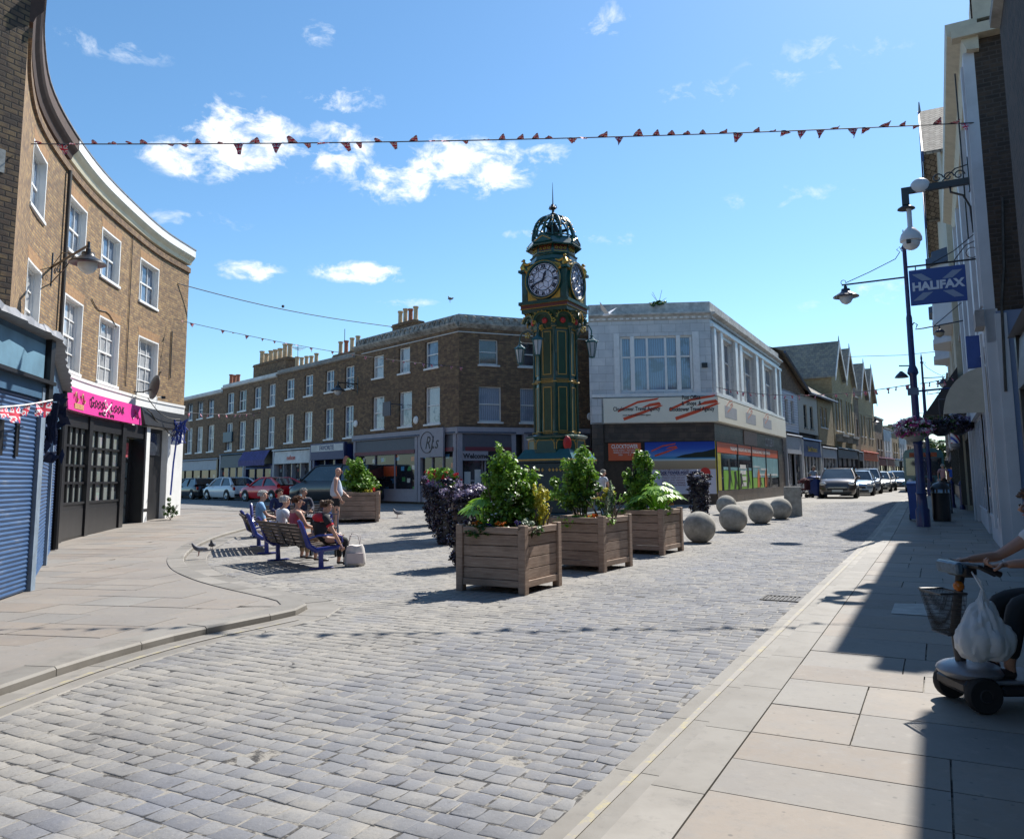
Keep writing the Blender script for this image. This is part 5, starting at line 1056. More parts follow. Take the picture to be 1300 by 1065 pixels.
# awning, hanging signs, barber pole on the right side
a=MB();c=thing('shop_awning','dark folded awning over a shaded shop beyond the bank','awning',tuple(ST(33,.7,0)))
b=MB();b.prism([ST(30.5,.8,5.2),ST(30.5,-.3,3.6),ST(30.5,.8,3.6)],SD*4.2);build_in(b,'canopy',mat('dark_awning',(.03,.028,.03),.7,var=.2),c)
b=MB();[b.tube([ST(s,.85,3.5),ST(s,-.3,3.55)],.03,5) for s in (30.6,34.6)];build_in(b,'arm',BLACK,c)
bp=thing('barber_pole','red white and blue striped barber pole on shop wall under the flower basket','barber pole',tuple(ST(28.9,.55,0)))
m,n2,bb=newmat('barber_stripes');g=N(n2,'ShaderNodeTexCoord');sp=N(n2,'ShaderNodeSeparateXYZ');n2.links.new(g.outputs['Object'],sp.inputs[0]);ss=N(n2,'ShaderNodeMath',operation='MULTIPLY_ADD',ins={1:1.4});n2.links.new(sp.outputs[0],ss.inputs[0]);n2.links.new(sp.outputs[2],ss.inputs[2]);f=N(n2,'ShaderNodeMath',operation='MULTIPLY',ins={1:2.6});n2.links.new(ss.outputs[0],f.inputs[0]);f2=N(n2,'ShaderNodeMath',operation='FRACT');n2.links.new(f.outputs[0],f2.inputs[0])
c_=ramp(n2,f2.outputs[0],[(0,(.45,.03,.03)),(.25,(.6,.6,.62)),(.5,(.03,.06,.35)),(.75,(.6,.6,.62))]);c_.node.color_ramp.interpolation='CONSTANT';n2.links.new(c_,bb.inputs[0])
b=MB();b.lathe([(.13,2.55),(.13,3.35)],14);b.build('pole',m,bp,smooth=True);b=MB();b.lathe([(.06,3.35),(.15,3.37),(.15,3.45),(.05,3.55)],12);b.lathe([(.05,2.35),(.15,2.45),(.15,2.55),(.1,2.552)],12);b.box((-.02,0,2.9),(.02,.45,2.95));b.build('caps',LEAD,bp,smooth=True)
# ---------------------------------------------------------------- foliage helper
def leaf(mb,p,n,s,mi=0,asp=.55,bend=.25):
    n=n.normalized();u=n.orthogonal().normalized();u=Matrix.Rotation(random.uniform(0,2*PI),3,n)@u;v=n.cross(u)
    a=p-u*s;b=p+v*s*asp-n*s*bend*.3;c=p+u*s-n*s*bend;d=p-v*s*asp-n*s*bend*.3
    mb.idx([mb.vt(a),mb.vt(b),mb.vt(c),mb.vt(d)],mi)
def blob(mb,c,r,n,s,mats=1,rng=None,fill=.55,up=.3,clump=0,lo=-9):
    """leaf clumps through an ellipsoid with uneven density"""
    R=rng or random;c=Vector(c)
    cl=[]
    for i in range(clump or max(6,n//28)):
        d=Vector((R.gauss(0,1),R.gauss(0,1),R.gauss(0,1))).normalized();q=fill+(1-fill)*R.random()
        cl.append((Vector((d.x*r[0]*q,d.y*r[1]*q,d.z*r[2]*q)),R.uniform(.16,.34)))
    for i in range(n):
        o,cr=R.choice(cl);d=Vector((R.gauss(0,1),R.gauss(0,1),R.gauss(0,1))).normalized()
        p=o+Vector((d.x*r[0],d.y*r[1],d.z*r[2]))*cr*(R.random()**.4)
        if p.z+c.z<lo: continue
        nn=(d*.8+Vector((R.uniform(-.6,.6),R.uniform(-.6,.6),up+R.uniform(-.3,.5))))
        leaf(mb,c+p,nn,s*R.uniform(.6,1.3),R.randrange(mats))
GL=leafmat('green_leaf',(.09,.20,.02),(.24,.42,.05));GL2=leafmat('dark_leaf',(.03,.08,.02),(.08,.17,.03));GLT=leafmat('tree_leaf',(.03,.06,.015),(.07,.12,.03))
BARK=mat('bark',(.09,.07,.05),.9,var=.3)
def tree(label,p,h,r,n=1500,s=.28,m=GLT,group=None):
    t=thing('street_tree',label,'tree',tuple(p),0,group);b=MB();b.tube([(0,0,0),(.1,0,h*.3),(-.05,.1,h*.6),(0,0,h*.85)],[h*.03,h*.024,h*.015,.03],8)
    for i in range(7):
        a=i*2.4;z=h*(.35+.06*i);b.tube([(0,0,z),(math.cos(a)*r*.4,math.sin(a)*r*.4,z+h*.12),(math.cos(a)*r*.8,math.sin(a)*r*.8,z+h*.2)],[h*.012,h*.008,.02],5)
    b.build('trunk',BARK,t);b=MB();blob(b,(0,0,h*.65),(r,r,h*.38),n,s,fill=.35);b.build('crown',m,t);return t
tree('distant bushy tree at the end of the street, left of centre',FO.pt(84,-2,.4),6.2,3,1400,.3,group='distant street trees')
tree('distant taller tree at the end of the street, behind the bus',ST(150,-2.5,.4),8,4,1600,.35,group='distant street trees')
tree('distant rounded tree at the far right end of the street',ST(140,2.5,.4),6.5,3,1200,.3,group='distant street trees')
# ================================================================ CLOCK TOWER
TG=mat('bottle_green_paint',(.009,.056,.044),.3,var=.2,scale=4,coat=.4,bump=.04);TG2=mat('dark_panel_green',(.015,.052,.026),.4,var=.2);GOLD=mat('gilding',(.50,.31,.07),.33,.85,var=.25,scale=14)
GOLDP=mat('gold_paint',(.40,.26,.07),.45,.2,var=.15,scale=9);TEAL=mat('teal_slope_paint',(.012,.085,.095),.35,var=.15);REDM=mat('red_enamel',(.42,.02,.02),.35,var=.2,scale=9);DKR=mat('oxblood_paint',(.12,.02,.012),.4,var=.1)
tx,ty=1.34,24.;tz=zg(ty);ct=thing('clock_tower','tall dark green and gold cast iron clock tower with openwork dome','clock tower',(tx,ty,tz),math.radians(-28.2))
def oct_(r): return r/math.cos(PI/8)
def lev(y): return P(705,y,24.).z-tz
OC=dict(n=8,ph=PI/8)
z=lambda y:lev(y)
a=MB()
a.box((-1.15,-1.15,0),(1.15,1.15,.22),bev=.03);a.box((-1.02,-1.02,.22),(1.02,1.02,.42),bev=.03);a.box((-.86,-.86,.42),(.86,.86,z(584)-.09),bev=.02);a.box((-.92,-.92,z(584)-.09),(.92,.92,z(584)-.03),bev=.01)
a.build('plinth',mat('plinth_blue_green',(.012,.035,.045),.4,var=.2,scale=3),ct)
a=MB();a.box((-.93,-.93,z(584)-.03),(.93,.93,z(584)+.02));a.box((-.94,-.94,.8),(.94,.94,.83));a.build('gilt_band',GOLDP,ct)
a=MB();h0=z(584)+.02;h1=z(571)
b4=lambda r,zz:[(-r,-r,zz),(r,-r,zz),(r,r,zz),(-r,r,zz)]
A=[a.vt(p) for p in b4(.92,h0)];B=[a.vt(p) for p in b4(.72,h1)]
for i in range(4): a.idx([A[i],A[(i+1)%4],B[(i+1)%4],B[i]])
a.idx(B);a.build('sloping_skirt',TEAL,ct)
a=MB();a.lathe([(oct_(.80),h1-.12),(oct_(.80),z(559)),(oct_(.86),z(557)),(oct_(.88),z(555)),(oct_(.76),z(553))],8,ph=PI/8);a.build('base_drum',TG,ct)
a=MB()
for q in range(8):
    M=Matrix.Rotation(q*PI/4,4,'Z');a.M=M;y=-.805
    for s_ in (-.3,.3): a.tube([(s_,y,h1),(s_,y,h1+.2)],.014,4)
    a.tube([(.3*math.cos(t),y,h1+.12+.24*math.sin(t)) for t in [PI*i/8 for i in range(9)]],.014,4);a.tube([(-.31,y,z(560)),(.31,y,z(560))],.012,4)
    for k in range(6):
        pass
a.M=Matrix.Identity(4)
for q in range(4):
    a.M=Matrix.Rotation(q*PI/2,4,'Z')
    for k in range(14):
        x=-.75+k*.115;zc=z(584)-.30
        if k==7: continue
        a.prism([(x,-.866,zc-.055),(x+.045,-.866,zc),(x,-.866,zc+.055),(x-.045,-.866,zc)],(0,-.015,0))
a.M=Matrix.Identity(4);a.build('gilt_ornament',GOLDP,ct)
a=MB();a.lathe([(oct_(.58),z(553)),(oct_(.58),z(420)),(oct_(.60),z(418))],8,ph=PI/8);a.build('shaft',TG,ct)
a=MB()
for q in range(8):
    a.M=Matrix.Rotation(q*PI/4,4,'Z')
    for z0,z1 in ((z(548),z(494)),(z(478),z(425))): a.box((-.12,-.592,z0),(.12,-.575,z1))
a.M=Matrix.Identity(4);a.build('recessed_panels',TG2,ct)
a=MB()
for q in range(8):
    a.M=Matrix.Rotation(q*PI/4,4,'Z')
    for z0,z1 in ((z(548),z(494)),(z(478),z(425))):
        for x in (-.13,.13): a.box((x-.012,-.605,z0),(x+.012,-.58,z1))
        for zz in (z0,z1): a.box((-.142,-.605,zz-.012),(.142,-.58,zz+.012))
    for k in range(9): 
        for zz in (z(551),z(421),z(487)): a.box((-.18+k*.045-.012,-.62,zz),(-.18+k*.045+.012,-.58,zz+.045))
    for zz in (z(551)-.02,z(487)-.03,z(484),z(421)-.02): a.box((-.21,-.61,zz),(.21,-.58,zz+.015))
a.M=Matrix.Identity(4);a.build('gilt_mouldings',GOLDP,ct)
for q in range(8):   # eight attached colonnettes
    t=PI/8+q*PI/4;r=oct_(.605);x,y=r*math.cos(t),r*math.sin(t);a=MB()
    a.lathe([(.09,z(553)),(.09,z(552)+.03),(.036,z(549)),(.036,z(490)),(.06,z(488)),(.06,z(486)),(.036,z(484)),(.034,z(424)),(.07,z(421)),(.1,z(417)),(.1,z(415))],8,(x,y,0));o=a.build('colonnette',TG,ct,smooth=True)
    a=MB();[a.lathe([(.075,zz-.02),(.09,zz),(.075,zz+.02)],8,(x,y,0)) for zz in (z(550),z(487),z(419))];a.build('gilt_ring',GOLDP,o)
# flare under the clock: brackets with red bosses
a=MB();a.lathe([(oct_(.64),z(420)),(oct_(.68),z(414)),(oct_(.74),z(406)),(oct_(.84),z(400))],8,ph=PI/8);a.build('flared_capital',TG2,ct)
g=MB();r_=MB();d_=MB()
for q in range(8):
    M=Matrix.Rotation(q*PI/4,4,'Z');g.M=r_.M=d_.M=M
    pts=[(.27*math.cos(t),-.76-.02*i,z(412)+.22*math.sin(t)) for i,t in enumerate([PI*i/8 for i in range(9)])]
    d_.tube(pts,.05,5);g.tube([(x,y-.05,zz+.03) for x,y,zz in pts],.016,4)
    for x,y,zz in pts: g.sphere((x*1.12,y-.06,zz+.05),.022,6)
    r_.sphere((0,-.72,z(412)),.095,10,sc=(1,.5,1))
    g.M=Matrix.Rotation(q*PI/4+PI/8,4,'Z')
    for k in range(5): a_=k*2*PI/5;g.sphere((.05*math.cos(a_),-.84,z(413)+.05*math.sin(a_)),.035,6)
for mb in (g,r_,d_): mb.M=Matrix.Identity(4)
d_.build('arches',TG2,ct,smooth=True);g.build('gilt_cresting',GOLD,ct,smooth=True);r_.build('red_bosses',REDM,ct,smooth=True)
hw=.76
a=MB();a.box((-hw,-hw,z(401)),(hw,hw,z(396)));a.box((-hw-.07,-hw-.07,z(391)),(hw+.07,hw+.07,z(387)));a.box((-.73,-.73,z(387)),(.73,.73,z(340)))
for sx in (-1,1):
    for sy in (-1,1): a.box((sx*.66-.09,sy*.66-.09,z(387)),(sx*.66+.09,sy*.66+.09,z(350)),bev=.01);a.box((sx*.72-.11,sy*.72-.11,z(350)),(sx*.72+.11,sy*.72+.11,z(347)))
ch=a.build('clock_case',TG,ct)
a=MB();a.box((-hw-.02,-hw-.02,z(396)),(hw+.02,hw+.02,z(391)));a.build('oxblood_moulding',DKR,ct)
a=MB()
for zz in (z(396),z(391)): a.box((-hw-.035,-hw-.035,zz-.008),(hw+.035,hw+.035,zz+.008))
for q in range(4):
    a.M=Matrix.Rotation(q*PI/2,4,'Z');zc=z(362)
    for sx in (-1,1):
        a.prism([(sx*.54,-.735,z(386)),(sx*.22,-.735,z(386)),(sx*.40,-.735,z(381)),(sx*.54,-.735,z(374))],(0,-.012,0))
        a.prism([(sx*.56,-.735,z(344)),(sx*.20,-.735,z(339.5)),(sx*.34,-.735,z(346)),(sx*.52,-.735,z(354))],(0,-.012,0))
a.M=Matrix.Identity(4);a.build('gilt_spandrels',GOLD,ct)
DIAL=mat('opal_glass_dial',(.62,.62,.72),.3,var=.04)
BK=mat('blue_black_paint',(.006,.008,.025),.35,var=0)
num=['XII','I','II','III','IIII','V','VI','VII','VIII','IX','X','XI']
rd=.53;zc=z(362)
dm=MB();dm.M=Matrix.Translation((0,-.75,zc))@Matrix.Rotation(PI/2,4,'X');dm.lathe([(rd,0),(rd,.02)],48);dmm=dm.mesh('dial',DIAL)
rg=MB();rg.M=Matrix.Translation((0,-.75,zc))@Matrix.Rotation(PI/2,4,'X')
rg.lathe([(rd+.075,0),(rd+.075,.06),(rd+.01,.07),(rd-.01,.02)],48,caps=False);rgm=rg.mesh('dial_rim',[TG],True)
gr=MB();gr.tube([((rd+.055)*math.cos(t),-.80-.02,zc+(rd+.055)*math.sin(t)) for t in [2*PI*i/48 for i in range(49)]],.013,5,caps=False);grm=gr.mesh('gilt_ring',[GOLD])
tr_=MB();
for R2,w in ((rd-.015,.012),(rd-.055,.008),(.33,.012)): tr_.tube([(R2*math.cos(t),-.775,zc+R2*math.sin(t)) for t in [2*PI*i/48 for i in range(49)]],w,4,caps=False)
for i in range(12):
    t=2*PI*i/12+PI/12;tr_.tube([(.33*math.cos(t),-.774,zc+.33*math.sin(t)),(.5*math.cos(t),-.774,zc+.5*math.sin(t))],.005,4)
for i in range(6):
    t=2*PI*i/6+PI/6;t2=t+PI/6;t3=t-PI/6;c=(0,-.774,zc);p=(.19*math.cos(t),-.774,zc+.19*math.sin(t));tr_.tube([c,p],.006,4)
    for tt in (t2,t3): tr_.tube([p,(.33*math.cos(tt),-.774,zc+.33*math.sin(tt))],.006,4)
bm=bmesh.new();m0=tr_.mesh('tmp',[BK]);bm.from_mesh(m0)
for i,s_ in enumerate(num):
    me=text_mesh(s_,.155,.006,bold=.008,sx=.85);t=-2*PI*i/12
    me.transform(Matrix.Translation((0,-.775,zc))@Matrix.Rotation(-t,4,'Y')@Matrix.Translation((0,0,.41)));bm.from_mesh(me)
nm_=bpy.data.meshes.new('numerals');bm.to_mesh(nm_);bm.free();nm_.materials.append(BK)
for p in nm_.polygons:p.material_index=0
hd=MB()
def hand(mb,ang,L,w):
    M=Matrix.Translation((0,-.80,zc))@Matrix.Rotation(ang,4,'Y');mb.M=M;mb.prism([(-w*.4,0,-.1),(w*.4,0,-.1),(w*.5,0,0),(w,0,L*.62),(0,0,L),(-w,0,L*.62),(-w*.5,0,0)],(0,-.012,0));mb.M=Matrix.Identity(4)
hand(hd,2*PI*(12+41/60)/12,.30,.042);hand(hd,2*PI*41/60,.46,.024);hd.lathe([(.04,0),(.04,.02)],10,(0,0,0)) if False else None
hdm=hd.mesh('clock_hands',[BK])
for q in range(4):
    rz=q*PI/2;o=link('clock_face',dmm,ct,rot=rz)
    for nm,me in (('dial_rim',rgm),('gilt_ring',grm),('numerals',nm_),('clock_hands',hdm)): link(nm,me,o)
    # gilded figure at each corner
for q in range(4):
    t=PI/4+q*PI/2;x,y=.98*math.cos(t),.98*math.sin(t);a=MB();zz=z(347)
    a.M=Matrix.Translation((x,y,zz))@Matrix.Rotation(t-PI/2,4,'Z')
    a.tube([(0,0,0),(0,.03,.1),(0,.0,.2),(0,-.03,.27)],[.09,.1,.07,.04],8);a.sphere((0,0,.32),.055,8);a.sphere((0,.06,.30),.03,6)
    for s_ in (-1,1):
        a.tube([(s_*.05,0,.2),(s_*.16,-.08,.16),(s_*.26,-.16,.22)],[.05,.045,.01],6);a.tube([(s_*.1,.02,.0),(s_*.2,-.1,-.12),(s_*.22,-.15,-.25)],[.06,.04,.015],6)
    a.build('gilded_figure',GOLD,ct,smooth=True)
a=MB();a.lathe([(oct_(.74),z(341)),(oct_(.74),z(338)),(oct_(.67),z(335)),(oct_(.66),z(331)),(oct_(.70),z(329)),(oct_(.62),z(327)),(oct_(.60),z(315)),(oct_(.66),z(314)),(oct_(.80),z(318.5)),(oct_(.81),z(317)),(oct_(.60),z(306)),(oct_(.3),z(305))],8,ph=PI/8);a.build('octagonal_drum',TG,ct)
a=MB();d2=MB()
for q in range(8):
    a.M=d2.M=Matrix.Rotation(q*PI/4,4,'Z');d2.box((-.21,-.615,z(325)),(.21,-.6,z(318)))
    for k in (-.13,0,.13):
        for j in range(4): t=j*PI/2+.3;a.sphere((k+.035*math.cos(t),-.622,z(321.5)+.035*math.sin(t)),.028,6)
    for zz in (z(325.5),z(317.5)): a.box((-.22,-.63,zz-.008),(.22,-.605,zz+.008))
    if q%2==0:
        a.tube([(-.27,-.80,z(313)),(0,-.80,z(306.5)-.02),(.27,-.80,z(313))],.013,4)
d2.M=a.M=Matrix.Identity(4);a.build('gilt_rosettes',GOLD,ct,smooth=True);d2.build('frieze_panels',DKR,ct)
a=MB()
for q in range(4):
    a.M=Matrix.Rotation(q*PI/2,4,'Z');a.prism([(-.34,-.79,z(314.5)),(.34,-.79,z(314.5)),(0,-.79,z(303.5))],(0,.5,0))
a.M=Matrix.Identity(4);a.build('gablets',TG,ct)
zd0,zd1=z(306),z(275);a=MB();g=MB()
for q in range(16):
    t=q*PI/8;pts=[]
    for i in range(10):
        u=i/9*PI/2*.97;r=.64*math.cos(u)**.85+.03;pts.append((r*math.cos(t),r*math.sin(t),zd0+(zd1-zd0)*math.sin(u)))
    a.tube(pts,.042 if q%2==0 else .026,5)
    for i in (2,4,6,8):
        p=pts[i];g.sphere((p[0]*1.07,p[1]*1.07,p[2]),.022,5)
for zz,r in ((zd0+.05,.64),(zd0+.42,.53),(zd0+.62,.37)): a.tube([(r*math.cos(t),r*math.sin(t),zz) for t in [2*PI*i/24 for i in range(25)]],.026,4,caps=False)
a.build('openwork_dome',TG,ct,smooth=True);g.build('gilt_crockets',GOLD,ct,smooth=True)
a=MB();a.lathe([(.3,zd0),(.29,zd0+.05),(.2,zd0+.14),(.19,zd0+.36),(.12,zd0+.5),(.06,zd0+.6)],16);a.tube([(-.5,0,zd0+.28),(.5,0,zd0+.28)],.04,6);a.tube([(0,-.5,zd0+.32),(0,.5,zd0+.32)],.04,6);a.build('bell',mat('bell_bronze',(.03,.028,.02),.4,.6,var=.3),ct,smooth=True)
a=MB();a.lathe([(.07,zd1-.03),(.05,zd1+.05),(.1,zd1+.08),(.04,zd1+.12),(.04,zd1+.2),(.12,zd1+.27),(.05,zd1+.34),(.02,zd1+.42),(.012,zd1+.8),(.004,z(232))],10)
for q in range(4):
    t=q*PI/2;a.tube([(0,0,zd1+.3),(.1*math.cos(t),.1*math.sin(t),zd1+.36),(.14*math.cos(t),.14*math.sin(t),zd1+.26),(.07*math.cos(t),.07*math.sin(t),zd1+.22)],.014,5)
a.build('finial',M_IRON,ct,smooth=True)
# four lanterns on brackets, hung from the tower
LGL=mat('lantern_glass',(.42,.46,.5),.1,var=.15,spec=.8)
zl=5.55-tz
def lantern():
    o=bpy.data.objects.new('lantern_bracket',None)
for q in range(4):
    t=q*PI/2;a=MB();a.M=Matrix.Rotation(t,4,'Z')
    a.tube([(0,-.68,zl+.5),(0,-.95,zl+.62),(0,-1.14,zl+.58),(0,-1.22,zl+.42),(0,-1.22,zl+.28)],.022,6)
    a.tube([(0,-.68,zl+.1),(0,-.8,zl+.3),(0,-.9,zl+.52)],.016,5);br=a.build('lantern_bracket',TG,ct,smooth=True)
    a=MB();a.M=Matrix.Rotation(t,4,'Z')
    for k in range(5): u=k*2*PI/5;a.sphere((0,-.95+.07*math.cos(u),zl+.48+.07*math.sin(u)),.04,6)
    a.sphere((0,-.95,zl+.48),.03,6);a.build('gilt_flower',GOLD,br,smooth=True)
    a=MB();a.M=Matrix.Rotation(t,4,'Z');c=(0,-1.22,zl)
    a.lathe([(.02,.3),(.05,.27),(.03,.22),(.09,.16),(.17,.1),(.18,.06),(.15,.05)],6,c)
    for k in range(6): u=k*PI/3;a.tube([(c[0]+.155*math.cos(u),c[1]+.155*math.sin(u),c[2]+.05),(c[0]+.08*math.cos(u),c[1]+.08*math.sin(u),c[2]-.38)],.012,4);a.sphere((c[0]+.175*math.cos(u),c[1]+.175*math.sin(u),c[2]+.1),.025,5)
    a.lathe([(.085,-.38),(.085,-.4),(.02,-.42)],6,c);a.build('lantern_frame',TEAL,br)
    a=MB();a.M=Matrix.Rotation(t,4,'Z');a.lathe([(.07,-.37),(.145,.05)],6,c,caps=True);a.build('lantern_glass',LGL,br)
# red crest shield on the base
a=MB();a.M=Matrix.Rotation(PI/4,4,'Z')@Matrix.Translation((0,-.92,h1+.16));a.sphere((0,0,0),.17,12,sc=(.8,.35,1.25));a.build('red_crest',REDM,ct,smooth=True)
# ================================================================ PLANTERS
def woodmat(name,c1,c2):
    m,n2,b=newmat(name);g=N(n2,'ShaderNodeNewGeometry');tc=N(n2,'ShaderNodeTexCoord')
    mp=N(n2,'ShaderNodeMapping',ins={'Scale':(3,3,34)});n2.links.new(tc.outputs['Object'],mp.inputs[0]);f=N(n2,'ShaderNodeTexNoise',ins={'Scale':1.6,'Detail':7.,'Roughness':.65});n2.links.new(mp.outputs[0],f.inputs[0])
    c=ramp(n2,f.outputs[0],[(.3,c1),(.7,c2)]);r=ramp(n2,g.outputs['Random Per Island'],[(0,.55),(1,.85)]);c=mixc(n2,c,r,.55,'MULTIPLY');c=mixc(n2,c,(.11,.08,.06),ramp(n2,noise(n2,2.,6),[(.5,0.),(.75,.55)]))
    n2.links.new(c,b.inputs[0]);b.inputs['Roughness'].default_value=.8;bumpn(n2,f.outputs[0],b,.4,.004);return m
WOOD=woodmat('weathered_timber',(.25,.165,.12),(.47,.345,.265));SOIL=mat('soil',(.03,.022,.015),1.,var=.4,scale=20)
def planter(label,c,az,w=1.16,h=.9,group='timber planters round the clock tower'):
    t=thing('wooden_planter',label,'planter',(c.x,c.y,zg(c.y)),-math.radians(az),group);e=w/2
    for sx in (-1,1):
        for sy in (-1,1):
            a=MB();a.box((sx*e-.055-sx*.055,sy*e-.055-sy*.055,0),(sx*e+.055-sx*.055,sy*e+.055-sy*.055,h+.02),bev=.008);a.build('corner_post',WOOD,t)
    for q in range(4):
        a=MB();a.M=Matrix.Rotation(q*PI/2,4,'Z');n=4;z0=.11;hh=(h-.12-z0)/n
        for i in range(n): a.box((-e+.112,-e+.035,z0+.075+i*(hh-.015)),(e-.112,-e+.075,z0+.072+i*(hh-.015)+hh-.022),bev=.004)
        a.box((-e+.112,-e+.012,.09),(e-.112,-e+.08,.18),bev=.005);a.box((-e+.112,-e+.01,h-.1),(e-.112,-e+.11,h-.01),bev=.006);a.build('side_panel',WOOD,t)
    a=MB();a.box((-e+.09,-e+.09,h-.2),(e-.09,e-.09,h-.11));a.build('soil',SOIL,t);return t
def planter_at(label,corner,right,**k):
    """corner nearest the camera and the one to its right, both on the ground"""
    d=(right-corner);d.z=0;az=math.degrees(math.atan2(d.x,d.y));u=azv(az);v=Vector((-u.y,u.x,0));w=k.get('w',1.16);c=corner+u*w/2+v*w/2
    planter(label,c,az,**k);return c,az
YL=leafmat('golden_leaf',(.42,.40,.04),(.62,.55,.08));LIME=leafmat('lime_leaf',(.20,.40,.04),(.34,.58,.08));SILV=leafmat('silver_leaf',(.2,.27,.2),(.38,.45,.35))
ORF=leafmat('orange_petal',(.7,.15,.01),(.8,.32,.02),.2);BLF=leafmat('blue_petal',(.03,.02,.12),(.12,.06,.3),.2);WHF=leafmat('white_petal',(.6,.6,.6),(.75,.75,.75),.2);RDF=leafmat('red_petal',(.55,.01,.02),(.7,.04,.03),.2)
LIL=leafmat('lilac_petal',(.16,.12,.24),(.36,.31,.46),.25);PUR=leafmat('purple_leaf',(.008,.007,.012),(.035,.025,.05),.1);PNK=leafmat('pink_petal',(.6,.08,.3),(.75,.35,.55),.2);MAG=leafmat('magenta_petal',(.30,.02,.15),(.5,.05,.25),.2)
def shrub(label,c,z,parts,nm='shrub',cat='shrub',group=None):
    t=thing(nm,label,cat,(c.x,c.y,z),0,group);b=MB()
    zs=max((p[0][2] for p in parts[0][1]),default=.5)
    for i in range(9):
        a=i*.7;r=.05+.2*random.random();b.tube([(r*.3*math.cos(a),r*.3*math.sin(a),-.1),(r*math.cos(a),r*math.sin(a),zs*.5),(r*1.6*math.cos(a+.3),r*1.6*math.sin(a+.3),zs*.95)],[.014,.01,.006],5)
    b.build('stems',BARK,t)
    for nm2,bl_,m,s,*rest in parts:
        a=MB()
        for cc,rr_,n in bl_: blob(a,cc,rr_,n,s,fill=.3,up=.45)
        a.build(nm2,m,t)
    return t
def bigleaf(label,c,z,n,h,m,scale=.3):
    """broad fingered leaves on stalks (fatsia)"""
    t=thing('leafy_plant',label,'plant',(c.x,c.y,z));st=MB();lf=MB()
    for i in range(n):
        a=i*2.4+random.uniform(-.3,.3);el=random.uniform(.2,1.);r=h*(.25+.65*(1-el));hh=h*(.35+.65*el);tip=Vector((r*math.cos(a),r*math.sin(a),hh));st.tube([(0,0,-.1),tip*.5+Vector((0,0,.1*h)),tip],[.012,.009,.006],4)
        nrm=Vector((math.cos(a)*.5,math.sin(a)*.5,.8)).normalized();u=Vector((math.cos(a),math.sin(a),-.35)).normalized();v=nrm.cross(u).normalized()
        for k in range(7):
            g_=(k-3)*.48;d=(u*math.cos(g_)+v*math.sin(g_));L=scale*(1-.12*abs(k-3))*random.uniform(.85,1.1);w=L*.17;sd=d.cross(nrm).normalized()
            p0=tip;lf.idx([lf.vt(p0),lf.vt(p0+d*L*.5+sd*w-nrm*.02),lf.vt(p0+d*L-nrm*L*.22),lf.vt(p0+d*L*.5-sd*w-nrm*.02)])
    st.build('stems',LIME,t);lf.build('leaves',m,t);return t
c1,z1=G(662,756),0;C1,az1=planter_at('nearest square timber planter full of shrubs and marigolds',G(662,756),G(710,743),w=1.12,h=.90)
C2,az2=planter_at('middle square timber planter with yellow flowers, behind the nearest one',G(763,727),G(797.5,719),w=1.14,h=.9)
C3,az3=planter_at('third square timber planter, beside the first concrete ball',G(839,705),G(864,699),w=1.2,h=.9)
pc=G(476,662);az4=28;C4=pc+azv(62)*-.6*0+Vector((-.75,.35,0));planter('timber planter apart on the left, next to the standing man',C4,-8,w=1.5,h=.95)
def soilz(c,h=.9): return zg(c.y)+h-.12
def around(c,az,x,y): u=azv(az);v=Vector((u.y,-u.x,0));return c+v*x+u*y
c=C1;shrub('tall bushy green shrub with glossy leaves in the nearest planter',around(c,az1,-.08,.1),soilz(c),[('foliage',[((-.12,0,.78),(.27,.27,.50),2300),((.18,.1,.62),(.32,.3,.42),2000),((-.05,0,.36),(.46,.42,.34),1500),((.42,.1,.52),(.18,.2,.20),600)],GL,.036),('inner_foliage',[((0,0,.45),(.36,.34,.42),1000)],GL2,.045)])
shrub('golden yellow shrub at the right edge of the nearest planter',around(c,az1,.40,.22),soilz(c),[('foliage',[((0,0,.38),(.13,.16,.38),900)],YL,.028)])
bigleaf('broad fingered lime leaves at the left corner of the nearest planter',around(c,az1,-.42,-.02),soilz(c),16,.5,LIME,.24)
def bedding(label,c,z,spots,nm='bedding_flowers'):
    t=thing(nm,label,'flowers',(c.x,c.y,z))
    for n2_,m,L,s in spots:
        a=MB()
        for cc,rr_,n in L: blob(a,cc,rr_,n,s,fill=.2,up=.9,clump=max(4,n//8))
        a.build(n2_,m,t)
    return t
U=azv(az1);V_=Vector((U.y,-U.x,0))
def loc(x,y,zz): p=V_*x+U*y;return (p.x,p.y,zz)
bedding('orange marigolds and blue pansies along the front of the nearest planter',c,soilz(c),[('leaves',GL2,[(loc(0,-.42,.06),(.42,.12,.10),500),(loc(.42,0,.06),(.12,.4,.10),500),(loc(-.3,-.35,.08),(.2,.12,.10),250)],.035),('marigolds',ORF,[(loc(-.28,-.44,.15),(.10,.04,.04),60),(loc(.12,-.42,.15),(.12,.04,.06),80)],.022),('pansies',BLF,[(loc(-.05,-.45,.12),(.1,.05,.05),70),(loc(.33,-.36,.14),(.08,.06,.07),80)],.024),('white_flowers',WHF,[(loc(-.5,-.3,.15),(.05,.1,.12),30),(loc(-.05,-.1,.5),(.3,.3,.3),40)],.018)])
shrub('grey green trailing plant over the right corner of the nearest planter',around(c,az1,.42,-.28),soilz(c),[('foliage',[((0,0,.12),(.14,.14,.14),500)],SILV,.028)],'trailing_plant','plant')
c=C2;shrub('tall rounded green shrub in the middle planter',around(c,az2,-.15,.05),soilz(c),[('foliage',[((0,0,.85),(.34,.34,.46),2600),((-.2,0,.45),(.42,.4,.3),1200),((-.5,0,.72),(.16,.16,.12),350)],GL,.038),('inner_foliage',[((0,0,.5),(.34,.34,.42),900)],GL2,.045)])
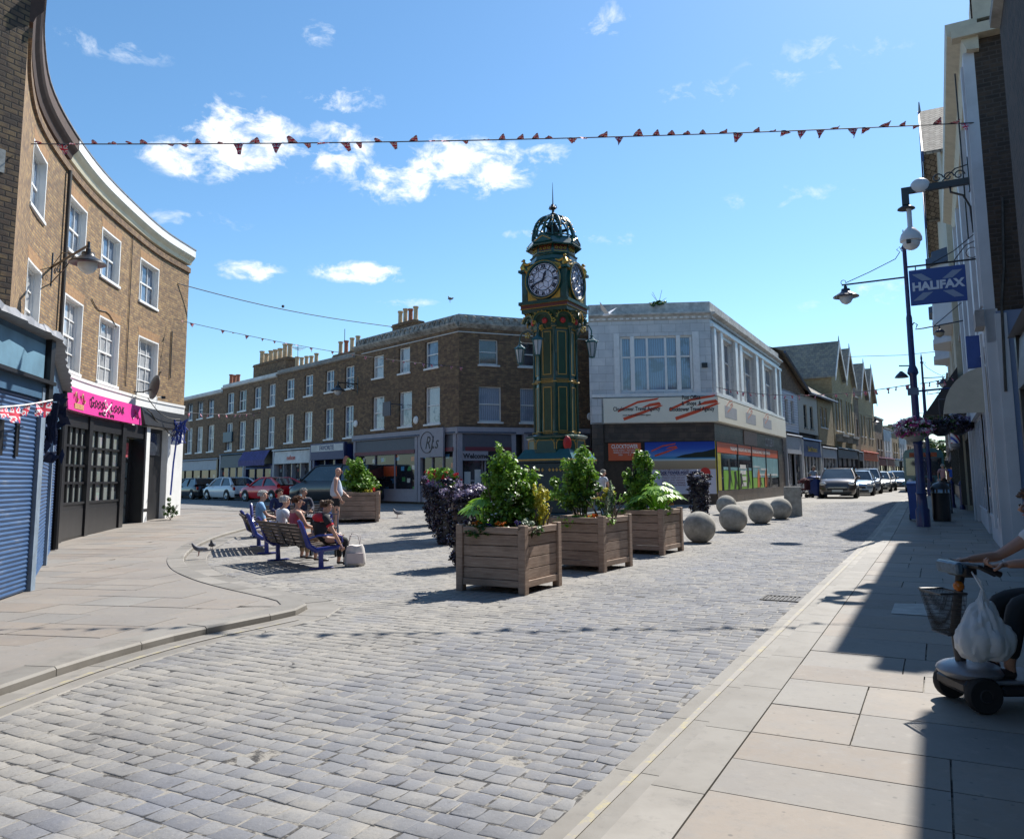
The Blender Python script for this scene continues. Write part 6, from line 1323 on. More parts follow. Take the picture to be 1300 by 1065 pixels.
shrub('yellow flowering clump in the middle planter',around(c,az2,.32,.1),soilz(c),[('foliage',[((0,0,.38),(.18,.18,.26),600)],GL,.03),('blossom',[((0,0,.5),(.16,.16,.16),260)],YL,.026)])
shrub('silvery spiky shrub at the right of the middle planter',around(c,az2,.45,-.1),soilz(c),[('foliage',[((.02*i,.03*i,.30+.03*i),(.025,.025,.34),110) for i in range(-4,5)],SILV,.026)],'spiky_shrub','shrub')
bedding('low orange flowers and lime foliage along the rim of the middle planter',c,soilz(c),[('leaves',LIME,[(loc(.42,-.1,.06),(.12,.42,.10),500),(loc(0,-.42,.06),(.42,.12,.1),400)],.03),('orange_flowers',ORF,[(loc(.3,-.42,.13),(.12,.06,.04),90)],.024)])
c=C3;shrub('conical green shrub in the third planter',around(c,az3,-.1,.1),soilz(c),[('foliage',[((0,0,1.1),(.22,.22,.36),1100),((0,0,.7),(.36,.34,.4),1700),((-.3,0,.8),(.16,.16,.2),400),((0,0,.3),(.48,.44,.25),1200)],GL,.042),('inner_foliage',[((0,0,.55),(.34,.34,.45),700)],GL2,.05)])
bigleaf('broad fingered bright leaves leaning out of the third planter',around(c,az3,.32,-.1),soilz(c),44,.68,LIME,.23)
bedding('low green leaves round the rim of the third planter',c,soilz(c),[('leaves',GL,[(loc(0,-.42,.06),(.45,.12,.12),500),(loc(.42,0,.08),(.12,.42,.12),500)],.035),('dry_flowers',leafmat('tan_petal',(.4,.2,.08),(.55,.33,.15)),[(loc(.44,.15,.25),(.12,.12,.15),120)],.03)])
c=C4;shrub('loose bright green shrub in the planter by the standing man',c,soilz(c,.95),[('foliage',[((-.05,0,.75),(.42,.42,.5),2200),((.1,0,.35),(.66,.55,.3),2200),((.3,0,.5),(.4,.35,.3),900)],GL,.055),('bright_foliage',[((.1,-.2,.38),(.5,.3,.2),700)],LIME,.06)])
bedding('small yellow and red flowers round the rim of the left planter',c,soilz(c,.95),[('yellow_flowers',YL,[((.4,-.5,.14),(.25,.12,.08),160)],.035),('red_flowers',RDF,[((.62,-.35,.2),(.12,.12,.1),90)],.035)])
# ================================================================ FLOWER COLUMNS (purple trailing planters)
def column(label,p,h,r,top,topn=900,extra=None):
    t=thing('flower_tower',label,'flower planter',(p.x,p.y,zg(p.y)),0,'flower towers beside the planters')
    b=MB();b.lathe([(r*.5,0),(r*.62,.25),(r*.7,h*.8),(r*.5,h*.86)],14);b.build('container',BLACK,t)
    a=MB()
    for i in range(7): blob(a,(0,0,h*(.12+.13*i)),(r*(.74+.05*i),r*(.74+.05*i),h*.12),900,.04,fill=.75,up=.05,clump=50)
    a.build('trailing_foliage',PUR,t)
    a=MB();blob(a,(0,0,h*.93),(r*1.05,r*1.05,h*.13),topn,.032,fill=.5,up=.6,clump=60,lo=h*.8);a.build('flowering_top',top,t)
    a=MB()
    for i in range(110):
        an=random.uniform(0,2*PI);zz=random.uniform(.05,.85)*h;rr2=r*(.78+.3*zz/h);q=Vector((rr2*math.cos(an),rr2*math.sin(an),zz));leaf(a,q,q.normalized()+Vector((0,0,.3)),.022)
    a.build('white_blossom',WHF,t)
    a=MB()
    for i in range(160):
        an=random.uniform(0,2*PI);zz=random.uniform(.05,.9)*h;rr2=r*(.76+.3*zz/h);q=Vector((rr2*math.cos(an),rr2*math.sin(an),zz));leaf(a,q,q.normalized()+Vector((0,0,.3)),.028)
    a.build('violet_blossom',LIL,t)
    if extra: extra(t,h,r)
    return t
def reds(t,h,r):
    a=MB()
    for i in range(6): an=i*1.05+.3;blob(a,(r*.7*math.cos(an),r*.7*math.sin(an),h*1.03+random.uniform(0,.12)),(.08,.08,.07),60,.03,fill=.2,clump=6)
    a.build('red_geraniums',RDF,t);a=MB();blob(a,(0,0,h*1.05),(r*.7,r*.7,.28),700,.045);a.build('green_leaves',LIME,t)
p=G(588,722);column('widest dark purple flower tower with lilac top, beside the nearest planter',p+Vector((0,.35,0)),1.42,.42,LIL,1300)
p=G(562,692);column('second dark flower tower with red geraniums on top, behind the lilac one',p+Vector((0,.3,0)),1.5,.42,LIL,500,reds)
p=G(553,676);column('third flower tower in the row, half hidden, with pink flowers',p+Vector((0,.3,0)),1.5,.40,MAG,400,reds)
p=G(548,667);column('furthest flower tower of the row, mostly hidden behind the others',p+Vector((0,.3,0)),1.5,.40,LIL,300,reds)
p=G(889,661);column('dark purple flower tower standing alone behind the concrete balls',p+Vector((0,.4,0)),1.5,.38,PUR,300)
# ================================================================ CONCRETE BALLS AND BLOCK
CONC=mat('cast_concrete',(.33,.315,.28),.95,var=.3,scale=7,bump=.7,dirt=.5)
balls=[(887,691,20,'nearest concrete ball bollard beside the third planter'),(930,677,17.5,'second concrete ball bollard from the planters'),(965,667,15.5,'third concrete ball bollard in the row'),(990.5,661,13.6,'concrete ball bollard next to the square concrete block'),(921,655.5,12.6,'concrete ball bollard set back behind the row')]
for x,y,r,lb in balls:
    p=G(x,y-2);R=r/F*math.hypot(p.y,0)*1.0;a=MB();a.sphere((0,0,0),R,40);o=a.build('ball_bollard',CONC,smooth=True,sharp=0,loc=(p.x,p.y+R*.4,zg(p.y)+R*.93));tag(o,lb,'bollard','concrete ball bollards')
p=G(1008,655);a=MB();a.box((-.28,-.28,-.05),(.28,.28,.98),bev=.02);tag(a.build('concrete_block',CONC,loc=(p.x,p.y+.25,zg(p.y)),rot=math.radians(-20)),'upright square concrete block at the end of the ball bollards','bollard')
# ================================================================ STREET LAMPS, SIGNS, BASKETS
LBL=mat('lamp_post_blue',(.008,.018,.10),.35,var=.15,coat=.3);LDK=mat('lamp_hood_dark',(.012,.016,.04),.4,var=.1);LGB=mat('lamp_bowl',(.55,.58,.6),.12,var=.05)
def basket(label,p,r,mats,parent=None,group='hanging flower baskets',n=1500):
    t=thing('hanging_basket',label,'flower basket',tuple(p),0,group)
    a=MB();a.lathe([(r*.25,-r*.75),(r*.55,-r*.55),(r*.7,-r*.1),(r*.66,-r*.1),(.05,-r*.2)],16);a.build('basket',mat('basket_lining',(.30,.30,.28),.8,var=.2) if mats[0] is not PUR else BLACK,t,smooth=True)
    a=MB();blob(a,(0,0,0),(r,r,r*.62),n,.045,fill=.45,clump=60);a.build('leaves',mats[0],t)
    for i,m in enumerate(mats[1:]): a=MB();blob(a,(0,0,.04),(r*1.05,r*1.05,r*.66),n//4,.042,fill=.8,clump=40);a.build('petunias',m,t)
    return t
def lamp_head(mb,bowl,c):
    mb.lathe([(.03,.22),(.05,.2),(.05,.14),(.12,.12),(.13,.06),(.16,.02),(.36,-.10),(.37,-.13),(.30,-.12),(.1,-.04)],20,c)
    bowl.lathe([(.2,-.12),(.19,-.2),(.13,-.3),(.04,-.35)],14,c)
def lamp_post(label,base,top,arm_l,arm_r,detail=True,group='blue lamp posts along the high street'):
    t=thing('lamp_post',label,'lamp post',tuple(base),-math.radians(28.2),group);H=top
    a=MB();a.lathe([(.18,0),(.18,.5),(.14,.56),(.13,.9),(.155,.95),(.12,1.02),(.115,2.3),(.14,2.36),(.10,2.45),(.095,4.3),(.15,4.38),(.13,4.5),(.085,4.6),(.08,6.0),(.06,6.1),(.055,H-.6),(.09,H-.55),(.04,H-.45),(.06,H-.3),(.02,H-.1),(.008,H)],14);a.build('post',LBL,t,smooth=True,sharp=40)
    for sx,L in ((-1,arm_l),(1,arm_r)):
        if not L: continue
        z=H-1.45;a=MB();a.tube([(0,0,z+.02),(sx*L,0,z)],.026,6);a.tube([(sx*.06,0,H-.65),(sx*.12,0,H-.5),(sx*.2,0,H-.58),(sx*.12,0,H-.66),(sx*.25,0,H-.85),(sx*L*.55,0,z+.30),(sx*(L-.1),0,z+.05)],.012,5)
        a.tube([(sx*(L-.05)+.07*math.cos(u),0,z+.08+.07*math.sin(u)) for u in [i*.7 for i in range(8)]],.01,4);arm=a.build('arm',LDK,t)
        a=MB();b=MB();lamp_head(a,b,(sx*(L-.1),0,z-.25));a.tube([(sx*(L-.1),0,z),(sx*(L-.1),0,z-.06)],.025,6);l=a.build('lamp_hood',LDK,t,smooth=True);b.build('lamp_bowl',LGB,l,smooth=True)
    if detail:
        a=MB();a.tube([(0,0,3.85),(1.1,0,3.9)],.03,6);a.box((-.17,-.1,3.75),(.12,.1,3.95));a.build('banner_bar',LBL,t)
        a=MB();b=MB();a.tube([(.05,0,5.75),(.12,0,5.85),(.2,0,5.78),(.15,0,5.65),(.35,0,5.66),(1.35,0,5.78)],.02,5);a.tube([(.6,0,5.68),(1.35,0,6.3)],.012,5);a.tube([(.75,0,5.7),(.75,0,5.6)],.02,5)
        a.lathe([(.02,.08),(.1,.04),(.14,-.02),(.13,-.03)],12,(.75,0,5.52));a.build('side_bracket',LDK,t);b.lathe([(.12,-.03),(.1,-.12),(.03,-.16)],12,(.75,0,5.52));b.build('small_bowl',mat('amber_bowl',(.3,.24,.16),.3,var=0),t,smooth=True)
        a=MB();a.tube([(0,0,4.6),(-.35,0,4.62)],.02,5);a.lathe([(.03,.16),(.14,.05),(.19,-.02),(.18,-.03)],12,(-.3,0,4.3));a.build('small_lamp',LDK,t)
    return t
b1=P(1169,660,22.5);b1.z=zg(22.5);lp=lamp_post('nearest tall blue lamp post on the right pavement, with flower basket',b1,8.73-zg(22.5),1.75,0.)
lp.rotation_euler=(math.radians(0.0),0,-math.radians(28.2))
basket('large pink and white petunia basket round the nearest blue lamp post',Vector((b1.x-.1,b1.y,2.85)),.47,[GL2,WHF,PNK,MAG,LIL],n=2200)
q=ST(27.2,.62,3.05);basket('dark shaded flower basket hanging from the wall beyond the bank',q,.42,[PUR,LIL,PUR],n=1500)
q=ST(25.6,.15,2.95);basket('second dark shaded basket next to the nearest lamp post',q,.4,[PUR,PUR,GL2],n=1000)
a=MB();a.tube([ST(27.2,1.07,3.9),ST(27.2,.62,3.9),ST(27.2,.62,3.1)],.02,5);a.tube([ST(25.6,1.07,3.7),ST(25.6,.15,3.7),ST(25.6,.15,3.0)],.02,5);tag(a.build('basket_brackets',LDK),'thin iron brackets carrying the dark flower baskets from the wall','bracket')
for i,(px,ty_,Y,al,ar,lb) in enumerate(((1178,448,44,0,1.1,'second blue lamp post on the right, thinner looking and further away'),(1092,513,76,0,1.6,'lamp post on the left side of the street in front of the twin gables'),(1119,535,98,1.2,1.2,'lamp post on the left far down the street'),(1131,551,120,1.2,1.2,'most distant lamp post, before the end trees'))):
    p=P(px,600,Y);H=P(px,ty_,Y).z-zg(Y);p.z=zg(Y);lamp_post(lb,p,max(H,7.),al,ar,detail=(i==0))
# wall lamps
def wall_lamp(label,p,xd,L,s=1.,z=0):
    """p on the wall, xd direction out of the wall"""
    xd=Vector(xd).normalized();t=thing('wall_lamp',label,'street lamp',tuple(p),math.atan2(xd.y,xd.x),'lamps on wall brackets')
    a=MB();a.tube([(0,0,-.45),(0,0,.35)],.03*s,6);a.tube([(0,0,0),(L,0,0)],.028*s,6);a.tube([(0,0,-.4),(.15*L,0,-.32),(.4*L,0,-.22),(.62*L,0,-.04)],.014,5)
    for c,r in ((.22*L,.13),(.42*L,.09),(.12*L,.10)): a.tube([(c+r*(1-u/9)*math.cos(u),0,-.16+r*(1-u/9)*math.sin(u)) for u in [i*.6 for i in range(13)]],.011,4)
    a.tube([(.05,0,.02),(.3*L,0,.2),(.6*L,0,.03)],.01,4);a.tube([(L,0,.08),(L,0,-.1)],.03,6);a.build('bracket',BLACK,t)
    a=MB();b=MB();lamp_head(a,b,(L,0,-.28));l=a.build('lamp_hood',BLACK,t,smooth=True);b.build('lamp_bowl',LGB,l,smooth=True)
    t.scale=(s,s,s);return t
p=CW.pt(5.75,0,6.62);tgt=P(116,336,16.4);d=Vector((tgt.x-p.x,tgt.y-p.y,0));wall_lamp('ornate black wall lamp on the curved brick building, left',p,d,d.length*.96)
p=FR.pt(R_(8.9),0,6.75);wall_lamp('black wall lamp on the dark brick row, left of the hanging grey sign',p,-FR.inn,1.1,1.1)
p=FF.pt(6.9,0,6.9);wall_lamp('black wall lamp between brick corner building and pale tiled building',p,-FF.inn,.9,1.1)
# bank sign
z0=P(1195,366,14.75).z;SG=thing('hanging_sign','blue hanging bank sign with pale capital lettering on a black bracket','sign',tuple(ST(16.6,.22,z0)),-math.radians(28.2))
a=MB();a.box((-.47,-.03,-.34),(.47,.03,.34),bev=.008);a.build('panel',mat('sign_blue',(.012,.05,.27),.35,var=.04,scale=1),SG)
me=text_mesh('HALIFAX',.215,.004,bold=.010);me.materials.clear();me.materials.append(mat('sign_pale_lettering',(.55,.62,.75),.4,var=0));me.transform(Matrix.Translation((0,-.036,0)));link('lettering',me,SG)
XM=mat('sign_grey_cross',(.22,.28,.42),.4,var=0);a=MB()
for sz in (1,-1):
    for sx in (1,-1): a.prism([(sx*.08,-.031,sz*.115),(sx*.26,-.031,sz*.255),(sx*.42,-.031,sz*.255),(sx*.25,-.031,sz*.115)],(0,-.003,0))
a.build('cross_emblem',XM,SG)
a=MB();a.tube([(-.5,0,.42),(.86,0,.42)],.018,6);[a.tube([(x,0,.42),(x,0,.34)],.01,4) for x in (-.35,.3)];a.tube([(-.1,0,.42),(.3,0,.62),(.86,0,1.05)],.009,4);a.tube([(.3,0,.44),(.5,0,.7),(.86,0,.85)],.009,4)
a.tube([(.6+.1*math.cos(u),0,.55+.1*math.sin(u)) for u in [i*.6 for i in range(11)]],.008,4);a.tube([(.86,0,.3),(.86,0,1.1)],.014,5);a.build('bracket',BLACK,SG)
# cctv
za=P(1200,243,14.75).z;cc=thing('security_camera','white dome security camera hanging from a black scrolled wall arm','security camera',tuple(ST(16.6,.85,za)),-math.radians(28.2))
a=MB();a.box((-1.13,-.05,-.06),(.05,.05,.06));a.box((-1.13,-.06,-.28),(-1.0,.06,.02))
for c in (-.14,-.32,-.5): a.tube([(c+.1*(1-u/9)*math.cos(u),0,.15+.1*(1-u/9)*math.sin(u)) for u in [i*.6 for i in range(12)]],.014,5)
a.tube([(-.42,0,.08),(-.2,0,.28),(0,0,.32)],.012,5);a.tube([(-.3,0,-.06),(-.3,0,-.16),(-.1,0,-.26),(0,0,-.5),(.02,0,-1.0)],.022,6);a.box((0,-.06,-.2),(.08,.06,.45));a.build('arm',BLACK,cc)
CW_=mat('camera_white',(.62,.64,.66),.35,var=.06);a=MB();c=(-1.065,0,0);a.lathe([(.05,-.28),(.15,-.34),(.16,-.36),(.05,-.36)],16,c);a.build('collar',BLACK,cc,smooth=True)
a=MB();a.lathe([(.045,-.36),(.045,-.72),(.09,-.76),(.17,-.86),(.195,-.94),(.195,-1.0),(.175,-1.01)],20,(-1.02,0,0));a.sphere((-1.02,0,-1.03),.158,18,sc=(1,1,.95));a.build('dome_housing',CW_,cc,smooth=True,sharp=50)
a=MB();a.box((-1.10,-.175,-1.08),(-1.02,-.125,-1.0),bev=.01);a.build('lens',BLACK,cc)
a=MB();a.sphere((-.80,-.02,.06),.17,20,sc=(1,.45,.85));a.build('radio_dome',CW_,cc,smooth=True)
# ================================================================ BUNTING
UJ=[mat('flag_white',(.62,.60,.62),.8,var=0),mat('flag_red',(.50,.015,.05),.8,var=0),mat('flag_blue',(.02,.03,.15),.8,var=0)]
def ujm(u,v):
    u=u*2-1;v=v*2-1
    if abs(u)<.13 or abs(v)<.2: return 1
    if abs(u)<.23 or abs(v)<.34: return 0
    d=abs(abs(u)-abs(v))
    return 1 if d<.12 else (0 if d<.3 else 2)
def flagmesh(kind,seed):
    R=random.Random(seed);a=MB();nu,nv=12,10;w,h=(.23,.21) if kind!='rect' else (.30,.24);ids=[]
    bend=R.uniform(-1,1);up=kind=='up'
    for j in range(nv+1):
        v=j/nv;row=[]
        for i in range(nu+1):
            u=i/nu;wd=w*(1-v*.92) if kind!='rect' else w
            x=(u-.5)*wd+.03*v*bend;y=.05*math.sin(v*3+u*4+seed)*v;zz=-v*h
            if up: zz=(-.05+.03*(seed%3))*v+.015*math.sin(v*5+u*4);y=(-.22 if seed%3 else .22)*v;x=(u-.5)*w*(1-.75*v)+.06*v*bend
            row.append(a.vt((x,y,zz)))
        ids.append(row)
    for j in range(nv):
        for i in range(nu): a.idx([ids[j][i],ids[j][i+1],ids[j+1][i+1],ids[j+1][i]],ujm((i+.5)/nu,1-(j+.5)/nv))
    return a.mesh('flag',UJ,True,0)
FM=[flagmesh('tri',i) for i in range(4)]+[flagmesh('up',i) for i in range(3)];FRm=[flagmesh('rect',i) for i in range(2)]
CORD=mat('cord',(.05,.05,.06),.8,var=0)
def bunting(label,A,B,sag,n,upfrac=.3,meshes=None,scale=1.,cord=None,t0=0.,t1=1.):
    t=thing('bunting',label,'bunting',tuple(A),0,'strings of union flag bunting');D=B-A;a=MB()
    pos=lambda u:D*u-Vector((0,0,sag*4*u*(1-u)));a.tube([pos(i/24) for i in range(25)],.011 if scale<1.3 else .014,4);a.build('cord',cord or CORD,t);az=math.atan2(D.y,D.x)
    for i in range(n):
        u=t0+(t1-t0)*(i+.5+random.uniform(-.2,.2))/n
        me=random.choice(meshes) if meshes else (random.choice(FM[4:]) if random.random()<upfrac else random.choice(FM[:4]))
        o=link('flag',me,t);o.location=pos(u);o.rotation_euler=(random.uniform(-.5,.5),0,az+random.uniform(-.25,.25));s=scale*random.uniform(.6,1.);o.scale=(s,s,s)
    return t
bunting('main string of union flags high across the whole square',P(45,183,13.1),P(1243,156,13.9),.12,55,.82,scale=.92)
bunting('string of small union flags from the curved building to the brick corner',P(222,405,27.5),P(590,466,35.8),.25,26,.5,scale=.8)
A=FS.pt(.3,-.1,5.45);bunting('string of flags from the white corner building to the lamp post',A,P(1163,487,22.5),.35,24,.2,scale=.85)
bunting('short string of flags from the lamp post to the shaded shops',P(1168,487,22.5),P(1210,478,26),.03,5,.1)
bunting('large union flags on white cord across the blue shuttered shop',P(-40,518,8.4),P(66,508,10.9),.03,7,0,meshes=FRm,scale=.95,cord=WHITE)
bunting('tiny distant flags between the white pillar and the far terrace',P(228,523,28.6),P(330,524,50),.1,10,.1)
a=MB();rr=random.Random(9)
for k in range(5):
    pts=[P(66+rr.uniform(-6,10),530+rr.uniform(-25,40),12.6) for i in range(6)];a.tube(pts,.02,4)
for k in range(16): 
    p=P(60+rr.uniform(-4,24),508+rr.uniform(-5,75),12.7);leaf(a,p,Vector((rr.uniform(-1,1),-1,rr.uniform(-.4,.4))),.14)
tag(a.build('tangled_bunting',mat('dark_pennants',(.02,.025,.06),.8,var=.5,scale=3)),'dark tangle of pennants hanging at the corner of the blue shop','bunting')
a=MB();a.tube([P(228,360,28)+Vector((0,0,-.3*math.sin(0)))]+[P(228+(500-228)*i/10,360+(415-360)*i/10+6*math.sin(PI*i/10),28+10*i/10) for i in range(1,11)],.018,4);a.sphere(tuple(P(361,389,33)),.07,6);tag(a.build('overhead_wire',CORD),'thin overhead wire from the curved building to the chimneys','wire')
a=MB();a.tube([P(1075,453,60),P(1145,451,60),P(1213,444,40)],.02,4);tag(a.build('overhead_wire',CORD),'thin wire crossing the high street behind the lamp post','wire')
# ================================================================ BINS, BOARDS, BOLLARDS
BIN=mat('bin_blue',(.012,.05,.24),.45,var=.15)
def wheelie(label,p,rz,h=1.05,w=.55,m=BIN,lid=None):
    t=thing('wheelie_bin',label,'bin',tuple(p),rz);a=MB();lo=[(-w*.42,-w*.42,.06),(w*.42,-w*.42,.06),(w*.42,w*.42,.06),(-w*.42,w*.42,.06)];hi=[(-w*.5,-w*.5,h*.9),(w*.5,-w*.5,h*.9),(w*.5,w*.55,h*.9),(-w*.5,w*.55,h*.9)]
    A=[a.vt(x) for x in lo];B=[a.vt(x) for x in hi];[a.idx([A[i],A[(i+1)%4],B[(i+1)%4],B[i]]) for i in range(4)];a.idx(A);a.build('body',m,t)
    a=MB();a.box((-w*.54,-w*.56,h*.9),(w*.54,w*.6,h*.95),bev=.01);a.prism([(-w*.5,-w*.5,h*.95),(-w*.5,w*.55,h*.95),(-w*.5,w*.2,h)],(w,0,0));a.build('lid',lid or m,t)
    for s in (-1,1):
        a=MB();a.M=Matrix.Translation((s*w*.44,w*.4,.1))@Matrix.Rotation(PI/2,4,'Y');a.lathe([(.1,-.03),(.1,.03)],12);a.build('wheel',BLACK,t)
    return t
p=P(1036,630,44);p.z=zg(44);wheelie('blue wheelie bin beside the dark car on the left side of the street',p,.4,1.15,.75)
p=ST(27.3,-.62);p.z=zg(p.y)+.03;wheelie('blue litter bin just left of the nearest blue lamp post',p,-.5,1.2,.5)
p=ST(27.5,.02);p.z=zg(p.y)+.03;t=thing('litter_bin','dark round topped litter bin just right of the lamp post','bin',tuple(p));a=MB();a.lathe([(.24,0),(.25,.1),(.25,.8),(.27,.85)],16);a.build('body',BLACK,t,smooth=True);a=MB();a.lathe([(.28,.95),(.27,1.0),(.18,1.12),(.02,1.18)],16);[a.box((.2*math.cos(i*PI/2)-.02,.2*math.sin(i*PI/2)-.02,.85),(.2*math.cos(i*PI/2)+.02,.2*math.sin(i*PI/2)+.02,.96)) for i in range(4)];a.build('hood',BLACK,t,smooth=True)
p=ST(31,.05);p.z=zg(p.y)+.03;t=thing('pavement_sign','pale blue folding pavement sign behind the litter bin','sign',tuple(p),-.45);a=MB()
for s in (-1,1): a.prism([(-.3,s*.28,0),(.3,s*.28,0),(.3,s*.02,1.05),(-.3,s*.02,1.05)],(0,.025,0))
a.build('board',BLACK,t);a=MB();a.prism([(-.25,-.262,.12),(.25,-.262,.12),(.25,-.05,.98),(-.25,-.05,.98)],(0,-.008,0));a.build('poster',mat('pale_blue_poster',(.2,.32,.45),.4,var=.3,scale=6),t)
for i,(s,t_,lb) in enumerate(((34,.42,'short dark blue bollard by the shaded shop doors'),(33,.70,'dark bollard closest to the shaded shop wall'))):
    p=ST(s,t_);p.z=zg(p.y)+.03;a=MB();a.lathe([(.1,0),(.1,.1),(.07,.14),(.065,.85),(.09,.88),(.07,.96),(.02,1.02)],12);tag(a.build('bollard',LBL,smooth=True,loc=p),lb,'bollard','blue pavement bollards')
# ================================================================ BENCHES
SLAT=woodmat('dark_bench_timber',(.05,.035,.028),(.13,.095,.075));BENB=mat('bench_blue_metal',(.01,.022,.20),.38,var=.12,coat=.2)
def bench(label,c,az,L=1.9):
    t=thing('park_bench',label,'bench',(c.x,c.y,zg(c.y)),-math.radians(az),'blue framed timber benches');t.scale=(1,1,.88)   # faces local +y
    a=MB()
    for i in range(5): y=-.17+i*.115;z=.44-.012*(2-abs(i-2));a.box((-L/2,y-.05,z-.02),(L/2,y+.045,z+.015),bev=.006)
    a.build('seat',SLAT,t);a=MB()
    for i in range(6):
        z=.5+i*.075;y=-.26-.028*i-.003*i*i;a.M=Matrix.Translation((0,y,z))@Matrix.Rotation(.33,4,'X');a.box((-L/2,-.014,-.032),(L/2,.014,.032),bev=.006)
    a.M=Matrix.Identity(4);a.build('backrest',SLAT,t)
    for s in (-1,1):
        x=s*(L/2+.01);a=MB();a.tube([(x,-.46,.98),(x,-.42,.92),(x,-.34,.7),(x,-.26,.47),(x,-.12,.37),(x,.2,.40),(x,.36,.42),(x,.4,.36)],[.03,.045,.045,.055,.055,.05,.045,.02],8)
        a.tube([(x,-.02,.38),(x,-.03,.25),(x,-.02,.05),(x,-.02,0)],[.06,.045,.05,.06],8);a.box((x-.06,-.22,0),(x+.06,.2,.03),bev=.01)
        a.tube([(x,-.30,.60),(x,-.1,.66),(x,.2,.66),(x,.36,.62),(x,.38,.52),(x,.28,.5),(x,.24,.56),(x,.3,.6)],.022,7);a.build('side_frame',BENB,t,smooth=True)
    a=MB()
    for x in (-.45,0,.45): a.tube([(x,-.455,.93),(x,-.36,.68),(x,-.28,.47),(x,-.2,.40),(x,.3,.40)],.012,5)
    a.build('straps',BLACK,t);return t
nb0,nb1=G(350,711),G(405,722);NBc=(nb0+nb1)/2;nv=(nb1-nb0).normalized();NBa=math.degrees(math.atan2(-nv.y,nv.x))  # facing direction azimuth
bench_faz=math.degrees(math.atan2(-nv.y*1.0,nv.x)) 
fx=Vector((-nv.y,nv.x,0));faz=math.degrees(math.atan2(fx.x,fx.y));bench('nearer blue framed bench seen from behind with three people seated',NBc,faz,2.0)
fb0,fb1=G(336,703),G(324,691);FBc=fb0.lerp(fb1,.42);FBc.z=0;fv=(fb0-fb1).normalized();fx2=Vector((-fv.y,fv.x,0));faz2=math.degrees(math.atan2(fx2.x,fx2.y));bench('further blue framed bench facing right, behind the nearer one',FBc,faz2,2.0)
